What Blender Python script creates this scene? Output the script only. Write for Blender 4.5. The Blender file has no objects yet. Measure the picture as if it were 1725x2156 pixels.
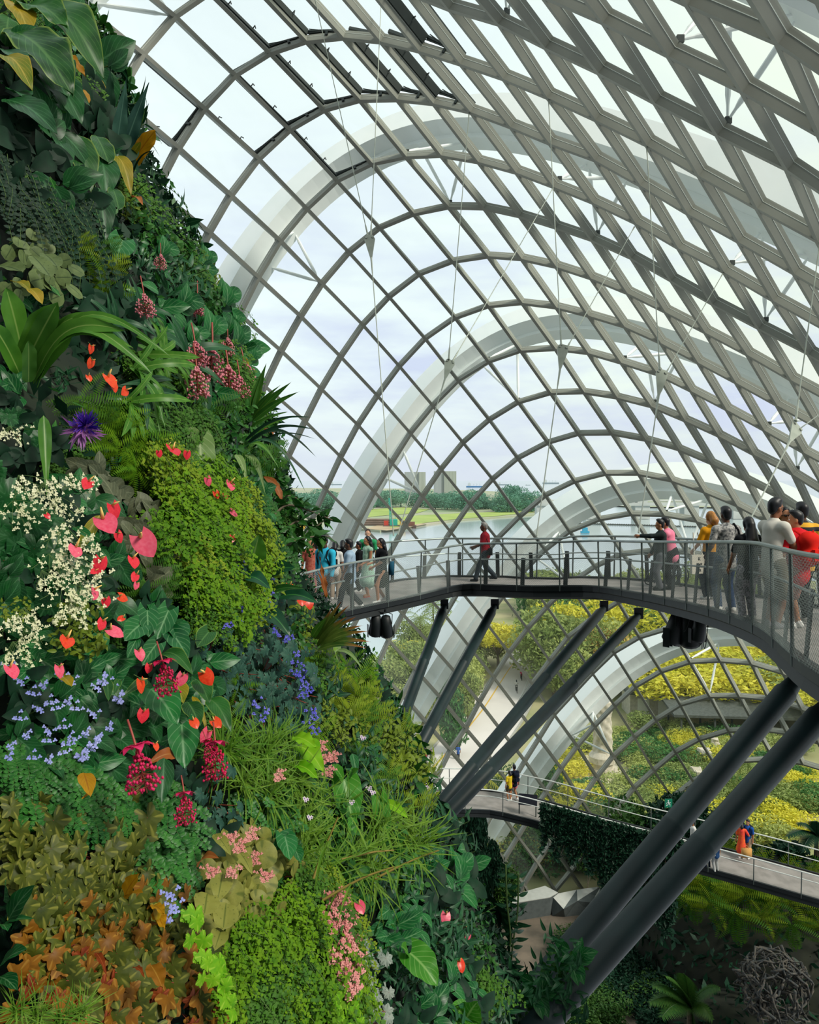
import bpy, math, random
import numpy as np
from mathutils import Vector, Matrix
from mathutils.bvhtree import BVHTree
rnd = random.Random(7)
npr = np.random.RandomState(7)
SC = bpy.context.scene
COL = SC.collection
# ------------------------------------------------------------------ camera
F, CX, CY, PITCH, EYE = 1650.0, 862.5, 1078.0, math.atan(68 / 1650.0), 31.0
cam_d = bpy.data.cameras.new('camera')
cam_d.sensor_fit = 'VERTICAL'
cam_d.sensor_height = 36.0
cam_d.lens = 36.0 * F / 2156.0
cam_d.clip_start = 0.1
cam_d.clip_end = 30000
cam = bpy.data.objects.new('camera', cam_d)
cam.location = (0, 0, EYE)
cam.rotation_euler = (math.pi / 2 - PITCH, 0, 0)
COL.objects.link(cam)
SC.camera = cam
# ------------------------------------------------------------------ exposure, sky, sun
SC.view_settings.view_transform = 'Standard'
SC.view_settings.look = 'None'
SC.view_settings.exposure = 0.0
SC.view_settings.gamma = 1.0
SKY_STRENGTH = 1.12
SUN_DIR = Vector((0.62, -0.45, 0.72))
SUN_STRENGTH = 3.3
try:
    SC.cycles.max_bounces = 8
    SC.cycles.transparent_max_bounces = 24
    SC.cycles.caustics_reflective = False
    SC.cycles.caustics_refractive = False
    SC.cycles.use_denoising = True
except Exception:
    pass


def lin(h):
    if isinstance(h, str):
        h = h.lstrip('#')
        c = [int(h[i:i + 2], 16) / 255 for i in (0, 2, 4)]
    else:
        c = list(h)
    return tuple(x / 12.92 if x <= .04045 else ((x + .055) / 1.055) ** 2.4 for x in c) + (1.0,)


def make_world():
    w = bpy.data.worlds.new('sky')
    SC.world = w
    w.use_nodes = True
    nt = w.node_tree
    nt.nodes.clear()
    N = nt.nodes.new
    L = nt.links.new
    out = N('ShaderNodeOutputWorld')
    bg = N('ShaderNodeBackground')
    tc = N('ShaderNodeTexCoord')
    sep = N('ShaderNodeSeparateXYZ')
    L(tc.outputs['Generated'], sep.inputs[0])
    mp = N('ShaderNodeMapping')
    mp.inputs['Scale'].default_value = (2.2, 2.2, 9.0)
    mp.inputs['Location'].default_value = (3.1, 0.4, 0.9)
    L(tc.outputs['Generated'], mp.inputs[0])
    nz = N('ShaderNodeTexNoise')
    nz.inputs['Scale'].default_value = 1.6
    nz.inputs['Detail'].default_value = 6
    nz.inputs['Roughness'].default_value = .55
    L(mp.outputs[0], nz.inputs['Vector'])
    cr = N('ShaderNodeValToRGB')
    cr.color_ramp.elements[0].position = .42
    cr.color_ramp.elements[1].position = .62
    L(nz.outputs['Fac'], cr.inputs[0])
    # lilac cloud bodies sit low, the upper sky is an almost even white
    el = N('ShaderNodeMapRange')
    el.inputs['From Min'].default_value = .08
    el.inputs['From Max'].default_value = .42
    el.inputs['To Min'].default_value = 1.0
    el.inputs['To Max'].default_value = .12
    L(sep.outputs['Z'], el.inputs['Value'])
    mul = N('ShaderNodeMath')
    mul.operation = 'MULTIPLY'
    L(cr.outputs[0], mul.inputs[0])
    L(el.outputs[0], mul.inputs[1])
    base = N('ShaderNodeMixRGB')
    base.inputs[1].default_value = lin('f2ffff')
    base.inputs[2].default_value = lin('f6ffea')
    ax = N('ShaderNodeMapRange')
    ax.inputs['From Min'].default_value = .05
    ax.inputs['From Max'].default_value = .5
    L(sep.outputs['X'], ax.inputs['Value'])
    L(ax.outputs[0], base.inputs[0])
    mix = N('ShaderNodeMixRGB')
    L(mul.outputs[0], mix.inputs[0])
    L(base.outputs[0], mix.inputs[1])
    mix.inputs[2].default_value = lin('cfd8f6')
    hz = N('ShaderNodeMapRange')
    hz.inputs['From Min'].default_value = .0
    hz.inputs['From Max'].default_value = .14
    hz.inputs['To Min'].default_value = .75
    hz.inputs['To Max'].default_value = 0
    L(sep.outputs['Z'], hz.inputs['Value'])
    mh = N('ShaderNodeMixRGB')
    L(hz.outputs[0], mh.inputs[0])
    L(mix.outputs[0], mh.inputs[1])
    mh.inputs[2].default_value = lin('e2e8f0')
    # unseen sky behind the viewer is dimmed, added only to weaken the fill light
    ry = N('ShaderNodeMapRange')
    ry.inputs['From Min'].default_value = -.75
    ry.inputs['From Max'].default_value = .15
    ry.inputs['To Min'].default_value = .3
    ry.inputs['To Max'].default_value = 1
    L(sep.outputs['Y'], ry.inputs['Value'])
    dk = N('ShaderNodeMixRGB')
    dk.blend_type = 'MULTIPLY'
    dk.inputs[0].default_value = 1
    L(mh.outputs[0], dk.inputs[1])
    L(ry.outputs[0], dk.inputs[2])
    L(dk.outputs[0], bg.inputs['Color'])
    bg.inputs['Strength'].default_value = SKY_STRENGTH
    L(bg.outputs[0], out.inputs[0])


make_world()
sd = bpy.data.lights.new('sun', 'SUN')
sd.energy = SUN_STRENGTH
sd.angle = math.radians(14)
sd.color = (1.0, .95, .84)
so = bpy.data.objects.new('sun', sd)
so.rotation_euler = SUN_DIR.to_track_quat('Z', 'Y').to_euler()
so.location = (20, -10, 90)
COL.objects.link(so)


# ------------------------------------------------------------------ projection helpers (photo pixel -> place)
def ray(px, py):
    u, v = (px - CX) / F, (CY - py) / F
    c, s = math.cos(PITCH), math.sin(PITCH)
    return np.array([u, c + v * s, -s + v * c])


def at(px, py, Y):
    r = ray(px, py)
    r = r * (Y / r[1])
    return np.array([r[0], r[1], r[2] + EYE])


def ground(px, py, z=0.0):
    r = ray(px, py)
    t = (z - EYE) / r[2]
    return np.array([r[0] * t, r[1] * t, z])


# ------------------------------------------------------------------ materials
MATS = {}


def new_mat(name):
    m = bpy.data.materials.new(name)
    m.use_nodes = True
    nt = m.node_tree
    nt.nodes.clear()
    out = nt.nodes.new('ShaderNodeOutputMaterial')
    return m, nt, out


def paint(name, c1, c2=None, scale=3.0, rough=.55, metal=0.0, bump=0.0, stretch=None, spec=.4):
    """two tone noise surface"""
    if name in MATS:
        return MATS[name]
    m, nt, out = new_mat(name)
    N, L = nt.nodes.new, nt.links.new
    b = N('ShaderNodeBsdfPrincipled')
    b.inputs['Roughness'].default_value = rough
    b.inputs['Metallic'].default_value = metal
    b.inputs['Specular IOR Level'].default_value = spec
    tc = N('ShaderNodeTexCoord')
    mp = N('ShaderNodeMapping')
    if stretch:
        mp.inputs['Scale'].default_value = stretch
    nz = N('ShaderNodeTexNoise')
    nz.inputs['Scale'].default_value = scale
    nz.inputs['Detail'].default_value = 5
    L(tc.outputs['Object'], mp.inputs[0])
    L(mp.outputs[0], nz.inputs['Vector'])
    mx = N('ShaderNodeMixRGB')
    mx.inputs[1].default_value = lin(c1)
    mx.inputs[2].default_value = lin(c2 or c1)
    cr = N('ShaderNodeValToRGB')
    cr.color_ramp.elements[0].position = .38
    cr.color_ramp.elements[1].position = .64
    L(nz.outputs['Fac'], cr.inputs[0])
    L(cr.outputs[0], mx.inputs[0])
    L(mx.outputs[0], b.inputs['Base Color'])
    if bump:
        bp = N('ShaderNodeBump')
        bp.inputs['Strength'].default_value = bump
        bp.inputs['Distance'].default_value = .02
        L(nz.outputs['Fac'], bp.inputs['Height'])
        L(bp.outputs[0], b.inputs['Normal'])
    L(b.outputs[0], out.inputs[0])
    MATS[name] = m
    return m


def dim(c, k):
    r = lin(c)
    return (r[0] * k, r[1] * k, r[2] * k, 1)


def leafmat(name, c1, c2, vein=None, rim=None, trans=.25, rough=.42, vn=0.0, spots=None, tip=None, dk=.58):
    """leaf: two greens by plant and by noise, pale midrib/veins from the leaf's own UV, rim, translucency"""
    if name in MATS:
        return MATS[name]
    m, nt, out = new_mat(name)
    N, L = nt.nodes.new, nt.links.new
    b = N('ShaderNodeBsdfPrincipled')
    b.inputs['Roughness'].default_value = rough
    b.inputs['Specular IOR Level'].default_value = .22
    oi = N('ShaderNodeObjectInfo')
    tc = N('ShaderNodeTexCoord')
    nz = N('ShaderNodeTexNoise')
    nz.inputs['Scale'].default_value = 7.0
    nz.inputs['Detail'].default_value = 3
    L(tc.outputs['Object'], nz.inputs['Vector'])
    ad = N('ShaderNodeMath')
    ad.operation = 'MULTIPLY_ADD'
    L(oi.outputs['Random'], ad.inputs[0])
    ad.inputs[1].default_value = .45
    nr = N('ShaderNodeMapRange')
    nr.inputs['From Min'].default_value = .3
    nr.inputs['From Max'].default_value = .7
    nr.inputs['To Min'].default_value = -.1
    nr.inputs['To Max'].default_value = .65
    L(nz.outputs['Fac'], nr.inputs['Value'])
    L(nr.outputs[0], ad.inputs[2])
    mx = N('ShaderNodeMixRGB')
    L(ad.outputs[0], mx.inputs[0])
    mx.inputs[1].default_value = dim(c1, dk)
    mx.inputs[2].default_value = dim(c2, dk)
    col = mx.outputs[0]
    uv = N('ShaderNodeUVMap')
    sp = N('ShaderNodeSeparateXYZ')
    L(uv.outputs[0], sp.inputs[0])
    cx = N('ShaderNodeMath')
    cx.operation = 'SUBTRACT'
    L(sp.outputs[0], cx.inputs[0])
    cx.inputs[1].default_value = .5
    ab = N('ShaderNodeMath')
    ab.operation = 'ABSOLUTE'
    L(cx.outputs[0], ab.inputs[0])

    def over(fac, color):
        nonlocal col
        q = N('ShaderNodeMixRGB')
        L(fac, q.inputs[0])
        L(col, q.inputs[1])
        q.inputs[2].default_value = dim(color, dk)
        col = q.outputs[0]

    if spots:
        vz = N('ShaderNodeTexVoronoi')
        vz.inputs['Scale'].default_value = 60
        L(tc.outputs['Object'], vz.inputs['Vector'])
        mr = N('ShaderNodeMapRange')
        mr.inputs['From Min'].default_value = .25
        mr.inputs['From Max'].default_value = .1
        mr.inputs['To Max'].default_value = .7
        L(vz.outputs['Distance'], mr.inputs['Value'])
        over(mr.outputs[0], spots)
    if vein:
        mr = N('ShaderNodeMapRange')
        mr.inputs['From Min'].default_value = .05
        mr.inputs['From Max'].default_value = .015
        mr.inputs['To Max'].default_value = .8
        L(ab.outputs[0], mr.inputs['Value'])
        over(mr.outputs[0], vein)
        if vn:
            # side veins: lines slanting up from the midrib
            k = N('ShaderNodeMath')
            k.operation = 'MULTIPLY_ADD'
            L(ab.outputs[0], k.inputs[0])
            k.inputs[1].default_value = -.9
            L(sp.outputs[1], k.inputs[2])
            k2 = N('ShaderNodeMath')
            k2.operation = 'MULTIPLY'
            L(k.outputs[0], k2.inputs[0])
            k2.inputs[1].default_value = vn
            fr = N('ShaderNodeMath')
            fr.operation = 'FRACT'
            L(k2.outputs[0], fr.inputs[0])
            pp = N('ShaderNodeMapRange')
            pp.inputs['From Min'].default_value = .82
            pp.inputs['From Max'].default_value = .95
            pp.inputs['To Max'].default_value = .55
            L(fr.outputs[0], pp.inputs['Value'])
            over(pp.outputs[0], vein)
    if rim:
        mr = N('ShaderNodeMapRange')
        mr.inputs['From Min'].default_value = .44
        mr.inputs['From Max'].default_value = .49
        mr.inputs['To Max'].default_value = .85
        L(ab.outputs[0], mr.inputs['Value'])
        over(mr.outputs[0], rim)
    if tip:
        mr = N('ShaderNodeMapRange')
        mr.inputs['From Min'].default_value = .55
        mr.inputs['From Max'].default_value = .95
        L(sp.outputs[1], mr.inputs['Value'])
        over(mr.outputs[0], tip)
    L(col, b.inputs['Base Color'])
    if trans:
        tr = N('ShaderNodeBsdfTranslucent')
        L(col, tr.inputs['Color'])
        ms = N('ShaderNodeMixShader')
        ms.inputs[0].default_value = trans
        L(b.outputs[0], ms.inputs[1])
        L(tr.outputs[0], ms.inputs[2])
        L(ms.outputs[0], out.inputs[0])
    else:
        L(b.outputs[0], out.inputs[0])
    MATS[name] = m
    return m


def glass_mat(name, tint, gloss=.05, haze=.03):
    m, nt, out = new_mat(name)
    N, L = nt.nodes.new, nt.links.new
    t = N('ShaderNodeBsdfTransparent')
    t.inputs[0].default_value = tint + (1,)
    g = N('ShaderNodeBsdfGlossy')
    g.inputs['Roughness'].default_value = .03
    d = N('ShaderNodeBsdfDiffuse')  # pale diffuse veil in the panes stands in for outdoor haze
    d.inputs[0].default_value = (.85, .9, .88, 1)
    a = N('ShaderNodeMixShader')
    a.inputs[0].default_value = gloss
    b = N('ShaderNodeMixShader')
    b.inputs[0].default_value = haze
    L(t.outputs[0], a.inputs[1])
    L(g.outputs[0], a.inputs[2])
    L(a.outputs[0], b.inputs[1])
    L(d.outputs[0], b.inputs[2])
    L(b.outputs[0], out.inputs[0])
    MATS[name] = m
    return m


# ------------------------------------------------------------------ mesh builder
class MB:
    def __init__(s):
        s.V, s.F, s.UV, s.n = [], [], [], 0

    def add(s, V, faces, uv=None, mi=0, M=None):
        V = np.asarray(V, float).reshape(-1, 3)
        if M is not None:
            M = np.asarray(M)
            V = V @ M[:3, :3].T + M[:3, 3]
        if uv is None:
            uv = np.tile([.25, .5], (len(V), 1))
        s.V.append(V)
        s.UV.append(np.asarray(uv, float))
        byk = {}
        for f in faces:
            byk.setdefault(len(f), []).append(f)
        for k, fs in byk.items():
            s.F.append((np.asarray(fs, int) + s.n, mi))
        s.n += len(V)
        return s

    def addk(s, V, fs, uv, mi=0):
        """faces already an (n,k) int array"""
        s.V.append(V)
        s.UV.append(uv)
        s.F.append((fs + s.n, mi))
        s.n += len(V)

    def box(s, c, size, M=None, mi=0):
        x, y, z = [q / 2 for q in size]
        V = np.array([(i, j, k) for i in (-x, x) for j in (-y, y) for k in (-z, z)]) + np.asarray(c, float)
        return s.add(V, [(0, 1, 3, 2), (4, 6, 7, 5), (0, 4, 5, 1), (2, 3, 7, 6), (0, 2, 6, 4), (1, 5, 7, 3)], M=M, mi=mi)

    def tube(s, pts, r, n=8, mi=0, cap=True, closed=False):
        P = np.asarray(pts, float)
        k = len(P)
        R = np.full(k, r, float) if np.isscalar(r) else np.asarray(r, float)
        T = np.gradient(P, axis=0) if not closed else np.roll(P, -1, 0) - np.roll(P, 1, 0)
        T /= np.linalg.norm(T, axis=1)[:, None] + 1e-12
        up = np.array([0, 0, 1.0]) if abs(T[0][2]) < .9 else np.array([1.0, 0, 0])
        A = np.cross(T[0], up)
        A /= np.linalg.norm(A)
        rings = []
        ang = np.arange(n) * 2 * math.pi / n
        for i in range(k):
            A = A - T[i] * (A @ T[i])
            A /= np.linalg.norm(A) + 1e-12
            B = np.cross(T[i], A)
            rings.append(P[i] + R[i] * (np.cos(ang)[:, None] * A + np.sin(ang)[:, None] * B))
        V = np.concatenate(rings)
        f = []
        for i in range(k if closed else k - 1):
            a, b = i * n, ((i + 1) % k) * n
            for j in range(n):
                f.append((a + j, a + (j + 1) % n, b + (j + 1) % n, b + j))
        if cap and not closed:
            f.append(tuple(range(n))[::-1])
            f.append(tuple((k - 1) * n + j for j in range(n)))
        return s.add(V, f, mi=mi)

    def sweep(s, P, A, B, prof, mi=0, cap=True, closed_prof=True):
        """profile points (u,v) swept: P + u*A + v*B at every station"""
        P, A, B = [np.asarray(q, float) for q in (P, A, B)]
        n, k = len(prof), len(P)
        V = np.concatenate([P[i] + np.array([u * A[i] + v * B[i] for u, v in prof]) for i in range(k)])
        f = []
        for i in range(k - 1):
            for j in range(n if closed_prof else n - 1):
                f.append((i * n + j, i * n + (j + 1) % n, (i + 1) * n + (j + 1) % n, (i + 1) * n + j))
        if cap and closed_prof:
            f.append(tuple(range(n))[::-1])
            f.append(tuple((k - 1) * n + j for j in range(n)))
        return s.add(V, f, mi=mi)

    def ball(s, c, r, nu=10, nv=7, mi=0, M=None):
        r = np.array([r, r, r], float) if np.isscalar(r) else np.asarray(r, float)
        V = [(0, 0, 1)]
        for i in range(1, nv):
            t = math.pi * i / nv
            V += [(math.sin(t) * math.cos(2 * math.pi * j / nu), math.sin(t) * math.sin(2 * math.pi * j / nu), math.cos(t)) for j in range(nu)]
        V.append((0, 0, -1))
        f = [(0, 1 + j, 1 + (j + 1) % nu) for j in range(nu)]
        for i in range(nv - 2):
            a, b = 1 + i * nu, 1 + (i + 1) * nu
            f += [(a + j, b + j, b + (j + 1) % nu, a + (j + 1) % nu) for j in range(nu)]
        e = len(V) - 1
        f += [(e, e - nu + (j + 1) % nu, e - nu + j) for j in range(nu)]
        return s.add(np.array(V) * r + np.asarray(c, float), f, mi=mi, M=M)

    def mesh(s, name, mats, smooth=False):
        me = bpy.data.meshes.new(name)
        if not s.V:
            return me
        V = np.concatenate(s.V)
        UV = np.concatenate(s.UV)
        me.vertices.add(len(V))
        me.vertices.foreach_set('co', V.ravel())
        loops = np.concatenate([f.ravel() for f, _ in s.F])
        tot = np.concatenate([np.full(len(f), f.shape[1]) for f, _ in s.F])
        mi = np.concatenate([np.full(len(f), m) for f, m in s.F])
        start = np.concatenate([[0], np.cumsum(tot)[:-1]])
        me.loops.add(len(loops))
        me.loops.foreach_set('vertex_index', loops.astype(np.int32))
        me.polygons.add(len(tot))
        me.polygons.foreach_set('loop_start', start.astype(np.int32))
        me.polygons.foreach_set('loop_total', tot.astype(np.int32))
        if not isinstance(mats, (list, tuple)):
            mats = [mats]
        for m in mats:
            me.materials.append(m)
        me.polygons.foreach_set('material_index', mi.astype(np.int32))
        me.polygons.foreach_set('use_smooth', np.full(len(tot), bool(smooth)))
        me.update(calc_edges=True)
        uvl = me.uv_layers.new(name='UVMap')
        uvl.data.foreach_set('uv', UV[loops].ravel())
        me.validate()
        return me

    def build(s, name, mats, parent=None, smooth=False, M=None):
        return link(name, s.mesh(name, mats, smooth), parent, M)


def link(name, me, parent=None, M=None):
    o = bpy.data.objects.new(name, me)
    COL.objects.link(o)
    if parent is not None:
        o.parent = parent
    if M is not None:
        o.matrix_local = M if isinstance(M, Matrix) else Matrix([list(r) for r in M])
    return o


def tag(o, label=None, cat=None, group=None, kind=None):
    if label:
        o['label'] = label
    if cat:
        o['category'] = cat
    if group:
        o['group'] = group
    if kind:
        o['kind'] = kind
    return o


def thing(name, label, cat, loc=(0, 0, 0), M=None, group=None):
    o = bpy.data.objects.new(name, None)
    COL.objects.link(o)
    o.empty_display_size = .1
    if M is not None:
        o.matrix_world = M if isinstance(M, Matrix) else Matrix([list(r) for r in M])
    else:
        o.location = loc
    return tag(o, label, cat, group)


def unit(v):
    v = np.asarray(v, float)
    return v / (np.linalg.norm(v) + 1e-12)


def frame(o, x, y, z, s=1.0):
    M = np.eye(4)
    M[:3, 0], M[:3, 1], M[:3, 2], M[:3, 3] = np.asarray(x) * s, np.asarray(y) * s, np.asarray(z) * s, o
    return M


def local(P, M):
    """world points -> frame M"""
    I = np.linalg.inv(np.asarray(M))
    P = np.asarray(P, float)
    return P @ I[:3, :3].T + I[:3, 3]

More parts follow.
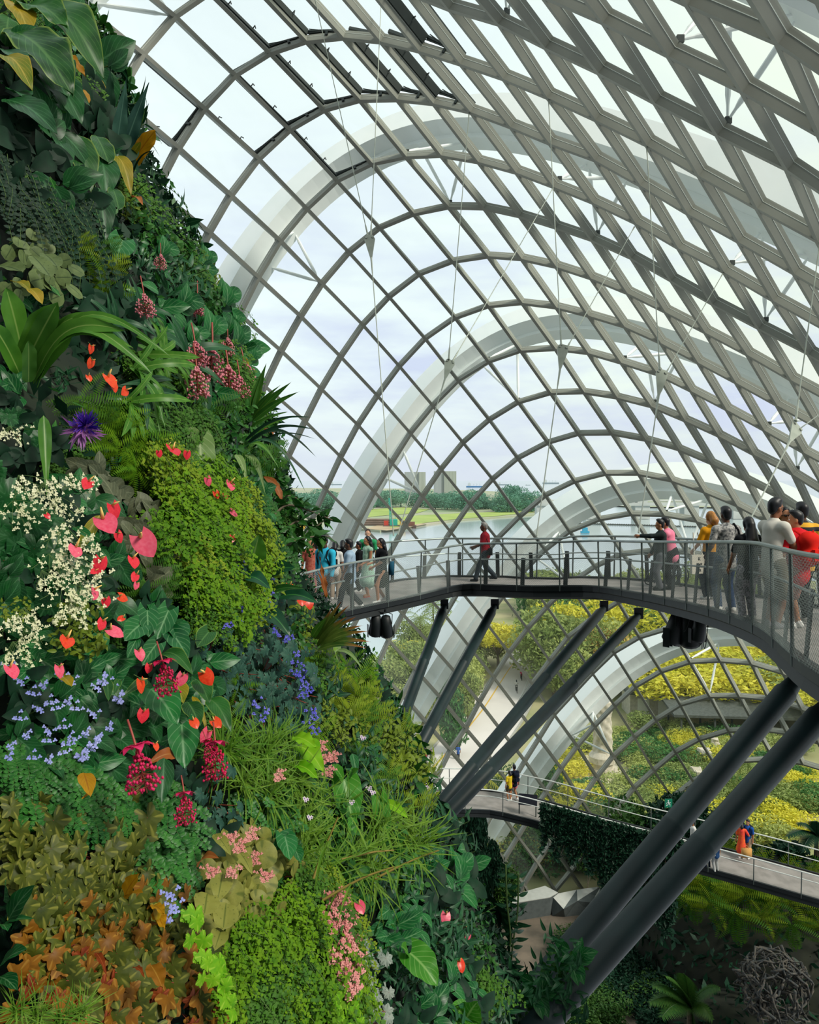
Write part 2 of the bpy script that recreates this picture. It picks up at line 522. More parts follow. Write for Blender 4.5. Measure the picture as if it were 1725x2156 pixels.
DOME = """-3|16,5.61,12.96,40.32
-2|0,-14.89,23.49,48.20;14,4.45,16.63,42.77;15,6.17,15.93,41.53;16,7.89,15.40,40.21;17,9.58,15.12,38.70
-1|-2,-14.66,25.45,44.42;-1,-14.22,25.99,46.58;0,-13.72,26.65,48.71;1,-13.11,27.47,50.76;10,0.14,22.58,47.59;11,1.74,21.64,46.27;12,3.35,20.73,44.95;13,4.99,19.84,43.64;14,6.61,19.04,42.31;15,8.42,18.27,41.00;16,10.13,17.80,39.48
0|-3,-14.21,28.35,42.38;-2,-13.67,28.67,44.53;-1,-13.08,29.14,46.69;0,-12.34,29.82,48.73;1,-11.52,30.55,50.70;2,-10.45,31.23,52.29;3,-9.10,31.53,53.21;4,-7.51,31.20,53.33;5,-5.83,30.36,52.75;6,-4.14,29.29,51.78;7,-2.43,28.15,50.65;8,-0.77,27.04,49.42;9,0.84,25.97,48.14;10,2.41,24.95,46.82;11,3.98,23.98,45.47;12,5.59,23.04,44.16;13,7.20,22.18,42.77;14,8.91,21.34,41.40;15,10.62,20.61,39.94;16,12.36,20.07,38.27
1|-4,-13.82,31.63,40.08;-3,-13.16,31.61,42.16;-2,-12.49,31.80,44.28;-1,-11.73,32.22,46.38;0,-10.89,32.79,48.39;1,-9.74,33.40,50.23;2,-8.44,33.90,51.49;3,-6.89,33.94,52.15;4,-5.20,33.43,52.08;5,-3.49,32.52,51.46;6,-1.81,31.43,50.51;7,-0.13,30.32,49.40;8,1.48,29.26,48.15;9,3.16,28.16,47.01;10,4.64,27.19,45.68;11,6.22,26.21,44.35;12,7.80,25.30,42.96;13,9.44,24.41,41.59;14,11.18,23.53,40.21;15,12.83,22.80,38.61;16,14.55,22.17,36.75
2|-4,-12.64,34.89,39.53;-3,-11.89,34.74,41.60;-2,-11.05,34.86,43.65;-1,-10.18,35.23,45.62;0,-9.15,35.69,47.54;1,-7.85,36.13,49.22;2,-6.33,36.40,50.32;3,-4.66,36.22,50.77;4,-2.92,35.58,50.59;5,-1.22,34.63,49.91;6,0.43,33.55,48.95;7,2.09,32.45,47.85;8,3.71,31.36,46.72;9,5.26,30.32,45.51;10,6.87,29.32,44.23;11,8.46,28.35,42.92;12,10.00,27.45,41.52;13,11.63,26.55,40.11;14,13.23,25.68,38.76;15,15.00,24.87,37.04
3|-5,-12.13,38.55,36.71;-4,-11.25,37.98,38.70;-3,-10.40,37.74,40.69;-2,-9.48,37.78,42.74;-1,-8.51,38.06,44.57;0,-7.24,38.39,46.42;1,-5.78,38.67,47.91;2,-4.13,38.71,48.87;3,-2.38,38.36,49.18;4,-0.57,37.64,48.88;5,1.12,36.63,48.23;6,2.75,35.51,47.34;7,4.39,34.43,46.22;8,5.88,33.36,45.08;9,7.54,32.27,43.96;10,9.11,31.32,42.61;11,10.67,30.41,41.21;12,12.24,29.47,39.87;13,13.88,28.53,38.46;14,15.53,27.61,37.02;15,17.19,26.77,35.31
4|-7,-12.38,43.20,31.84;-6,-11.50,42.19,33.67;-5,-10.56,41.42,35.57;-4,-9.68,40.89,37.52;-3,-8.70,40.63,39.48;-2,-7.73,40.61,41.36;-1,-6.61,40.73,43.24;0,-5.27,40.92,44.92;1,-3.73,40.98,46.35;2,-1.93,40.84,47.16;3,-0.18,40.37,47.33;4,1.57,39.54,47.07;5,3.34,38.53,46.36;6,5.03,37.43,45.44;7,6.60,36.33,44.38;8,8.15,35.23,43.29;9,9.76,34.20,42.07;10,11.29,33.26,40.74;11,12.86,32.31,39.49;12,14.44,31.37,38.14;13,16.12,30.39,36.76;14,17.76,29.44,35.25;15,19.45,28.48,33.51
5|-8,-11.74,46.76,28.66;-7,-10.74,45.67,30.38;-6,-9.79,44.76,32.17;-5,-8.88,44.06,34.10;-4,-7.97,43.58,36.14;-3,-6.99,43.31,38.03;-2,-5.90,43.20,39.89;-1,-4.73,43.20,41.66;0,-3.27,43.19,43.34;1,-1.61,43.08,44.61;2,0.22,42.79,45.27;3,2.08,42.18,45.44;4,3.89,41.32,45.10;5,5.60,40.31,44.37;6,7.23,39.21,43.46;7,8.78,38.08,42.51;8,10.38,37.01,41.36;9,11.93,36.03,40.08;10,13.46,35.08,38.82;11,15.09,34.10,37.57;12,16.77,33.10,36.31;13,18.38,32.14,34.94;14,20.10,31.12,33.47
6|-8,-9.97,48.83,26.88;-7,-8.91,47.86,28.57;-6,-8.03,47.07,30.40;-5,-7.10,46.49,32.40;-4,-6.08,46.08,34.39;-3,-5.09,45.80,36.24;-2,-3.94,45.61,38.07;-1,-2.66,45.46,39.87;0,-1.15,45.30,41.42;1,0.55,45.02,42.64;2,2.44,44.58,43.24;3,4.35,43.89,43.34;4,6.09,43.00,42.96;5,7.78,41.96,42.27;6,9.37,40.86,41.40;7,10.96,39.76,40.39;8,12.54,38.71,39.24;9,14.13,37.71,38.06;10,15.74,36.73,36.85;11,17.34,35.79,35.57;12,18.96,34.82,34.34;13,20.66,33.81,33.04;14,22.32,32.81,31.58
7|-8,-8.03,50.48,24.80;-7,-7.03,49.78,26.54;-6,-6.13,49.19,28.38;-5,-5.18,48.74,30.38;-4,-4.20,48.38,32.37;-3,-3.12,48.08,34.31;-2,-1.92,47.83,36.07;-1,-0.59,47.56,37.81;0,0.95,47.23,39.40;1,2.71,46.81,40.55;2,4.62,46.23,41.12;3,6.48,45.48,41.14;4,8.27,44.55,40.70;5,9.86,43.51,40.03;6,11.55,42.38,39.22;7,13.17,41.30,38.17;8,14.75,40.28,37.01;9,16.30,39.30,35.87;10,17.91,38.34,34.67;11,19.50,37.41,33.49;12,21.18,36.44,32.30;13,22.85,35.46,31.05
8|-9,-7.14,52.07,20.86;-8,-6.08,51.72,22.42;-7,-5.13,51.46,24.37;-6,-4.21,51.14,26.23;-5,-3.28,50.82,28.26;-4,-2.25,50.50,30.21;-3,-1.11,50.19,32.06;-2,0.08,49.85,33.92;-1,1.48,49.48,35.62;0,3.03,49.03,37.14;1,4.86,48.48,38.23;2,6.74,47.80,38.79;3,8.69,46.96,38.76;4,10.42,46.00,38.38;5,12.07,44.93,37.67;6,13.83,43.79,36.85;7,15.30,42.76,35.84;8,16.84,41.75,34.75;9,18.41,40.79,33.61;10,20.02,39.86,32.42;11,21.65,38.94,31.29;12,23.34,38.01,30.15
9|-10,-6.13,50.88,17.12;-9,-5.12,52.10,18.66;-8,-4.17,52.73,20.29;-7,-3.26,52.94,22.02;-6,-2.32,52.92,23.93;-5,-1.32,52.73,25.91;-4,-0.24,52.46,27.95;-3,0.90,52.11,29.86;-2,2.11,51.70,31.66;-1,3.51,51.24,33.38;0,5.16,50.70,34.82;1,6.93,50.05,35.89;2,8.84,49.28,36.40;3,10.72,48.38,36.36;4,12.49,47.36,35.94;5,14.22,46.26,35.32;6,15.83,45.17,34.41;7,17.36,44.10,33.48;8,18.91,43.09,32.41;9,20.58,42.10,31.33;10,22.12,41.25,30.13;11,23.79,40.38,29.03;12,25.51,39.49,27.93
10|-11,-5.24,49.75,12.61;-10,-4.22,51.27,14.83;-9,-3.23,52.56,16.56;-8,-2.31,53.56,17.94;-7,-1.41,54.26,19.78;-6,-0.43,54.52,21.56;-5,0.60,54.49,23.55;-4,1.68,54.24,25.49;-3,2.86,53.85,27.37;-2,4.13,53.39,29.29;-1,5.62,52.86,31.00;0,7.22,52.25,32.39;1,9.08,51.51,33.40;2,10.91,50.67,33.94;3,12.80,49.68,33.91;4,14.61,48.61,33.47;5,16.30,47.50,32.84;6,17.86,46.39,31.98;7,19.43,45.30,31.00;8,20.98,44.29,29.98;9,22.50,43.39,28.74;10,24.15,42.54,27.70;11,25.84,41.76,26.58
11|-11,-3.36,50.40,10.21;-10,-2.40,51.93,12.65;-9,-1.36,53.27,14.32;-8,-0.42,54.49,15.86;-7,0.51,55.40,17.40;-6,1.50,55.92,19.21;-5,2.58,56.05,21.23;-4,3.63,55.83,23.10;-3,4.83,55.43,24.96;-2,6.19,54.94,26.80;-1,7.67,54.37,28.40;0,9.33,53.71,29.89;1,11.16,52.90,30.87;2,13.01,51.96,31.38;3,14.87,50.90,31.37;4,16.68,49.77,30.94;5,18.31,48.63,30.26;6,19.88,47.48,29.45;7,21.29,46.44,28.52;8,22.91,45.40,27.40;9,24.49,44.52,26.28;10,26.13,43.75,25.15;11,27.93,43.03,24.15
12|-11,-1.66,51.18,8.00;-10,-0.66,52.75,10.40;-9,0.34,54.17,12.14;-8,1.34,55.41,13.54;-7,2.33,56.43,15.11;-6,3.37,57.08,16.87;-5,4.43,57.29,18.69;-4,5.57,57.17,20.60;-3,6.82,56.81,22.46;-2,8.18,56.35,24.28;-1,9.70,55.79,25.94;0,11.29,55.11,27.32;1,13.21,54.22,28.24;2,15.09,53.19,28.65;3,16.94,52.03,28.63;4,18.68,50.83,28.32;5,20.29,49.63,27.69;6,21.80,48.46,26.86;7,23.27,47.36,25.89;8,24.78,46.38,24.85;9,26.39,45.54,23.65;10,28.13,44.87,22.62
13|-11,0.07,52.00,5.72;-10,1.01,53.74,8.29;-9,2.04,55.09,9.85;-8,3.03,56.31,11.30;-7,4.20,57.24,12.61;-6,5.27,57.93,14.37;-5,6.36,58.24,16.15;-4,7.49,58.23,17.99;-3,8.83,58.00,19.86;-2,10.20,57.60,21.56;-1,11.72,57.08,23.30;0,13.40,56.37,24.68;1,15.16,55.48,25.68;2,17.06,54.37,26.03;3,18.89,53.13,26.02;4,20.61,51.80,25.68;5,22.20,50.49,25.05;6,23.69,49.30,24.22;7,25.09,48.25,23.29;8,26.67,47.18,22.18
14|-12,1.03,50.22,-0.11;-11,1.78,53.01,3.57;-10,2.72,54.72,5.92;-9,3.76,55.96,7.54;-8,4.84,57.01,8.91;-7,5.96,57.87,10.35;-6,7.07,58.51,11.92;-5,8.19,58.91,13.64;-4,9.38,59.08,15.41;-3,10.69,59.03,17.21;-2,12.01,58.81,19.05;-1,13.69,58.27,20.58;0,15.42,57.54,21.92;1,17.25,56.57,22.84;2,19.07,55.43,23.30;3,20.85,54.11,23.30;4,22.50,52.70,22.98;5,23.96,51.26,22.43
15|-11,3.34,54.07,1.04;-10,4.43,55.75,3.68;-9,5.37,56.65,5.05;-8,6.56,57.47,6.59;-7,7.65,58.13,7.95;-6,8.83,58.80,9.60;-5,9.99,59.36,11.14;-4,11.20,59.80,12.87;-3,12.64,59.89,14.43;-2,14.09,59.74,16.10;-1,15.61,59.35,17.77;0,17.34,58.61,19.09;1,19.34,57.57,20.01;2,21.03,56.39,20.48;3,22.74,55.03,20.55;4,24.34,53.53,20.26;5,25.77,51.92,19.70;6,26.98,50.21,19.04
16|-11,4.84,55.28,-1.62;-10,5.92,56.50,0.97;-9,7.08,57.17,2.76;-8,8.16,57.59,4.26;-7,9.27,58.13,5.78;-6,10.48,58.87,7.19;-5,11.77,59.72,8.69;-4,13.15,60.38,10.18;-3,14.54,60.70,11.65;-2,16.08,60.66,13.28;-1,17.56,60.30,14.88;0,19.33,59.58,16.25;1,21.15,58.57,17.22;2,22.93,57.30,17.63;3,24.61,55.87,17.76;4,26.16,54.30,17.46;5,27.54,52.65,16.98;6,28.74,50.90,16.30
17|-10,7.34,57.14,-1.43;-9,8.61,57.39,0.70;-8,9.60,57.46,2.37;-7,10.72,57.99,3.64;-6,12.04,58.98,4.79;-5,13.43,60.10,6.04;-4,14.85,61.03,7.48;-3,16.28,61.53,8.97;-2,17.93,61.54,10.50;-1,19.49,61.19,11.99;0,21.16,60.52,13.40;1,23.04,59.47,14.37;2,24.75,58.17,14.73;3,26.33,56.75,14.92;4,27.91,55.13,14.71;5,29.28,53.46,14.23;6,30.47,51.76,13.62
18|-10,8.49,57.40,-3.63;-9,9.68,56.90,-1.15;-8,10.86,57.07,0.44;-7,12.21,58.01,1.40;-6,13.59,59.32,2.27;-5,15.14,60.63,3.39;-4,16.61,61.64,4.64;-3,18.18,62.24,6.12;-2,19.75,62.31,7.53;-1,21.36,62.04,9.10;0,23.00,61.36,10.37;1,24.89,60.32,11.40;2,26.55,59.09,11.94;3,28.15,57.62,12.12;4,29.64,56.02,11.95;5,31.01,54.35,11.53
19|-9,10.51,55.58,-2.28;-8,12.12,57.04,-1.55;-7,13.69,58.53,-0.94;-6,15.29,60.00,-0.25;-5,16.82,61.34,0.70;-4,18.40,62.41,1.99;-3,19.95,63.04,3.37;-2,21.56,63.21,4.88;-1,23.17,62.96,6.36;0,24.86,62.32,7.68;1,26.63,61.33,8.67;2,28.34,60.08,9.25;3,29.87,58.65,9.46;4,31.39,57.03,9.34"""
# ================================================================== GLASS DOME
def load_dome():
    S = {}
    for ln in DOME.split('\n'):
        a, r = ln.split('|')
        for q in r.split(';'):
            b, x, y, z = q.split(',')
            S[(int(a), int(b))] = np.array([float(x), float(y), float(z)])
    return S


S = load_dome()
INSIDE = np.array([5.0, 10.0, 20.0])


def raw_normal(k):
    a, b = k
    da = [S[q] for q in ((a - 1, b), k, (a + 1, b)) if q in S]
    db = [S[q] for q in ((a, b - 1), k, (a, b + 1)) if q in S]
    if len(da) < 2 or len(db) < 2:
        return None
    n = unit(np.cross(da[-1] - da[0], db[-1] - db[0]))
    return n if n @ (S[k] - INSIDE) > 0 else -n


NR = {}
_raw = {k: raw_normal(k) for k in S}
for k in S:
    acc = np.zeros(3)
    for i in (-2, -1, 0, 1, 2):
        for j in (-2, -1, 0, 1, 2):
            q = _raw.get((k[0] + i, k[1] + j))
            if q is not None:
                acc += q
    NR[k] = unit(acc)

m_beam = paint('painted_steel', '94958b', '8b8c83', scale=.8, rough=.5)
m_strip = paint('pale_gasket', 'e8eee6', 'dfe6de', rough=.4)
m_dark = paint('dark_gasket', '16211f', '1b2725', rough=.6)
m_glass = glass_mat('dome_glass', (.955, .985, .97), .03, .08)
m_white = paint('white_steel', 'f6f9f8', 'f0f5f4', scale=.4, rough=.45)

dome = thing('window_1', 'curved glass roof of diamond panes on grey steel beams', 'glass roof')
dome['kind'] = 'structure'
g = MB()
vents = {(1, -1), (2, 0), (2, 1), (2, 2), (2, 3), (2, 4), (2, 5), (3, 1), (1, 2), (1, 3), (1, 6)}
for (a, b) in S:
    q = [(a, b), (a, b + 1), (a + 1, b + 1), (a + 1, b)]
    if all(k in S for k in q) and (a, b) not in vents:
        g.add([S[k] + .3 * NR[k] for k in q], [(0, 1, 2, 3)])
g.build('glass', m_glass, dome)


def beam(keys, name):
    P = np.array([S[k] for k in keys])
    n = np.array([NR[k] for k in keys])
    T = np.gradient(P, axis=0)
    T /= np.linalg.norm(T, axis=1)[:, None]
    n = n - T * (n * T).sum(1)[:, None]
    n /= np.linalg.norm(n, axis=1)[:, None]
    W = np.cross(T, n)
    mb = MB()
    mb.sweep(P, W, n, [(-.085, -.1), (.085, -.1), (.085, .17), (-.085, .17)])
    mb.sweep(P, W, n, [(-.085, .185), (.085, .185), (.085, .34), (-.085, .34)])
    mb.sweep(P, W, n, [(-.095, .17), (.095, .17), (.095, .185), (-.095, .185)], mi=1)
    return mb.build(name, [m_beam, m_strip], dome)


def runs(vals):
    out = [[vals[0]]]
    for v in vals[1:]:
        if v == out[-1][-1] + 1:
            out[-1].append(v)
        else:
            out.append([v])
    return [r for r in out if len(r) > 1]


for a in sorted({k[0] for k in S}):
    for r in runs(sorted(b for (x, b) in S if x == a)):
        beam([(a, b) for b in r], 'arched_beam')
for b in sorted({k[1] for k in S}):
    for r in runs(sorted(a for (a, x) in S if x == b)):
        beam([(a, b) for a in r], 'diagonal_beam')

# opened vent sashes: a pane in a dark frame, swung out on its lower edge, held by two thin stays
for (a, b) in vents:
    q = [(a, b), (a, b + 1), (a + 1, b + 1), (a + 1, b)]
    if not all(k in S for k in q):
        continue
    P = [S[k] + .28 * NR[k] for k in q]
    n = unit(sum(NR[k] for k in q))
    mb = MB()
    lift = [.34, .08, .08, .34]
    C = [P[i] + n * lift[i] for i in range(4)]
    cen = sum(C) / 4
    C = [c + (cen - c) * .03 for c in C]
    mb.add([c for c in C], [(0, 1, 2, 3)], mi=1)
    for i in range(4):
        A, B = C[i], C[(i + 1) % 4]
        t = unit(B - A)
        w = np.cross(t, n)
        mb.sweep([A, B], [w, w], [n, n], [(-.06, -.07), (.06, -.07), (.06, .07), (-.06, .07)])
    # upstand boards between roof beam and lifted sash
    for i, j, hh in ((0, 3, .34),):
        A, B = P[i], P[j]
        t = unit(B - A)
        w = np.cross(t, n)
        if w @ (cen - A) < 0:
            w = -w
        L = np.linalg.norm(B - A)
        A2, B2 = A + t * L * .03, B - t * L * .03
        mb.sweep([A2, B2], [w, w], [n, n], [(.1, -.06), (.17, -.06), (.17, hh), (.1, hh)])
        for f in (.3, .7):
            c = A + t * L * f + w * .2 + n * .3
            mb.tube([c - w * .06, c + w * .1 + n * .05, c + w * .1 - n * .22], .025, 6)
    # stays along the short edge
    A, B = P[3], P[2]
    t = unit(B - A)
    w = unit(np.cross(t, n))
    if w @ (cen - A) < 0:
        w = -w
    for f0, f1, h0, h1 in ((.05, .75, .45, .0), (.02, .9, .3, .05), (.02, .9, .18, .05)):
        mb.tube([A + (B - A) * f0 + n * h0 + w * .1, A + (B - A) * f1 + n * h1 + w * .12], .022, 5)
    c = A + (B - A) * .55 + n * .0 + w * .1
    mb.box((0, 0, 0), (.12, .1, .3), M=frame(c, t, w, n))
    mb.build('vent_sash', [m_dark, m_glass], dome)

# ------------------------------------------------------------------ white arches outside the glass
HT = {0: {b: 2.9 for b in range(-12, 18)},
      1: {-6: 2.3, -5: 2.4, -4: 2.45, -3: 2.5, -2: 2.65, -1: 2.85, 0: 3.4, 1: 4.1, 2: 4.2, 3: 3.65, 4: 3.15, 5: 2.85, 6: 2.6, 7: 2.5, 8: 2.6, 9: 2.7, 10: 2.8, 11: 2.9, 12: 2.95, 13: 2.95, 14: 3},
      2: {-8: 2.7, -7: 2.75, -6: 2.8, -5: 2.8, -4: 2.85, -3: 2.8, -2: 2.85, -1: 3.5, 0: 4.5, 1: 4.9, 2: 4.7, 3: 4.1, 4: 3.6, 5: 3.2, 6: 3.15, 7: 3.1, 8: 3.05, 9: 3.1, 10: 3.1, 11: 3.1},
      3: {-10: 3.4, -9: 3.45, -8: 3.5, -7: 3.7, -6: 3.7, -5: 3.55, -4: 3.55, -3: 3.7, -2: 3.95, -1: 4.4, 0: 4.6, 1: 4.8, 2: 4.8, 3: 4.3, 4: 3.8, 5: 3.5, 6: 3.3},
      4: {-10: 4.2, -9: 4.2, -8: 4.2, -7: 4.2, -6: 4.15, -5: 3.9, -4: 3.65, -3: 3.75, -2: 4.0, -1: 4.15, 0: 4.4, 1: 4.5, 2: 4.3, 3: 4.0, 4: 3.8, 5: 3.6}}
ARCH_LABEL = ['white steel arch highest up, cut by the top edge of the photo', 'largest full white steel arch sweeping over the upper panes',
              'second white steel arch, its leg rising left of the grey sea buildings', 'third white steel arch passing behind the walkway and its red shirted walker',
              'lowest white steel arch framing the carved pillar and yellow trees']
for k in range(5):
    a = 4 * k
    st = []
    for b in range(-12, 18):
        if (a, b) in S and (a + 1, b) in S:
            st.append(b)
    st = max(runs(st), key=len)
    P, Nn, Aa = [], [], []
    for b in st:
        n = unit(NR[(a, b)] + NR[(a + 1, b)])
        ad = S[(a + 1, b)] - S[(a, b)]
        P.append((S[(a, b)] + S[(a + 1, b)]) / 2 + n * HT[k].get(b, 3.0))
        Nn.append(n)
        Aa.append(ad)
    P, Nn, Aa = np.array(P), np.array(Nn), np.array(Aa)
    # extend ends
    for _ in range(3):
        P = np.concatenate([[2 * P[0] - P[1]], P, [2 * P[-1] - P[-2]]])
        Nn = np.concatenate([[Nn[0]], Nn, [Nn[-1]]])
        Aa = np.concatenate([[Aa[0]], Aa, [Aa[-1]]])
    # smooth and refine
    for _ in range(2):
        P[1:-1] = .25 * P[:-2] + .5 * P[1:-1] + .25 * P[2:]
        Nn[1:-1] = Nn[:-2] + Nn[1:-1] + Nn[2:]
        Nn /= np.linalg.norm(Nn, axis=1)[:, None]
    tt = np.linspace(0, len(P) - 1, len(P) * 4)

    def cat(Q):
        i = np.clip(tt.astype(int), 0, len(Q) - 2)
        f = (tt - i)[:, None]
        p0, p1, p2, p3 = Q[np.maximum(i - 1, 0)], Q[i], Q[i + 1], Q[np.minimum(i + 2, len(Q) - 1)]
        return .5 * (2 * p1 + (p2 - p0) * f + (2 * p0 - 5 * p1 + 4 * p2 - p3) * f ** 2 + (3 * p1 - p0 - 3 * p2 + p3) * f ** 3)

    P, Nn, Aa = cat(P), cat(Nn), cat(Aa)
    T = np.gradient(P, axis=0)
    T /= np.linalg.norm(T, axis=1)[:, None]
    Nn -= T * (Nn * T).sum(1)[:, None]
    Nn /= np.linalg.norm(Nn, axis=1)[:, None]
    W = np.cross(T, Nn)
    W *= np.sign((W * Aa).sum(1))[:, None]      # towards +a
    keep = P[:, 2] > -.4
    P, Nn, W = P[keep], Nn[keep], W[keep]
    root = thing('steel_arch', ARCH_LABEL[k], 'arch', tuple(P[0]), group='white arches outside the glass')
    off = np.array(P[0])
    mb = MB()
    mb.sweep(P - off, W, Nn, [(-1.35, .35), (.35, .35), (.35, 2.3), (-1.35, 2.3)])
    mb.build('box_girder', m_white, root)
    mb = MB()
    mb.sweep(P - off, W, Nn, [(-.45, .0), (.3, .0), (.3, .35), (-.45, .35)])
    mb.build('lower_flange', m_white, root)
    m0 = 1 if k % 2 == 0 else 3
    for b in range(-15, 18):
        if b >= -4 and b % 4 == m0 % 4 and (a, b) in S and (a + 1, b) in S:
            mid = (S[(a, b)] + S[(a + 1, b)]) / 2
            i = int(np.argmin(np.linalg.norm(P - mid - 3 * NR[(a, b)], axis=1)))
            mb = MB()
            for kk in ((a, b), (a + 1, b)):
                foot = S[kk] + NR[kk] * .42
                for j in (i - 2, i + 2):
                    if 0 <= j < len(P):
                        hd = P[j] + Nn[j] * .2
                        L_ = [foot + (hd - foot) * f - off for f in (0, .12, .2, .8, .9, 1)]
                        mb.tube(L_, [.04, .05, .09, .09, .05, .04], 8)
                mb.box((0, 0, 0), (.2, .2, .2), M=frame(foot - off, (1, 0, 0), (0, 1, 0), (0, 0, 1)), mi=1)
            mb.build('strut', [m_white, m_dark], root)
# ================================================================== WALKWAYS
m_deck = paint('grey_decking', '8f8a86', '7d7975', scale=2.0, rough=.8)
m_gird = paint('charcoal_steel', '0d1417', '12191c', scale=1.5, rough=.5)
m_strut = paint('dark_green_steel', '0f2224', '152c2d', scale=2.5, rough=.5, stretch=(1, 1, .4))
m_rail = paint('steel_rail', '8d9794', '7c8683', rough=.35, metal=.5)
m_post = paint('steel_post', '59625f', '4b5452', rough=.45, metal=.3)
m_wire = paint('steel_mesh', '75807e', '6a7472', rough=.4, metal=.4)


def catmull(P, n):
    P = np.asarray(P, float)
    t = np.linspace(0, len(P) - 1, n)
    i = np.clip(t.astype(int), 0, len(P) - 2)
    f = (t - i)[:, None]
    p0, p1, p2, p3 = P[np.maximum(i - 1, 0)], P[i], P[i + 1], P[np.minimum(i + 2, len(P) - 1)]
    return .5 * (2 * p1 + (p2 - p0) * f + (2 * p0 - 5 * p1 + 4 * p2 - p3) * f ** 2 + (3 * p1 - p0 - 3 * p2 + p3) * f ** 3)


def drop_path(pts):
    out = []
    for px, py, d in pts:
        r = ray(px, py)
        out.append(r * (-d / r[2]) + np.array([0, 0, EYE]))
    return np.array(out)


def resample(P, step):
    d = np.concatenate([[0], np.cumsum(np.linalg.norm(np.diff(P, axis=0), axis=1))])
    n = max(2, int(round(d[-1] / step)) + 1)
    s = np.linspace(0, d[-1], n)
    return np.stack([np.interp(s, d, P[:, k]) for k in range(3)], 1)


def side_of(P, sgn):
    T = np.gradient(P, axis=0)
    T[:, 2] = 0
    T /= np.linalg.norm(T, axis=1)[:, None]
    return np.stack([-T[:, 1], T[:, 0], np.zeros(len(T))], 1) * sgn


def walkway(root, near, width, rail_h, post_step, wires, fin=True, girder=.22):
    far_n = side_of(near, 1.0)
    far = near + far_n * width
    Z = np.tile([0, 0, 1.0], (len(near), 1))
    mb = MB()
    f = []
    n = len(near)
    V = np.concatenate([near, far, near - Z * .12, far - Z * .12])
    for i in range(n - 1):
        for a, b in ((0, 1), (3, 2), (2, 0), (1, 3)):
            f.append((a * n + i, a * n + i + 1, b * n + i + 1, b * n + i))
    mb.add(V, f)
    mb.build('deck', m_deck, root)
    for e, s in ((near, 1), (far, -1)):
        mb = MB()
        mb.sweep(e, far_n * s, Z, [(-.06, .06), (.04, .06), (.04, -.13), (.02, -girder), (.2, -girder), (.2, -girder - .04), (-.06, -girder - .04), (-.02, -.13), (-.06, -.1)])
        mb.build('edge_girder', m_gird, root)
    # spine box below
    mid = (near + far) / 2
    mb = MB()
    mb.sweep(mid, far_n, Z, [(-.6, -.13), (.6, -.13), (.3, -girder - .2), (-.3, -girder - .2)])
    mb.build('spine_beam', m_gird, root)
    for e, s in ((near, 1), (far, -1)):
        inn = far_n * s
        mb = MB()
        mb.tube(e + Z * rail_h - inn * .1, .03, 8)
        mb.build('handrail', m_rail, root)
        mb = MB()
        mb.tube(e + Z * rail_h * .62 + inn * .12, .02, 6)
        mb.build('lower_rail', m_rail, root)
        P = resample(e, post_step)
        I = side_of(P, 1.0) * s
        for i in range(len(P)):
            mb = MB()
            t = np.cross(I[i], [0, 0, 1])
            base = P[i] - I[i] * .05
            mb.tube([base + np.array([0, 0, -.1]), base - I[i] * .05 + np.array([0, 0, rail_h])], .022, 6)
            if fin:
                # tapering blade standing just inside, leaning out, curved to a horn that carries the lower rail
                q0, q1, q2 = P[i] + I[i] * .06, P[i] + I[i] * .1 + np.array([0, 0, rail_h * .5]), P[i] + I[i] * .12 + np.array([0, 0, rail_h * .66])
                mb.sweep([q0 + t * .12, q1 + t * .12, q2 + t * .12], [I[i]] * 3, [t] * 3,
                         [(-.012, -.075), (.012, -.075), (.012, .045), (-.012, .045)], mi=1)
            o = mb.build('post', [m_post, m_gird], root)
        if wires:
            Q = resample(e, wires)
            I = side_of(Q, 1.0) * s
            lo, hi = Q - I * .08 + np.array([0, 0, .03]), Q - I * .1 + np.array([0, 0, rail_h - .03])
            k = max(1, int(round(rail_h / wires * 1.0)))
            A, B = [], []
            for i in range(len(Q)):
                for j in (i + k, i - k):
                    if 0 <= j < len(Q):
                        A.append(lo[i])
                        B.append(hi[j])
                    elif j < 0:
                        ff = i / k
                        A.append(lo[i])
                        B.append(lo[0] + (hi[0] - lo[0]) * ff)
            A, B = np.array(A), np.array(B)
            D = B - A
            D /= np.linalg.norm(D, axis=1)[:, None]
            nn = np.tile(I[0], (len(A), 1))
            u = np.cross(D, nn)
            u /= np.linalg.norm(u, axis=1)[:, None]
            r = .0022
            off = [u * r, -u * r * .5 + nn * r * .87, -u * r * .5 - nn * r * .87]
            V = np.stack([A + off[0], A + off[1], A + off[2], B + off[0], B + off[1], B + off[2]], 1).reshape(-1, 3)
            b0 = np.arange(len(A)) * 6
            fs = np.concatenate([np.stack([b0 + a, b0 + b, b0 + b + 3, b0 + a + 3], 1) for a, b in ((0, 1), (1, 2), (2, 0))])
            mb = MB()
            mb.addk(V, fs, np.tile([.25, .5], (len(V), 1)))
            w = mb.build('wire_mesh', m_wire, root)
            w['kind'] = 'stuff'
    return far


UP = drop_path([(470, 1362, 3.62), (560, 1338, 3.52), (640, 1313, 3.42), (726, 1289, 3.3), (858, 1260, 3.2), (966, 1235, 3.1), (1022, 1234, 3.03), (1119, 1237, 2.93),
                (1248, 1237, 2.8), (1335, 1250, 2.65), (1421, 1267, 2.48), (1506, 1288, 2.3), (1593, 1319, 2.13), (1640, 1350, 2.08), (1683, 1388, 2.03),
                (1725, 1417, 2.0), (1860, 1500, 1.93), (2050, 1640, 1.9)])
UP = np.concatenate([UP, [[4.6, 2.6, 29.15], [5.3, -.6, 29.2], [5.4, -4.5, 29.25]]])
UPN = resample(catmull(UP, 130), .35)
up_root = thing('suspended_walkway', 'upper steel walkway carrying the crowd of visitors, wire mesh railings', 'walkway')
UPF = walkway(up_root, UPN, 2.2, 1.22, 1.25, .055)
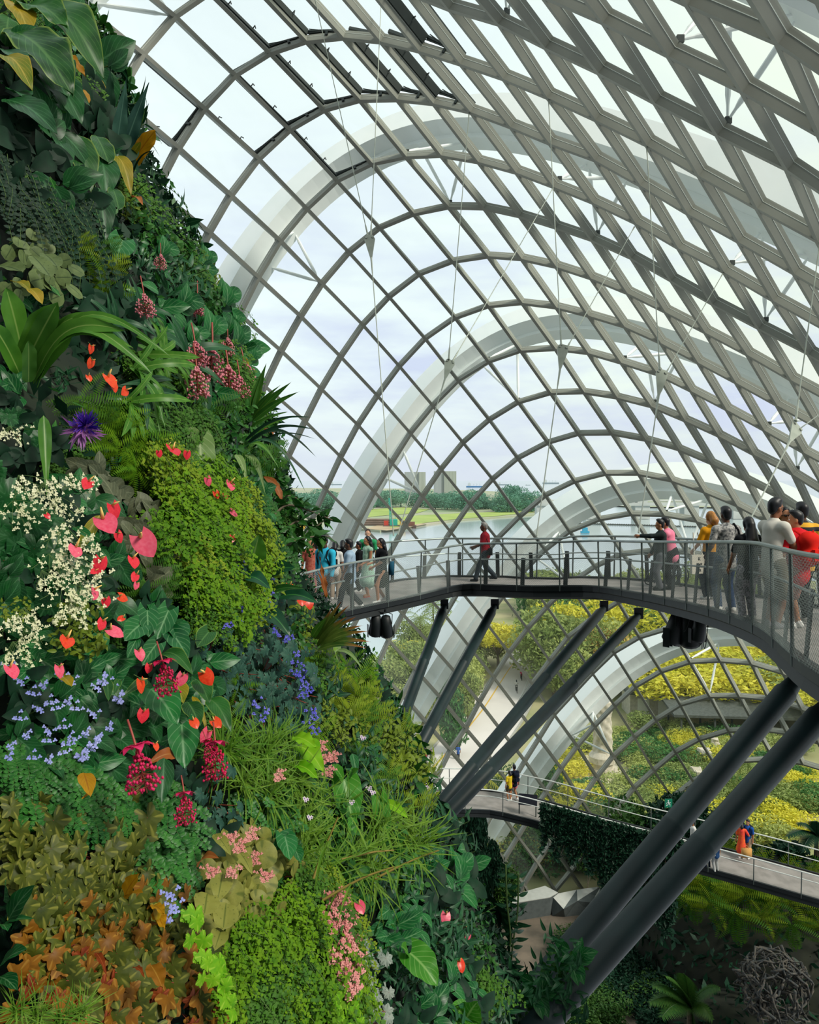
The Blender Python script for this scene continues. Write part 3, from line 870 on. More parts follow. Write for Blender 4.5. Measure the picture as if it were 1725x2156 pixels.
# loose hanging fins and cross bearers under the deck
LO = drop_path([(900, 1709, 15.25), (940, 1706, 15.3), (970, 1706, 15.35), (1034, 1708, 15.5), (1085, 1719, 15.65), (1134, 1731, 15.8), (1201, 1751, 16.0),
                (1300, 1779, 16.3), (1469, 1824, 16.75), (1589, 1857, 17.0), (1725, 1896, 17.25), (1900, 1945, 17.6)])
LON = resample(catmull(LO, 80), .6)
lo_root = thing('suspended_walkway', 'lower walkway with thin white rails and a curtain of ivy', 'walkway')
m_rail_keep = m_rail
m_rail = paint('white_rail', 'd5dad6', 'c9cfcb', rough=.4)
LOF = walkway(lo_root, LON, 2.4, 1.05, 1.9, 0, fin=False, girder=.26)
m_rail = m_rail_keep


def deck_at(px, py, N=UPN, Fa=UPF):
    """point of the walkway deck seen at a pixel"""
    bv = DECKS[id(N)] if id(N) in DECKS else None
    if bv is None:
        V = [Vector(p) for p in N] + [Vector(p) for p in Fa]
        n = len(N)
        bv = BVHTree.FromPolygons(V, [(i, i + 1, n + i + 1, n + i) for i in range(n - 1)])
        DECKS[id(N)] = bv
    r = ray(px, py)
    h = bv.ray_cast(Vector((0, 0, EYE)), Vector(r).normalized())
    if h[0] is not None:
        return np.array(h[0])
    # beside the deck: nearest deck height
    M = (N + Fa) / 2
    best = None
    for p in M:
        q = r * (p[1] / r[1])
        e = abs(q[0] - p[0]) + abs(q[2] + EYE - p[2])
        if best is None or e < best[0]:
            best = (e, p)
    return best[1].copy()


DECKS = {}

# ------------------------------------------------------------------ raking struts under the upper walkway
STRUT = [((936, 1276), 23.6, (822, 1585), 18.6, 'dark raking strut under the walkway, leftmost of all'),
         ((1042, 1276), 23.4, (868, 1602), 18.2, 'dark raking strut under the walkway, second from the left'),
         ((1272, 1280), 22.4, (880, 1752), 14.6, 'long dark strut crossing the road view, upper one of that pair'),
         ((1345, 1296), 21.0, (905, 1752), 13.9, 'long dark strut crossing the road view, lower one of that pair'),
         ((1685, 1422), 9.9, (1068, 2156), 7.6, 'thick dark strut at lower right, upper one of that pair'),
         ((1760, 1470), 9.0, (1140, 2156), 7.0, 'thick dark strut at lower right, nearer one of that pair')]
for (a, ya, b, yb, lab) in STRUT:
    A, B = at(*a, ya), at(*b, yb)
    d = unit(B - A)
    if a[0] > 1600:
        B = B + d * 2.0
    else:
        B = B + d * 1.2
    L = np.linalg.norm(B - A)
    root = thing('support_strut', lab, 'strut', tuple(A), group='raking struts under the upper walkway')
    mb = MB()
    s = [0, .08, .3, .34, L * .36, L * .36 + .02, L * .36 + .04, L * .7, L * .7 + .02, L * .7 + .04, L]
    r = [.07, .09, .12, .14, .14, .146, .14, .14, .146, .14, .14]
    mb.tube([d * q for q in s], r, 20)
    mb.build('tube', m_strut, root, smooth=True)
    mb = MB()
    mb.box((0, 0, .06), (.24, .06, .3))
    mb.tube([(-.06, 0, 0), (.06, 0, 0)], .07, 10)
    mb.build('pin_bracket', m_gird, root)

# ------------------------------------------------------------------ tie rods: two upper rods meet at a plate, one lower rod runs on to the railing edge
m_rod = paint('tie_rod_steel', 'a9afa4', '9ba196', rough=.35, metal=.4)


def wedge(mb, c, d, w, n, s=1.0):
    mb.sweep([c - n * .02, c + n * .02], [d, d], [w, w], [(-.5 * s, -.03), (-.5 * s, .03), (.32 * s, .2), (.5 * s, .12), (.5 * s, -.12), (.32 * s, -.2)])


TIES = [((663, -4), (803, -4), (780, 520), (829, 1128), 34, 26.5, 'nearest the fern wall, its rods crossing the first white arch'),
        ((988, 238), (1167, 392), (943, 778), (838, 1126), None, 25.5, 'ending on the railing above the long haired women'),
        ((1155, 203), (1336, 478), (1183, 752), (1130, 1128), None, 24.5, 'ending on the railing right of the red shirted walker'),
        ((1362, 306), (1523, 575), (1391, 806), (1345, 1122), None, 23.6, 'ending just left of the pointing man'),
        ((1727, 510), (1740, 862), (1672, 912), (1574, 1106), None, 17.8, 'ending above the long dark haired woman')]
for (t1, t2, br, end, ty, ey, lab) in TIES:
    def top(t):
        if ty:
            return at(t[0], t[1], ty)
        best = min(S, key=lambda k: abs(proj(S[k])[0] - t[0]) + abs(proj(S[k])[1] - t[1]))
        return at(t[0], t[1], S[best][1])

    def proj(P):
        x, y, z = P[0], P[1], P[2] - EYE
        c, s = math.cos(PITCH), math.sin(PITCH)
        dep, upv = y * c - z * s, y * s + z * c
        return CX + F * x / dep, CY - F * upv / dep

    A1, A2, E_ = top(t1), top(t2), at(end[0], end[1], ey)
    yb = ey + .42 * (min(A1[1], A2[1]) - ey)
    C = at(br[0], br[1], yb)
    d = unit(C - E_)
    root = thing('tie_rod', 'forked grey tie rod ' + lab, 'tie rod', tuple(C), group='tie rods hanging from the roof')
    w = unit(np.cross(d, [0, 1, 0]))
    nn = np.cross(d, w)
    for T in (A1, A2):
        mb = MB()
        e = unit(T - C)
        st = C + e * .45
        L = np.linalg.norm(T - st)
        mb.tube([st - C, st + e * .1 - C, st + e * .5 - C, st + e * .6 - C, T - e * .5 - C, T - C], [.05, .035, .03, .018, .018, .035], 6)
        mb.build('upper_rod', m_rod, root)
    mb = MB()
    wedge(mb, np.zeros(3), d, w, nn, 1.0)
    for q in (-.12, .12):
        mb.tube([d * .4 + w * q - nn * .05, d * .4 + w * q + nn * .05], .05, 8)
    mb.build('fork_plate', m_rod, root)
    mb = MB()
    st = C - d * .45
    mb.tube([st - C, st - d * .6 - C, st - d * .7 - C, E_ - C + d * .3, E_ - C], [.04, .028, .02, .02, .03], 6)
    mb.build('lower_rod', m_rod, root)

# ------------------------------------------------------------------ floodlights slung under the deck
m_black = paint('black_metal', '0e1416', '151c1e', rough=.5)


def floodlight(px, py, Y, s, yaw, lab):
    c = at(px, py, Y)
    root = thing('floodlight', lab, 'light', tuple(c), group='floodlights under the upper walkway')
    root.rotation_euler = (0, 0, yaw)
    mb = MB()
    P = [(0, 0, .16), (0, .02, .13), (0, .06, -.05), (0, .12, -.25), (0, .13, -.27)]
    mb.tube(np.array(P) * s, [.04 * s, .1 * s, .13 * s, .15 * s, .15 * s], 14)
    mb.build('housing', m_black, root, smooth=True)
    mb = MB()
    mb.sweep(np.array([(-.14, 0, -.02), (-.15, 0, .2), (0, 0, .25), (.15, 0, .2), (.14, 0, -.02)]) * s, [(0, 1, 0)] * 5, [(1, 0, 0), (.7, 0, .7), (0, 0, 1), (-.7, 0, .7), (-1, 0, 0)],
             [(-.02, -.008), (.02, -.008), (.02, .008), (-.02, .008)])
    mb.build('yoke', m_black, root)
    mb = MB()
    mb.tube([(0, 0, .24 * s), (0, 0, .3 * s)], .03 * s, 8)
    mb.build('clamp', m_black, root)
    mb = MB()
    for q in (-.16, -.06, .04, .16):
        mb.box((q * s, .13 * s, -.2 * s), (.01, .1 * s, .28 * s))
    mb.build('barn_door', m_black, root)


floodlight(793, 1310, 20.2, 1.2, .3, 'black floodlight under the walkway, nearest the bromeliad')
floodlight(812, 1312, 20.2, 1.2, -.2, 'black floodlight under the walkway, right beside the first')
floodlight(1432, 1313, 17.0, 1.5, .8, 'black floodlight clamped under the bend of the deck, first of the cluster')
floodlight(1452, 1318, 16.8, 1.5, -.5, 'black floodlight in the middle of the cluster under the bend')
floodlight(1477, 1318, 16.4, 1.1, .2, 'black floodlight at the right of the cluster under the bend')
# cable loops hanging from the cluster
mb = MB()
for k in range(5):
    a = at(1430 + k * 12, 1300 + k, 16.8)
    b = at(1452 + k * 10, 1304 + k, 16.6)
    pts = [a + (b - a) * t + np.array([0, 0, -.28 * math.sin(math.pi * t) * (1 + .3 * k % 2)]) for t in np.linspace(0, 1, 9)]
    mb.tube(pts, .009, 5)
tag(mb.build('power_cable', m_black), 'loops of black cable hanging below the floodlight cluster', 'cable')
# ================================================================== OUTDOORS
def poly(name, pts, z, mat, kind='structure', px=True, thick=0.0):
    P = [ground(x, y, z) if px else np.array([x, y, z]) for x, y in pts]
    mb = MB()
    n = len(P)
    mb.add(P, [tuple(range(n))])
    if thick:
        mb.add(P + [p - np.array([0, 0, thick]) for p in P], [(i, (i + 1) % n, n + (i + 1) % n, n + i) for i in range(n)])
    o = mb.build(name, mat)
    if o.data.polygons[0].normal.z < 0:
        o.data.flip_normals()
    if kind:
        o['kind'] = kind
    return o


def water_mat():
    m, nt, out = new_mat('water')
    N, L = nt.nodes.new, nt.links.new
    b = N('ShaderNodeBsdfPrincipled')
    b.inputs['Base Color'].default_value = lin('a9b8bd')
    b.inputs['Roughness'].default_value = .12
    tc = N('ShaderNodeTexCoord')
    mp = N('ShaderNodeMapping')
    mp.inputs['Scale'].default_value = (.05, .25, 1)
    nz = N('ShaderNodeTexNoise')
    nz.inputs['Scale'].default_value = 1
    nz.inputs['Detail'].default_value = 4
    bp = N('ShaderNodeBump')
    bp.inputs['Strength'].default_value = .12
    L(tc.outputs['Object'], mp.inputs[0])
    L(mp.outputs[0], nz.inputs['Vector'])
    L(nz.outputs['Fac'], bp.inputs['Height'])
    L(bp.outputs[0], b.inputs['Normal'])
    L(b.outputs[0], out.inputs[0])
    return m


m_water = water_mat()
m_land = paint('garden_earth', 'a8a078', '8a9060', scale=.12, rough=.9)
m_lawn = paint('lawn', 'a8b863', '93a852', scale=.03, rough=.9)
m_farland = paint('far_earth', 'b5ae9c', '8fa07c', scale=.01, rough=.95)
m_road = paint('pale_asphalt', 'dcd4d0', 'd0c8c4', scale=.15, rough=.9)
m_yel = paint('yellow_road_paint', 'e0b64a', 'd8ac40', rough=.7)
m_wht = paint('white_road_paint', 'e8e6e2', 'dedcd8', rough=.7)
m_kerb = paint('kerb_stone', 'aaa79d', '9c998f', rough=.9)
m_stone = paint('pale_carved_stone', 'd8cfc0', 'c3b8a6', scale=2.5, rough=.85, bump=.6)
m_pave = paint('pale_paving', 'd9cfbb', 'cbbfa8', scale=1.0, rough=.9)
m_sand = paint('bare_sand', 'bfa98c', 'a89274', scale=.05, rough=.95)

poly('water_surface', [(-14000, 60), (14000, 60), (14000, 25000), (-14000, 25000)], -1.2, m_water, px=False)
LAND = [(330, 1700), (560, 1560), (700, 1470), (770, 1425), (835, 1368), (900, 1318), (985, 1278), (1100, 1255), (1250, 1242), (1400, 1236), (1600, 1226), (2000, 1215), (2400, 1400), (2500, 2100), (1500, 2400), (400, 2400)]
poly('terrain', LAND, -.02, m_land, thick=1.5)
poly('far_shore_land', [(300, 1128), (560, 1124), (700, 1117), (760, 1113), (800, 1117), (850, 1112), (900, 1103), (960, 1095), (1040, 1089), (1140, 1082), (1180, 1070), (1160, 1050), (1080, 1036), (900, 1029), (600, 1027), (300, 1030)], 0, m_farland, thick=1.5)
poly('lawn', [(815, 1092), (880, 1085), (960, 1081), (1110, 1075), (1128, 1078), (1040, 1087), (960, 1093), (900, 1100), (850, 1108), (822, 1112)], .25, m_lawn)
poly('lawn', [(690, 1085), (760, 1073), (850, 1068), (905, 1072), (880, 1080), (800, 1086), (740, 1093)], .3, m_lawn)
poly('far_shore_land', [(1260, 1062), (1330, 1050), (1450, 1048), (1700, 1052), (1900, 1060), (1900, 1075), (1500, 1068), (1330, 1067)], 0, m_farland)
poly('sand_bank', [(770, 1113), (800, 1104), (860, 1100), (900, 1103), (862, 1110), (815, 1117)], .2, m_sand)

ROADC = [(700, 1960, 96), (790, 1800, 88), (880, 1690, 76), (960, 1600, 66), (1040, 1500, 56), (1075, 1440, 46), (1098, 1400, 38), (1128, 1365, 32), (1170, 1340, 26), (1240, 1322, 20)]


def road_edge(off, z):
    P = np.array([ground(x + off * w, y, z) for x, y, w in ROADC])
    return catmull(P, 50)


A, B = road_edge(-1.05, .03), road_edge(1.25, .03)
mb = MB()
n = len(A)
mb.add(np.concatenate([A, B]), [(i, i + 1, n + i + 1, n + i) for i in range(n - 1)])
mb.build('road', m_road)['kind'] = 'structure'
for off, w, m, nm in ((-.5, .03, m_yel, 'road_marking'), (.72, .022, m_wht, 'road_marking')):
    A, B = road_edge(off - w, .045), road_edge(off + w, .045)
    mb = MB()
    mb.add(np.concatenate([A, B]), [(i, i + 1, n + i + 1, n + i) for i in range(n - 1)])
    mb.build(nm, m)['kind'] = 'structure'
for off in (-1.08, 1.28):
    A = road_edge(off, .0)
    mb = MB()
    mb.sweep(A, side_of(A, 1), np.tile([0, 0, 1.], (n, 1)), [(-.12, 0), (.12, 0), (.12, .16), (-.12, .16)])
    mb.build('kerb', m_kerb)['kind'] = 'structure'
# plaza of the pillar and garden paths
mb = MB()
c = ground(1268, 1632)
mb.add([c + np.array([7.5 * math.cos(t), 6.0 * math.sin(t), .05]) for t in np.linspace(0, 2 * math.pi, 40)[:-1]], [tuple(range(39))])
mb.build('pavement_circle', m_pave)['kind'] = 'structure'
for pts, w in (([(1330, 1588), (1380, 1600), (1410, 1615), (1440, 1628)], 1.0), ([(1250, 1660), (1225, 1700), (1280, 1712)], 2.0), ([(1420, 1580), (1500, 1590), (1580, 1600)], 1.5), ([(985, 1735), (1010, 1730), (1030, 1725)], 5)):
    P = catmull(np.array([ground(x, y, .04) for x, y in pts]), 16)
    I = side_of(P, 1)
    mb = MB()
    mb.add(np.concatenate([P - I * w, P + I * w]), [(i, i + 1, 17 + i, 16 + i) for i in range(15)])
    mb.build('garden_path', m_pave)['kind'] = 'structure'

# carved stone pillar
root = thing('carved_pillar', 'tall pale stone pillar carved with reliefs on a round paved circle', 'pillar', tuple(c))
mb = MB()
mb.tube([(0, 0, 0), (0, 0, .9)], 1.35, 8)
mb.tube([(0, 0, .9), (0, 0, 1.5)], [1.2, 1.2], 8)
mb.tube([(0, 0, 1.5), (0, 0, 2.1), (0, 0, 2.6)], [1.4, 1.4, 1.0], 24)
mb.build('pedestal', m_stone, root)
mb = MB()
zz = np.linspace(2.6, 7.9, 46)
ang = np.arange(40) * 2 * math.pi / 40
V = []
for z in zz:
    rr = .98 - .02 * (z - 2.6) + .09 * np.sin(3 * ang + 4 * z) * np.sin(2.3 * z + 2 * ang) + .06 * np.sin(7 * ang - 3 * z)
    V.append(np.stack([rr * np.cos(ang), rr * np.sin(ang), np.full(40, z)], 1))
V = np.concatenate(V)
mb.add(V, [(i * 40 + j, i * 40 + (j + 1) % 40, (i + 1) * 40 + (j + 1) % 40, (i + 1) * 40 + j) for i in range(45) for j in range(40)] + [tuple(45 * 40 + j for j in range(40))])
mb.build('carved_shaft', m_stone, root, smooth=True)


def rock(px, py, w, h, lab, z=0):
    c = ground(px, py, z)
    s = c[1] / F
    mb = MB()
    mb.ball((0, 0, h * s * .35), (w * s * .5, w * s * .4, h * s * .65), 14, 10)
    V = mb.V[0]
    V += (np.sin(V * 9.1 / (w * s) + 1.3) * np.cos(V[:, [1, 2, 0]] * 7.7 / (w * s))) * w * s * .12
    o = mb.build('boulder', m_stone)
    o.location = c
    return tag(o, lab, 'rock', 'pale boulders in the garden')


rock(786, 1468, 48, 42, 'pale rounded boulder beyond the glass beside the shoreline palms')
rock(1246, 1668, 26, 34, 'pale standing boulder on the garden bed below the carved pillar')
rock(1262, 1702, 34, 18, 'low pale boulder just above the lower walkway railing')
rock(1507, 1590, 22, 40, 'slim pale standing stone behind the thick struts')
rock(1485, 1612, 40, 42, 'lumpy pale rock stack just left of the thick struts')
rock(1467, 1650, 34, 40, 'pale weathered rock lowest beside the thick struts')

# small white bollards and garden hut
m_hutwall = paint('hut_wall', 'cfcbc0', 'bdb9ae', rough=.9)
m_roofgrey = paint('hut_roof', '565b58', '4a4f4c', rough=.9)
root = thing('garden_hut', 'low pale garden building with white doors under the yellow trees', 'building', tuple(ground(1385, 1500)))
mb = MB()
mb.box((0, 0, 1.6), (8.5, 4, 3.2))
mb.build('walls', m_hutwall, root)
mb = MB()
mb.box((0, -.3, 3.35), (9.6, 5.2, .35))
mb.build('roof', m_roofgrey, root)
for q in (-2.5, .2, 3.2):
    mb = MB()
    mb.box((q, -2.03, 1.25), (1.5, .08, 2.4))
    mb.build('door', m_white, root)
root = thing('pavilion', 'long low dark roofed pavilion between the yellow trees and the garden', 'building', tuple(ground(1560, 1545)))
mb = MB()
mb.add([(-9, -2.5, 3.1), (9, -2.5, 2.6), (9, 3, 3.4), (-9, 3, 3.9), (-9, -2.5, 2.8), (9, -2.5, 2.3), (9, 3, 3.1), (-9, 3, 3.6)], [(0, 1, 2, 3), (7, 6, 5, 4), (0, 4, 5, 1), (1, 5, 6, 2), (2, 6, 7, 3), (3, 7, 4, 0)])
mb.build('roof', m_roofgrey, root)
for q in (-8, -4, 0, 4, 8):
    mb = MB()
    mb.box((q, -2.1, 1.25), (.2, .2, 2.5))
    mb.box((q, 2.6, 1.6), (.2, .2, 3.2))
    mb.build('post', m_roofgrey, root)
m_blue = paint('blue_canopy', '3f9fd0', '4fb4c8', rough=.6)
m_redp = paint('red_paint', 'd8432c', 'c93c28', rough=.6)
m_teal = paint('teal_paint', '25a89a', '2fb8a6', rough=.6)
root = thing('play_tent', 'bright blue play canopy with red posts beyond the yellow trees', 'tent', tuple(ground(1650, 1455)))
mb = MB()
for q, h in ((-2.5, 2.4), (1.2, 3.0), (4.5, 2.3)):
    mb.add([(q - 2, -1.5, h - .5), (q + 2, -1.5, h - .5), (q + 2, 1.5, h - .5), (q - 2, 1.5, h - .5), (q, 0, h + .8)], [(0, 1, 4), (1, 2, 4), (2, 3, 4), (3, 0, 4), (3, 2, 1, 0)])
mb.build('canopy', m_blue, root)
for q in (-4.4, -.6, 3, 6.4):
    mb = MB()
    mb.tube([(q, -1.4, 0), (q, -1.4, 2.9)], .12, 8)
    mb.build('post', m_redp, root)

# far things: two grey blocks on the sea shore, ships, barge and crane, containers, barrage
m_blk = paint('grey_cladding', 'a5adb4', 'b4bbc0', scale=.3, rough=.8, stretch=(6, 6, .05))
m_blk2 = paint('pale_cladding', 'bcc2bd', '9fa8a0', scale=.5, rough=.8, stretch=(5, 5, .05))
for (x0, x1, y0, y1, Y, sp, lab) in ((852, 896, 994, 1036, 1180, .68, 'left one of two grey windowless blocks by the sea'), (914, 960, 992, 1032, 1200, .45, 'right one of two grey windowless blocks, streaked cladding')):
    s = Y / F
    c = ground((x0 + x1) / 2, 1040)
    c = at((x0 + x1) / 2, 1040, Y)
    c[2] = 0
    top = at(x0, y0, Y)[2]
    root = thing('sea_building', lab, 'building', tuple(c), group='grey blocks on the far shore')
    w = (x1 - x0) * s
    mb = MB()
    mb.box((-w / 2 + w * sp / 2, 0, top / 2), (w * sp, 20, top))
    mb.build('main_block', m_blk, root)
    mb = MB()
    mb.box((w / 2 - w * (1 - sp) / 2, -2, top / 2), (w * (1 - sp), 22, top * .995))
    mb.build('side_block', m_blk2, root)
m_hull = [paint('blue_hull', '5f8fc4', '6a98c9', rough=.7), paint('grey_hull', '9aa9b5', 'a4b2bd', rough=.7)]
m_super = paint('ship_white', 'cfd6d8', 'd6dcde', rough=.7)


def ship(px, py, w, Y, hullm, lab):
    s = Y / F
    L = w * s
    c = at(px, py, Y)
    c[2] = -1.2
    root = thing('ship', lab, 'ship', tuple(c), group='ships on the horizon')
    k = L / 10
    mb = MB()
    mb.sweep([(-5 * k, 0, 0), (-4.6 * k, 0, 0), (3.8 * k, 0, 0), (5 * k, 0, 0)], [(0, 1, 0)] * 4, [(0, 0, 1)] * 4, [(-.6 * k, -.3 * k), (.6 * k, -.3 * k), (.8 * k, .9 * k), (-.8 * k, .9 * k)])
    mb.build('hull', hullm, root)
    mb = MB()
    mb.box((-3.2 * k, 0, 1.5 * k), (1.6 * k, 1.2 * k, 1.4 * k))
    mb.box((-3.2 * k, 0, 2.4 * k), (1.0 * k, .9 * k, .6 * k))
    mb.build('bridge_house', m_super, root)
    for q in (-.8, 1, 2.8):
        mb = MB()
        mb.tube([(q * k, 0, .9 * k), (q * k, 0, 2.3 * k)], .09 * k, 5)
        mb.tube([(q * k, 0, 2.1 * k), ((q + .9) * k, 0, 1.5 * k)], .06 * k, 5)
        mb.build('mast', m_super, root)


ship(1000, 1020, 36, 3300, m_hull[0], 'blue hulled cargo ship on the sea, largest of the ships')
ship(1060, 1014, 24, 4600, m_hull[1], 'grey ship right of the blue hulled cargo ship')
ship(1112, 1015, 10, 4400, m_hull[1], 'tiny boat right of the grey ship on the sea')
ship(1160, 1012, 34, 6000, m_hull[1], 'faint long ship on the horizon, rightmost')
ship(708, 1015, 24, 4800, m_hull[1], 'faint ship on the horizon left of the tall white arch leg')
root = thing('barge', 'work barge with timber stacks and machinery at the far bank', 'barge', tuple(ground(842, 1112, -1.2)))
mb = MB()
mb.box((0, 0, .8), (22, 8, 2.2))
mb.build('hull', paint('barge_hull', '5b4a48', '6b5650', rough=.9), root)
for q, c, sz in ((-9, m_redp, (3, 3, 3)), (-4, m_teal, (5, 4, 4)), (2, m_yel, (4, 3, 3.4)), (7, paint('rust', '8a5a48', '7b4e3e'), (6, 4, 2.4))):
    mb = MB()
    mb.box((q, 0, 1.9 + sz[2] / 2), sz)
    mb.build('deck_load', c, root)
mb = MB()
for q in (-1, 1):
    mb.tube([(-6 + q * .5, 0, 2), (-7 + q * .3, 0, 20)], .25, 5)
mb.tube([(-7, 0, 20), (-2, 0, 4)], .12, 5)
for k in range(8):
    z = 3 + k * 2.1
    mb.tube([(-6.6, 0, z), (-6.0, 0, z + 1)], .12, 4)
mb.build('crane_mast', m_teal, root)
root = thing('timber_stack', 'brown stack of piles left of the work barge', 'timber', tuple(ground(796, 1106)))
mb = MB()
for k in range(14):
    mb.tube([(-12, 0, 1 + .0), (12, 0, 1)] + np.array([0, (k % 5) * 1.6 - 3, (k // 5) * 1.4]), .75, 7)
mb.build('piles', paint('brown_piles', '6f5a50', '8a7466'), root)
for px, py, w, h, m, lab in ((608, 1108, 17, 24, m_teal, 'tall teal site container beyond the leaves at far left'), (625, 1113, 9, 14, m_teal, 'smaller teal site container'), (640, 1114, 22, 10, m_yel, 'yellow site machine body right of the teal containers')):
    c = ground(px, py)
    s = c[1] / F
    mb = MB()
    mb.box((0, 0, h * s / 2), (w * s, w * s * .8, h * s))
    mb.box((0, -w * s * .41, h * s / 2), (w * s * .8, .4, h * s * .7))
    o = mb.build('site_container', m)
    o.location = c
    tag(o, lab, 'container', 'containers on the far building site')
m_conc = paint('barrage_concrete', 'd5d6d2', 'c5c7c4', scale=.1, rough=.9)
root = thing('barrage', 'long pale concrete barrage bridge across the water behind the visitors', 'bridge', tuple(ground(1400, 1092, -1)))
mb = MB()
mb.box((60, 0, 12), (330, 14, 2.5))
mb.box((60, 0, 15), (330, 6, 1.2))
mb.build('deck', m_conc, root)
for q in range(-100, 230, 40):
    mb = MB()
    mb.box((q, 0, 6), (12, 12, 12))
    mb.box((q, -2, 14), (8, 8, 6))
    mb.build('pier', m_conc, root)
mb = MB()
for k in range(60):
    mb.ball((ground(1195, 1102, -1) + (ground(1480, 1110, -1) - ground(1195, 1102, -1)) * k / 59), .9, 6, 4)
tag(mb.build('float_line', m_roofgrey), 'string of dark floats across the water', 'float line')
mb = MB()
c = ground(1232, 1122, -1)
mb.box((0, 0, .5), (5, 2.2, 1.2))
mb.box((0, 0, 2.2), (3, 1.8, 2.2))
o = mb.build('small_boat', m_blue)
o.location = c
tag(o, 'small blue boat on the water behind the railing', 'boat')

# ------------------------------------------------------------------ trees
TREE_M = {'dark': leafmat('tree_dark', '2e5a2c', '47713a', trans=.2, rough=.7, dk=1.45), 'mid': leafmat('tree_mid', '64783e', '8a9458', trans=.25, rough=.7, dk=1.45),
          'yellow': leafmat('tree_yellow', 'a9aa32', 'c4bb48', trans=.3, rough=.7, dk=1.45), 'olive': leafmat('tree_olive', '86904a', '9aa262', trans=.25, rough=.7, dk=1.45),
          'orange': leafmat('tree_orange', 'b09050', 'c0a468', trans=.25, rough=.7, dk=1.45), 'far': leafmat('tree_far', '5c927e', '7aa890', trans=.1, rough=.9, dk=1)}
m_bark = paint('bark', '6e6353', '584e40', scale=6, rough=.9)


def cards(mb, P, size, mi=0, N=None, aspect=1.6):
    """scatter pointed leaf quads at points"""
    n = len(P)
    d = npr.normal(size=(n, 3))
    if N is not None:
        d = d * .8 + N
    d /= np.linalg.norm(d, axis=1)[:, None]
    r = npr.normal(size=(n, 3))
    u = np.cross(d, r)
    u /= np.linalg.norm(u, axis=1)[:, None]
    v = np.cross(d, u)
    s = size * (.6 + .8 * npr.rand(n))[:, None]
    V = np.stack([P - u * s * .5 * aspect, P - v * s * .32, P + u * s * .5 * aspect, P + v * s * .32], 1).reshape(-1, 3)
    uv = np.tile([[.5, 0], [.15, .5], [.5, 1], [.85, .5]], (n, 1))
    mb.addk(V, np.arange(n * 4).reshape(n, 4), uv, mi)


def crown_mesh(kind, seed, n=3600):
    st = np.random.RandomState(seed)
    mb = MB()
    blobs = []
    if kind == 'round':
        blobs = [((st.rand(3) - .5) * [.75, .75, .5] + [0, 0, .62], .24 + .12 * st.rand()) for _ in range(14)]
    elif kind == 'dense':
        blobs = [((st.rand(3) - .5) * [.8, .8, .6] + [0, 0, .5], .26 + .12 * st.rand()) for _ in range(14)]
    elif kind == 'flat':
        blobs = [((st.rand(3) - .5) * [1.1, 1.0, .22] + [0, 0, .72], .17 + .08 * st.rand()) for _ in range(22)]
    elif kind == 'tall':
        blobs = [(np.array([(st.rand() - .5) * .4, (st.rand() - .5) * .4, .2 + .7 * q]), .14 + .12 * math.sin(math.pi * q) + .04 * st.rand()) for q in np.linspace(0, 1, 14)]
    elif kind == 'bush':
        blobs = [((st.rand(3) - .5) * [.8, .8, .3] + [0, 0, .35], .25 + .15 * st.rand()) for _ in range(9)]
    per = n // len(blobs)
    for c, r in blobs:
        d = st.normal(size=(per, 3))
        d /= np.linalg.norm(d, axis=1)[:, None]
        q = r * (.75 + .3 * st.rand(per))[:, None]
        P = c + d * q * [1, 1, .8]
        P[:, 2] = np.maximum(P[:, 2], .02)
        cards(mb, P, .048, N=d * .7)
    return mb


CROWN = {}


def crown(kind, mat):
    k = (kind, mat, rnd.randint(0, 2))
    if k not in CROWN:
        CROWN[k] = crown_mesh(kind, hash(kind) % 97 + 11 * k[2] if False else len(CROWN) * 13 + 5).mesh('crown_' + kind, TREE_M[mat])
    return CROWN[k]


TRUNK = {}


def trunk(kind):
    if kind not in TRUNK:
        mb = MB()
        if kind == 'tall':
            mb.tube([(0, 0, 0), (.01, 0, .5), (0, 0, .8)], [.03, .02, .008], 7)
        else:
            mb.tube([(0, 0, 0), (.015, .01, .3), (.0, .02, .55), (.03, 0, .8)], [.035, .025, .02, .008], 7)
            for k in range(5):
                a = k * 1.26 + .3
                mb.tube([(.01, .01, .32), (.16 * math.cos(a), .16 * math.sin(a), .55), (.32 * math.cos(a), .3 * math.sin(a), .68)], [.018, .012, .005], 5)
        TRUNK[kind] = mb.mesh('trunk_' + kind, m_bark)
    return TRUNK[kind]


def tree(P, h, w, kind, mat, lab, group, name='tree'):
    M = np.eye(4)
    a = rnd.random() * 6.28
    M[:2, :2] = np.array([[math.cos(a), -math.sin(a)], [math.sin(a), math.cos(a)]]) * w
    M[2, 2] = h
    M[:3, 3] = P
    if kind == 'bush':
        o = link(name, crown(kind, mat), None, M)
        return tag(o, lab, 'shrub', group)
    r = thing(name, lab, 'tree', M=M, group=group)
    link('crown', crown(kind, mat), r)
    link('trunk', trunk(kind), r)
    return r


def inpoly(x, y, P):
    c = False
    j = len(P) - 1
    for i in range(len(P)):
        if (P[i][1] > y) != (P[j][1] > y) and x < (P[j][0] - P[i][0]) * (y - P[i][1]) / (P[j][1] - P[i][1]) + P[i][0]:
            c = not c
        j = i
    return c


def scatter(P, d, jit=.45, dy=None):
    xs = [p[0] for p in P]
    ys = [p[1] for p in P]
    out = []
    y = min(ys)
    dy = dy or d * .8
    row = 0
    while y <= max(ys):
        x = min(xs) + (row % 2) * d / 2
        while x <= max(xs):
            q = (x + (rnd.random() - .5) * 2 * jit * d, y + (rnd.random() - .5) * 2 * jit * dy)
            if inpoly(q[0], q[1], P):
                out.append(q)
            x += d
        y += dy
        row += 1
    return out


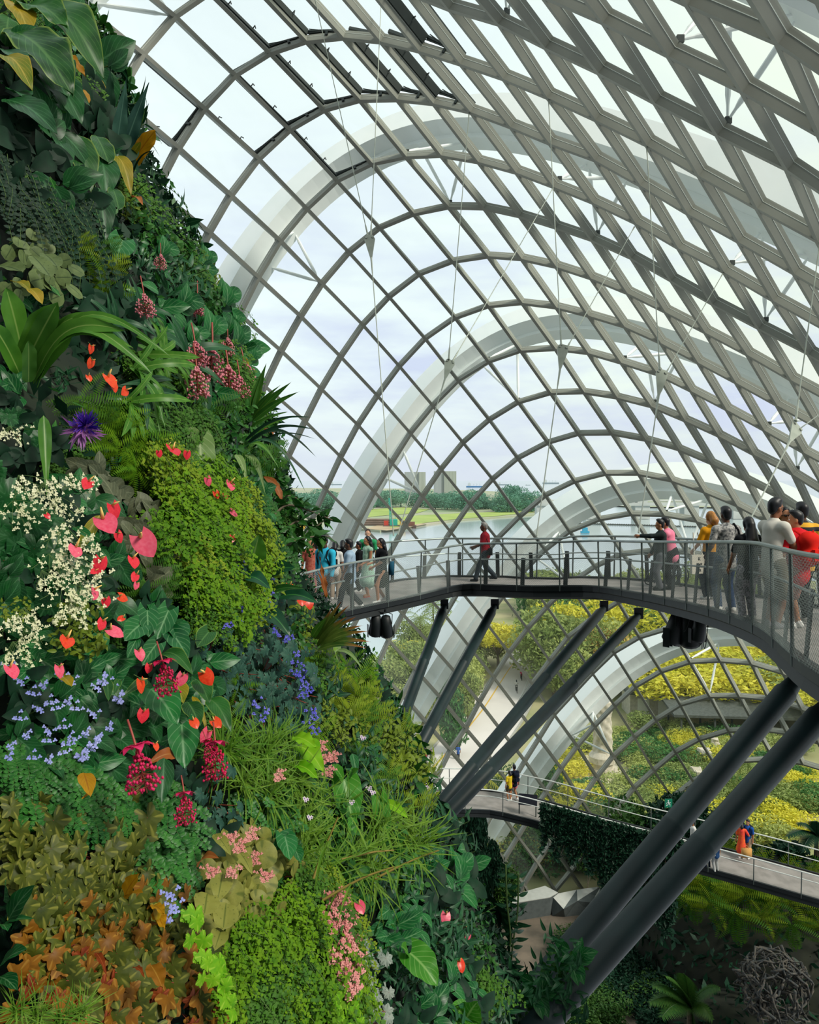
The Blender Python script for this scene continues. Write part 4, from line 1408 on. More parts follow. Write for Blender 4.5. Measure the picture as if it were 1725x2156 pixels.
def wood(P, d, dy, kinds, hm, wr, lab, group, name='tree'):
    for (x, y) in sorted(scatter(P, d, .35, dy), key=lambda q: q[1]):
        kind, mat = rnd.choice(kinds)
        h = hm[0] + (hm[1] - hm[0]) * rnd.random()
        tree(ground(x, y), h, h * wr * (.85 + .3 * rnd.random()), kind, mat, lab.replace('*', {'dark': 'dark green', 'mid': 'fresh green', 'yellow': 'yellow green', 'olive': 'olive green', 'orange': 'orange tinted', 'far': 'hazy green'}[mat]), group, name)


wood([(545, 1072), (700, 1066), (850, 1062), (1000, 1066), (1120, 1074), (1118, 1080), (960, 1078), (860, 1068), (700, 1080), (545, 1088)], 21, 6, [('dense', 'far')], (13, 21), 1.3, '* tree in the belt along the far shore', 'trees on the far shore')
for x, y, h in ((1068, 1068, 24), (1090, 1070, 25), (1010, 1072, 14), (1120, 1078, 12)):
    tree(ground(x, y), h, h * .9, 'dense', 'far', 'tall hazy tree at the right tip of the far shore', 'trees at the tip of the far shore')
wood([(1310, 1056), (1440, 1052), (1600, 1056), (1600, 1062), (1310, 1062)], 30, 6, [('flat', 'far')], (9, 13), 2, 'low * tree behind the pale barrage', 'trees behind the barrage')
# near shore trees seen over the deck, forest right of the road
wood([(1120, 1275), (1250, 1262), (1450, 1256), (1620, 1250), (1620, 1285), (1400, 1300), (1250, 1305), (1130, 1310)], 42, 14, [('round', 'olive'), ('round', 'mid'), ('flat', 'olive')], (6, 9), 1.2, '* tree at the water edge, showing between the walkway posts', 'trees at the near water edge')
wood([(1130, 1345), (1220, 1330), (1400, 1320), (1420, 1380), (1310, 1425), (1215, 1475), (1160, 1500), (1140, 1440)], 44, 24, [('round', 'mid'), ('round', 'dark'), ('tall', 'mid'), ('round', 'olive'), ('round', 'yellow')], (7, 11), .95, '* tree in the wood right of the road', 'trees right of the road')
wood([(815, 1440), (880, 1390), (960, 1365), (1070, 1362), (1030, 1410), (985, 1465), (950, 1500), (905, 1530), (840, 1560), (800, 1500)], 40, 26, [('round', 'olive'), ('round', 'mid'), ('bush', 'mid'), ('round', 'olive')], (4.5, 8), .95, '* tree between the shore and the road', 'trees left of the road')
tree(ground(1050, 1410), 7.5, 8.5, 'flat', 'yellow', 'yellow green spreading tree beside the road kerb, trunk in view', None)
tree(ground(950, 1590), 8.5, 5.0, 'tall', 'dark', 'tall dense dark tree left of the road bend', None)
tree(ground(985, 1520), 6.5, 4.0, 'tall', 'mid', 'slim green tree beside the road under the slanting struts', None)
tree(ground(1255, 1440), 8.5, 7.0, 'round', 'orange', 'orange tinted tree between the struts and the lowest arch', None)
wood([(1370, 1455), (1450, 1435), (1560, 1440), (1640, 1480), (1560, 1500), (1420, 1510)], 46, 22, [('flat', 'yellow')], (5.5, 7.5), 1.8, '* spreading tree in the yellow grove inside the lowest arch', 'yellow trees inside the lowest arch')
wood([(1350, 1395), (1440, 1375), (1600, 1370), (1620, 1400), (1500, 1415), (1380, 1430)], 46, 18, [('round', 'dark'), ('round', 'yellow'), ('round', 'mid')], (7, 10), 1.1, '* tree behind the yellow grove', 'trees behind the yellow grove')
wood([(1650, 1480), (1800, 1450), (1830, 1540), (1680, 1540)], 50, 26, [('flat', 'yellow'), ('round', 'mid')], (6, 8), 1.5, '* tree at the right edge beyond the thick struts', 'trees at the right edge')
# garden shrubs
G1 = [(1195, 1580), (1330, 1530), (1480, 1545), (1700, 1570), (1725, 1700), (1600, 1790), (1440, 1780), (1300, 1725), (1180, 1690), (1190, 1640)]
for (x, y) in scatter(G1, 34, .4, 22):
    if abs(x - 1268) < 62 and abs(y - 1632) < 34:
        continue
    k = rnd.choice(['mid', 'olive', 'olive', 'yellow', 'dark', 'mid'])
    h = 1.3 + 1.7 * rnd.random()
    tree(ground(x, y), h, h * 1.5, 'bush', k, {'mid': 'fresh green', 'olive': 'olive', 'yellow': 'yellow green', 'dark': 'dark green'}[k] + ' shrub in the garden around the carved pillar', 'shrubs around the carved pillar', 'shrub')
G2 = [(985, 1750), (1100, 1740), (1300, 1770), (1330, 1850), (1200, 1880), (1060, 1880), (1000, 1830)]
for (x, y) in scatter(G2, 36, .4, 24):
    k = rnd.choice(['dark', 'mid', 'dark', 'yellow'])
    h = 2.2 + 2.2 * rnd.random()
    p = ground(x, y)
    p[1] += 4
    tree(p, h, h * 1.2, 'bush', k, {'mid': 'fresh green', 'yellow': 'yellow green', 'dark': 'dark green'}[k] + ' bush just outside the glass below the lower walkway', 'bushes outside the low glass', 'shrub')
for x, y, h in ((1110, 1795, 4.6), (1050, 1780, 3.6), (1165, 1770, 4.2)):
    p = ground(x, y)
    p[1] += 6
    tree(p, h, h * .7, 'round', 'dark', 'dark tree standing outside the glass beneath the lower walkway', 'dark trees outside the low glass')


# palms
def palm(px, py, h, lab, mat, group='palms'):
    c = ground(px, py)
    r = thing('palm', lab, 'palm', tuple(c), group=group)
    mb = MB()
    mb.tube([(0, 0, 0), (.1, 0, h * .5), (0, 0, h)], [.2, .15, .12], 8)
    mb.build('trunk', m_bark, r)
    mb = MB()
    for k in range(16):
        a = k * 2.4
        el = .9 - .09 * k
        L = h * .42
        pts = [np.array([math.cos(a) * L * t, math.sin(a) * L * t, h + L * (t * el - .75 * t * t)]) for t in np.linspace(0, 1, 7)]
        mb.tube(pts, .03, 4)
        sd_ = np.array([-math.sin(a), math.cos(a), 0])
        for i in range(1, 7):
            for s in (-1, 1):
                for q in (0, .5):
                    p = pts[i] * (1 - q) + pts[i - 1] * q
                    tipp = p + sd_ * s * L * .26 + (pts[i] - pts[i - 1]) * .5 - np.array([0, 0, L * .1])
                    w = unit(pts[i] - pts[i - 1]) * .07
                    mb.add([p - w, p + w, tipp], [(0, 1, 2)], uv=[(.3, 0), (.7, 0), (.5, 1)])
    mb.build('fronds', TREE_M[mat], r)


palm(885, 1420, 9, 'green palm by the shore, left of the raking struts', 'mid')
palm(848, 1440, 6, 'yellowing palm by the shore nearest the bromeliad', 'yellow')
palm(912, 1398, 10, 'tall slim palm whose crown touches the walkway girder', 'mid')
palm(1572, 1690, 4, 'small green palm between the thick struts', 'mid')
palm(1010, 1745, 4.5, 'small palm outside the glass under the lower walkway', 'yellow')
# ================================================================== PLANTED MOUNTAIN (left) : a steep cone clad in plants
WC, WH, WR = np.array([-13.2, 7.1]), 27.5, 12.0


def wr(z):
    return WR * (WH - (z - EYE)) / WH


def anchor(px, py, off=0.0):
    """where a pixel's sight line meets the mountain (or grazes it): point, outward normal"""
    d = ray(px, py)
    k = WR / WH
    # |c + t d - WC| = WR - k t dz
    ax, ay = -WC
    A = d[0] ** 2 + d[1] ** 2 - (k * d[2]) ** 2
    B = 2 * (ax * d[0] + ay * d[1] + WR * k * d[2])
    C = ax * ax + ay * ay - WR * WR
    D = B * B - 4 * A * C
    if D > 0:
        t = (-B - math.sqrt(D)) / (2 * A)
        if t < 0:
            t = (-B + math.sqrt(D)) / (2 * A)
    else:
        t = -B / (2 * A)
    P = d * t + np.array([0, 0, EYE])
    r = P[:2] - WC
    n = unit([r[0], r[1], np.linalg.norm(r) * k])
    n = unit(np.array([r[0] / np.linalg.norm(r), r[1] / np.linalg.norm(r), k]))
    if D <= 0:
        g = np.linalg.norm(r) - wr(P[2])
        P = P - np.array([r[0], r[1], 0]) / np.linalg.norm(r) * max(0, g) * .8
    return P + n * off, n


def wall_pt(th, z, off=0):
    R = wr(z) - .42 * math.exp(-((z - 30.0) / .75) ** 2)
    k = WR / WH
    n = unit([math.cos(th), math.sin(th), k])
    return np.array([WC[0] + R * math.cos(th), WC[1] + R * math.sin(th), z]) + n * off, n


m_soil = paint('planting_felt', '16201a', '1f2a1c', scale=3, rough=.95, bump=.5)
mb = MB()
nth, nz_ = 120, 90
TH = np.linspace(-1.9, 2.4, nth)
ZZ = np.linspace(-.5, 52, nz_)
V, UVv = [], []
for z in ZZ:
    for th in TH:
        p, n = wall_pt(th, z, -.12 + .07 * math.sin(th * 37 + z * 1.7) + .06 * math.sin(z * 4.1 - th * 21))
        V.append(p)
mb.add(V, [(i * nth + j, i * nth + j + 1, (i + 1) * nth + j + 1, (i + 1) * nth + j) for i in range(nz_ - 1) for j in range(nth - 1)])
mb.build('wall_left', m_soil, smooth=True)['kind'] = 'structure'

# ------------------------------------------------------------------ leaf shapes (base at 0, along +y, face +z)
def prof(kind, t):
    if kind == 'ovate':
        return np.sin(np.pi * t ** .72) ** .85
    if kind == 'round':
        return np.sqrt(np.maximum(0, 1 - (2 * t - 1) ** 2))
    if kind == 'lance':
        return np.sin(np.pi * t ** .6) * (1 - .35 * t)
    if kind == 'strap':
        return np.minimum(1, t * 6 + .35) * np.minimum(1, (1 - t) * 4) ** .7
    if kind == 'blade':
        return np.minimum(1, t * 5 + .5) * (1 - t) ** .6
    if kind == 'heart':
        return np.sin(np.pi * np.clip(t * .86 + .14, 0, 1) ** .8) ** .8
    if kind == 'spoon':
        return np.sin(np.pi * np.clip(t, 0, 1) ** 1.5) ** .8 + .12 * (1 - t)
    return np.sin(np.pi * t)


def leaf(L, W, kind='ovate', bend=.2, fold=.15, wave=0.0, nt=9, nu=5, twist=0.0):
    t = np.linspace(0, 1, nt)
    u = np.linspace(-1, 1, nu)
    w = np.maximum(prof(kind, t), 0) * W / 2
    w[-1] = max(w[-1], 0.0)
    T, U = np.meshgrid(t, u, indexing='ij')
    X = U * w[:, None]
    th = bend * T
    Y = L * np.where(bend != 0, np.sin(th * 1.6) / (bend * 1.6 + 1e-9), T) if abs(bend) > 1e-3 else L * T
    Z = -L * (1 - np.cos(th * 1.6)) / (bend * 1.6 + 1e-9) if abs(bend) > 1e-3 else 0 * T
    Z = Z + fold * np.abs(U) * w[:, None] + wave * W * np.sin(T * 19 + U * 1.5) * np.abs(U) ** 2
    if kind == 'heart':
        Y = Y - L * .16 * np.abs(U) ** 1.5 * (1 - T) ** 4 * 1.6
    if twist:
        a = twist * T
        X, Z = X * np.cos(a) - Z * np.sin(a) * 0, Z + X * np.sin(a)
    V = np.stack([X, Y, Z], -1).reshape(-1, 3)
    uv = np.stack([.5 + U * .5, T], -1).reshape(-1, 2)
    i, j = np.meshgrid(np.arange(nt - 1), np.arange(nu - 1), indexing='ij')
    a = (i * nu + j).ravel()
    f = np.stack([a, a + 1, a + nu + 1, a + nu], 1)
    return V, f, uv


def lobed(R, n=5, depth=.45, cup=.15, asym=.25, notch=True, m=44, tooth=.06):
    """palmate leaf lying in xy around its stalk point at 0, mainly towards +y"""
    ang = np.linspace(-math.pi, math.pi, m, endpoint=False) + math.pi / 2
    a = ang - math.pi / 2
    lob = 1 - np.abs((a * n / (2 * math.pi) + .5) % 1 - .5) * 2
    r = R * (1 - depth + depth * lob) * (1 - asym * (1 - np.cos(a)) / 2) * (1 + tooth * np.cos(a * 23))
    if notch:
        r = r * (1 - .7 * np.exp(-((np.abs(a) - math.pi) / .25) ** 2))
    V = [[0, 0, 0]]
    uv = [[.6, .0]]
    for fr in (.5, 1.0):
        for k in range(m):
            V.append([fr * r[k] * math.cos(ang[k]), fr * r[k] * math.sin(ang[k]), -cup * r[k] * fr ** 2 + .06 * R * fr * (1 - lob[k])])
            uv.append([.5 + .42 * (1 - lob[k] ** .5), .3 * fr])
    f3 = [(0, 1 + k, 1 + (k + 1) % m) for k in range(m)]
    f4 = [(1 + k, 1 + m + k, 1 + m + (k + 1) % m, 1 + (k + 1) % m) for k in range(m)]
    return np.array(V), f3 + f4, np.array(uv)


def rot(az=0, el=0, roll=0):
    """leaf axis +y tipped by el towards +z, spun az about z, rolled about its own axis"""
    return np.array((Matrix.Rotation(az, 4, 'Z') @ Matrix.Rotation(el, 4, 'X') @ Matrix.Rotation(roll, 4, 'Y')))


def place(mb, g, M, s=1.0, o=(0, 0, 0), mi=0):
    V, f, uv = g
    A = np.array(M, float).copy()
    A[:3, :3] = A[:3, :3] * s
    A[:3, 3] = o
    V = V @ A[:3, :3].T + A[:3, 3]
    if isinstance(f, np.ndarray):
        mb.addk(V, f, uv, mi)
    else:
        mb.add(V, f, uv, mi)


U = lambda a, b: a + (b - a) * rnd.random()

# ------------------------------------------------------------------ foliage materials
LM = {
    'fern_bright': leafmat('maidenhair_green', '4c9010', '98c81a', trans=.35, rough=.7, dk=.56),
    'fern_mid': leafmat('fern_green', '2f6a1c', '69a32c', trans=.3, rough=.6),
    'fern_yellow': leafmat('fern_yellow', '8fb822', 'bcd438', trans=.35, rough=.7, dk=.5),
    'dark': leafmat('dark_leaf', '0f4620', '1f6a2c', vein='4f8a58', trans=.12, rough=.38, vn=7),
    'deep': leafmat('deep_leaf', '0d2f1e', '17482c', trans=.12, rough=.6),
    'hosta': leafmat('quilted_leaf', '16481c', '32782a', vein='5c8f4a', rim='8fae4a', trans=.15, rough=.38, vn=9),
    'hosta_y': leafmat('yellowed_leaf', '6f8a1e', 'c9a51e', vein='d8c050', rim='d9b838', trans=.25, rough=.45, vn=7),
    'gold': leafmat('golden_leaf', 'c98a10', 'e0a81c', vein='b06a10', trans=.3, rough=.45, vn=6),
    'strap': leafmat('strap_leaf', '3a7a24', '6fae3c', vein='a9cf6c', trans=.28, rough=.36),
    'spike': leafmat('spike_leaf', '2a6626', '4f8f30', vein='6fa844', rim='8fae3c', trans=.25, rough=.4),
    'medin': leafmat('medinilla_leaf', '12562a', '2c863e', vein='7fb47c', trans=.15, rough=.33, vn=5),
    'pale': leafmat('pale_alocasia', '7fa45a', '94b56a', vein='c2d79a', trans=.25, rough=.45, vn=6),
    'aloc': leafmat('alocasia_green', '3f9426', '66b838', vein='a8dc78', trans=.3, rough=.38, vn=6),
    'greyleaf': leafmat('grey_olive_leaf', '4f5a42', '787e60', vein='929878', trans=.15, rough=.5, vn=5),
    'heuch': leafmat('blue_green_leaf', '1e4a40', '3f6f5a', vein='5c8a74', trans=.12, rough=.55),
    'creep': leafmat('creeper_leaf', '1f6428', '4d9a3a', vein='6fae58', trans=.2, rough=.4),
    'lime': leafmat('lime_leaf', '6fc00e', 'a2e024', vein='c2f04c', trans=.35, rough=.6, dk=.6),
    'maple': leafmat('olive_maple_leaf', '3f4f18', '6d7622', vein='a8a848', trans=.22, rough=.5),
    'maple_o': leafmat('amber_maple_leaf', '8a5a14', 'b5761c', vein='d09a3c', trans=.25, rough=.5),
    'maple_r': leafmat('red_maple_leaf', '8c3014', 'a8501c', vein='d8703c', trans=.25, rough=.5),
    'roundb': leafmat('round_begonia_leaf', '848a38', 'b0b055', vein='64742a', spots='4f5e20', trans=.2, rough=.5),
    'spot': leafmat('spotted_round_leaf', '5a7040', '7f9458', vein='39502c', spots='38502c', trans=.18, rough=.5),
    'silver': leafmat('silver_begonia_leaf', '8fa093', 'b8c2b6', vein='36503c', trans=.12, rough=.45),
    'grass': leafmat('grass_blade', '4f8a1c', '8fb83a', trans=.3, rough=.5),
    'dryg': leafmat('dry_stem', 'b5a050', '9c8a3c', trans=.1, rough=.7),
    'lance': leafmat('lance_leaf', '17482a', '327044', vein='5f9468', trans=.15, rough=.42),
    'bush': leafmat('bush_leaf', '1f5a22', '4a8a34', trans=.2, rough=.42),
    'ybush': leafmat('yellow_bush_leaf', '7a9a28', 'a0b83a', dk=.5, trans=.3, rough=.5),
    'rust': leafmat('rusty_leaf', 'a0521c', 'c9783a', vein='d09858', trans=.2, rough=.55),
    'brom': leafmat('bromeliad_leaf', '2f5a20', '6f8a38', vein='8a9a4a', tip='c2703a', trans=.2, rough=.4),
    'banana': leafmat('dark_paddle_leaf', '0f3a2a', '1d5a3c', vein='4f9a4a', trans=.15, rough=.33, vn=14),
}
m_stem = paint('plant_stem', '4f6a30', '3f5a28', rough=.6)
m_rstem = paint('red_stem', '8a3a34', '9c4a3c', rough=.5)


def petal(name, c1, c2, rough=.4, trans=.2):
    return leafmat(name, c1, c2, trans=trans, rough=rough, dk=.8)


m_anth = petal('anthurium_red', 'd81e34', 'ee3a48', .28, .15)
m_antho = petal('anthurium_orange', 'e03018', 'f0582c', .28, .15)
m_anthp = petal('anthurium_pink', 'e84868', 'f47088', .3, .15)
m_spad = paint('spadix', 'e6c272', 'd8a850', rough=.6)
m_pink = leafmat('medinilla_pink', 'bc5f72', 'e09aa0', trans=.2, rough=.5, dk=1.1)
m_mag = petal('medinilla_magenta', 'd01048', 'f03a78')
m_whitef = petal('cream_petal', 'dfe0b0', 'f4f2d0')
m_bluef = petal('blue_petal', '4a48c8', '7a7ae8')
m_lilac = petal('lilac_petal', '8f98ea', 'b2b8f4')
m_purp = petal('purple_bract', '8a4a98', 'b47cb8')
m_viol = petal('violet_petal', '3a1c9c', '5a34c0')
m_rosef = petal('rose_petal', 'd87878', 'eca8a0')
m_orch = petal('orchid_petal', 'ecd8e8', 'f8ecf4')
# ------------------------------------------------------------------ plant prototypes. every one is a unit plant: radius about .5, z = away from the wall, y = up
PROTO = {}


def proto(key, fn, mats, n=3):
    PROTO[key] = []
    for k in range(n):
        parts = fn(k)
        PROTO[key].append([(nm, mb.mesh(key + '_' + nm, m, smooth=True)) for nm, mb, m in parts])


def _clump(kind, n, L, W, mat, el=(-.2, .9), spread=.18, bend=(.2, .7), fold=.2, wave=0, azr=(-3.14, 3.14), down=0.0):
    def fn(k):
        mb = MB()
        st = MB()
        for i in range(n):
            az = U(*azr)
            o = np.array([U(-spread, spread), U(-spread, spread), U(.02, .16)])
            e = U(*el)
            s = U(.75, 1.15)
            Mx = np.array(Matrix.Rotation(down * U(.4, 1), 4, 'X')) @ rot(az, e, U(-.4, .4))
            place(mb, leaf(L * s, W * s, kind, U(*bend), fold, wave), Mx, 1, o)
            st.tube([o * [1, 1, 0] + np.array([0, 0, -.1]), o], .008, 4, cap=False)
        return [('foliage', mb, mat), ('stems', st, m_stem)]
    return fn


proto('broad', _clump('ovate', 9, .5, .3, LM['dark'], bend=(.3, .8)), None)
proto('deepbroad', _clump('ovate', 12, .42, .24, LM['deep'], bend=(.3, .8)), None)
proto('greyheart', _clump('heart', 10, .42, .3, LM['greyleaf'], el=(-.3, .5), bend=(.2, .5), down=.4), None)
proto('medleaf', _clump('ovate', 11, .44, .25, LM['medin'], bend=(.3, .9)), None)
proto('strapclump', _clump('strap', 15, .8, .1, LM['strap'], el=(.1, 1.1), spread=.06, bend=(.5, 1.2)), None)
proto('darkstrap', _clump('lance', 14, .72, .14, LM['lance'], el=(.1, 1.1), spread=.08, bend=(.5, 1.1)), None)
proto('grassy', _clump('blade', 46, .85, .034, LM['grass'], el=(.2, 1.3), spread=.12, bend=(.4, 1.3), fold=.4), None)
proto('spotround', _clump('round', 7, .34, .34, LM['spot'], el=(-.2, .4), spread=.3, bend=(.1, .3), fold=-.1), None)
proto('aloc', _clump('heart', 3, .8, .6, LM['aloc'], el=(-.3, .4), spread=.1, bend=(.3, .6), wave=.03), None)
proto('lancebush', _clump('lance', 34, .3, .09, LM['lance'], el=(-.2, 1.0), spread=.4, bend=(.2, .8)), None)
proto('paddles', _clump('ovate', 5, .9, .3, LM['banana'], el=(0, .9), spread=.08, bend=(.4, 1.0)), None)
proto('bushy', _clump('ovate', 60, .17, .1, LM['bush'], el=(-.3, 1.2), spread=.42, bend=(.1, .5)), None)
proto('ybushy', _clump('ovate', 60, .18, .08, LM['ybush'], el=(-.3, 1.2), spread=.42, bend=(.1, .5)), None)
proto('limeleaf', _clump('heart', 4, .55, .45, LM['lime'], el=(-.3, .5), spread=.15, wave=.06), None)
proto('rusty', _clump('ovate', 3, .5, .22, LM['rust'], el=(-.2, .7), spread=.15, wave=.05), None)


def _lob(n, R, lob, depth, mats, asym=.2, spread=.36, tilt=.55, tooth=.06, notch=True, pat=(0, 1, 2)):
    def fn(k):
        mbs = [MB() for _ in mats]
        st = MB()
        for i in range(n):
            o = np.array([U(-spread, spread), U(-spread, spread), U(.08, .28)])
            M = np.array(Matrix.Rotation(U(-tilt, tilt) + .25, 4, 'X') @ Matrix.Rotation(U(-tilt, tilt), 4, 'Y') @ Matrix.Rotation(math.pi + U(-1.1, 1.1), 4, 'Z'))
            g = lobed(R * U(.75, 1.2), lob, depth, U(.1, .35), asym, notch, tooth=tooth)
            place(mbs[pat[i % len(pat)] % len(mbs)], g, M, 1, o)
            st.tube([[o[0] * .4, o[1] * .4 + .05, -.1], [o[0] * .8, o[1] + .05, o[2] * .6], o], .008, 4, cap=False)
        out = [('foliage', mbs[0], mats[0])]
        for q in range(1, len(mats)):
            out.append(('turning_leaves', mbs[q], mats[q]))
        return out + [('stems', st, m_rstem)]
    return fn


proto('maple', _lob(9, .25, 5, .4, [LM['maple']], tooth=.04), None)
proto('maplemix', _lob(9, .25, 5, .4, [LM['maple'], LM['maple_o']], tooth=.04, pat=(0, 0, 1)), None)
proto('mapleamber', _lob(10, .25, 5, .42, [LM['maple'], LM['maple_o'], LM['maple_r']], tooth=.04, pat=(1, 0, 1, 0, 2, 0, 1, 0, 0, 1)), None)
proto('roundbeg', _lob(8, .24, 3, .08, [LM['roundb']], asym=.3, tooth=.015), None)
proto('silverbeg', _lob(9, .2, 7, .32, [LM['silver']], tooth=.1), None)
proto('limelobe', _lob(5, .28, 5, .28, [LM['lime']], tooth=.09), None)
proto('heuch', _lob(15, .15, 7, .32, [LM['heuch']], spread=.42, tooth=.1), None)
proto('crinkle', _lob(6, .28, 7, .2, [LM['dark']], tooth=.05), None)


def _maiden(nf, mat, L=.8, dens=46, size=.045):
    def fn(k):
        mb, st = MB(), MB()
        for i in range(nf):
            x0 = U(-.3, .3)
            y0 = U(-.1, .42)
            sw = U(-.3, .3)
            out = U(.15, .45)
            l = L * U(.6, 1.1)
            pts = np.array([[x0 + sw * t, y0 + l * (.25 * t - .95 * t * t), out * (1 - (1 - t) ** 2) + .05] for t in np.linspace(0, 1, 8)])
            st.tube(pts, .004, 3, cap=False)
            for s_ in range(dens):
                t = rnd.random() ** .8
                j = min(6, int(t * 7))
                p = pts[j] + (pts[j + 1] - pts[j]) * (t * 7 - j)
                wd = .16 * (1 - .7 * t) + .02
                q = p + np.array([U(-wd, wd), U(-wd, wd) * .6 - .03, U(-.03, .05)])
                sz = size * U(.7, 1.2)
                a = U(-.7, .7)
                c, s = math.cos(a) * sz, math.sin(a) * sz
                zt = U(-.4, .4) * sz
                V = np.array([q, q + [c * .75 - s * .6, -c * .7 - s * .7, zt], q + [s * .5, -c * 1.25, .3 * sz], q + [-c * .75 - s * .6, -c * .7 + s * .7, -zt]])
                mb.addk(V, np.array([[0, 1, 2, 3]]), np.array([[.3, 0], [.1, .8], [.3, 1], [.9, .8]]))
        return [('fronds', mb, mat), ('stems', st, m_stem)]
    return fn


proto('maiden', _maiden(26, LM['fern_bright']), None, 4)
proto('maidenmid', _maiden(24, LM['fern_mid']), None, 3)
proto('maideny', _maiden(26, LM['fern_yellow']), None, 3)


def _fern(nf, mat, L=.75, npair=17, down=.5):
    def fn(k):
        mb = MB()
        for i in range(nf):
            az = U(-2.6, 2.6) + math.pi
            l = L * U(.7, 1.1)
            el = U(.3, .9)
            bend = U(.8, 1.4)
            t = np.linspace(0, 1, npair + 1)
            ang = el - bend * t
            y = np.concatenate([[0], np.cumsum(np.cos(ang[:-1]))]) / npair * l
            z = np.concatenate([[0], np.cumsum(np.sin(ang[:-1]))]) / npair * l
            V, fs, uv = [], [], []
            for j in range(1, npair):
                w = l * .23 * math.sin(math.pi * (t[j] * .85 + .12)) ** .8
                for s in (-1, 1):
                    b = len(V)
                    d = l / npair * .42
                    V += [[0, y[j] - d, z[j]], [s * w * .55, y[j] - d * .2, z[j] - w * .12], [s * w, y[j] + d * 1.6, z[j] - w * .3], [s * w * .5, y[j] + d * 1.2, z[j] - w * .1]]
                    fs.append([b, b + 1, b + 2, b + 3])
                    uv += [[.4, 0], [.3, .5], [.5, 1], [.8, .5]]
            M = np.array(Matrix.Rotation(down, 4, 'X')) @ rot(az, 0, U(-.4, .4))
            V = np.array(V) @ M[:3, :3].T + np.array([U(-.05, .05), U(-.05, .05), .05])
            mb.addk(V, np.array(fs), np.array(uv))
        return [('fronds', mb, mat)]
    return fn


proto('fern', _fern(10, LM['fern_mid']), None, 3)
proto('fernb', _fern(11, LM['fern_bright']), None, 3)
proto('ferny', _fern(11, LM['fern_yellow']), None, 2)


def _creep(ns, mat, L=.8, pairs=10, lw=.085, sag=.9):
    def fn(k):
        mb, st = MB(), MB()
        for i in range(ns):
            x0, y0 = U(-.35, .35), U(.0, .45)
            sw = U(-.35, .35)
            l = L * U(.6, 1.1)
            out = U(.08, .3)
            pts = np.array([[x0 + sw * t, y0 - l * sag * t, .04 + out * math.sin(2.2 * t)] for t in np.linspace(0, 1, pairs)])
            st.tube(pts, .005, 3, cap=False)
            for p in pts[1:]:
                for s in (-1, 1):
                    place(mb, leaf(lw * 1.5 * U(.8, 1.2), lw * 1.15, 'ovate', .3, .2, nt=5, nu=3), rot(s * U(-1.9, -1.1), U(0, .6), 0), 1, p)
        return [('foliage', mb, mat), ('stems', st, m_stem)]
    return fn


proto('creeper', _creep(13, LM['creep']), None, 3)
proto('vinecurtain', _creep(16, LM['bush'], 1.0, 12, .06, 1.0), None, 3)
proto('darkcurtain', _creep(11, LM['deep'], 1.1, 12, .05, 1.0), None, 3)


# flowers ------------------------------------------------------------------
def _anth(ms):
    def fn(k):
        sp, sd_, st = MB(), MB(), MB()
        V, f, uv = leaf(.85, .8, 'heart', .25, -.12 if k else .1, .02, 9, 7)
        place(sp, (V, f, uv), rot(math.pi, .35, 0), 1, (0, .12, .2))
        p = np.array([0, .1, .22])
        a = U(-.5, .5)
        sd_.tube([p, p + np.array([.1 * a, .12, .22]), p + np.array([.25 * a, .22, .46])], [.07, .06, .025], 8)
        st.tube([(0, .12, .2), (.02, .25, .05), (.05, .35, -.35)], .022, 6, cap=False)
        return [('spathe', sp, ms), ('spadix', sd_, m_spad), ('stem', st, m_stem)]
    return fn


proto('anth', _anth(m_anth), None, 3)
proto('antho', _anth(m_antho), None, 2)
proto('anthp', _anth(m_anthp), None, 2)


def _medin(m, leafy=True, bracts=True):
    def fn(k):
        fl, br, st = MB(), MB(), MB()
        st.tube([(0, .75, 0), (0, .45, .1), (0, .2, .15), (0, -.5, .15)], [.02, .02, .02, .01], 6)
        for tier in range(9):
            y = .16 - tier * .075
            rr = .24 * math.sin(math.pi * (.25 + .75 * (1 - tier / 9))) + .05
            for q in range(13):
                a = U(0, 6.28)
                c = np.array([rr * math.cos(a) * U(.6, 1.1), y + U(-.05, .05), .15 + rr * math.sin(a) * U(.6, 1.1)])
                st.tube([(0, y + .05, .15), c], .006, 3, cap=False)
                fl.ball(c, (.027, .034, .027), 5, 4)
        if bracts:
            for q in range(6):
                a = q * 1.05
                V, f, uv = leaf(.34, .24, 'ovate', .9, .25, 0, 6, 5)
                place(br, (V, f, uv), np.array(Matrix.Rotation(-math.pi / 2, 4, 'X')) @ rot(a, .55, 0), 1, (0, .27, .15))
        out = [('flower_beads', fl, m), ('stem', st, m_rstem)]
        if bracts:
            out.append(('bracts', br, m))
        return out
    return fn


proto('medpink', _medin(m_pink, bracts=False), None, 2)
proto('medmag', _medin(m_mag), None, 2)


def _spray(mf, n=70, size=.035, dens=3, stem=True, sagging=.3, spread=.5):
    def fn(k):
        fl, st = MB(), MB()
        for b in range(dens * 3):
            a = U(-2.7, -.4) if b % 3 else U(-3.1, .2)
            p = np.array([0, .3, 0])
            pts = [p]
            d = np.array([math.cos(a) * .7, math.sin(a), U(.2, .6)])
            for s in range(5):
                d = d + np.array([U(-.4, .4), U(-.3, .3) - sagging * .2, U(-.1, .15)])
                p = p + unit(d) * spread * .26
                pts.append(p)
            st.tube(pts, .006, 4, cap=False)
            for s in range(int(n / dens / 3)):
                q = pts[rnd.randint(2, 5)] + np.array([U(-.11, .11), U(-.11, .11), U(-.04, .1)])
                for w in range(3):
                    az = w * 2.1 + U(-.4, .4)
                    V, f, uv = leaf(size * 1.3, size, 'round', .2, .1, 0, 4, 3)
                    place(fl, (V, f, uv), rot(az, .3, 0), 1, q)
        return [('blossoms', fl, mf), ('stems', st, m_stem)]
    return fn


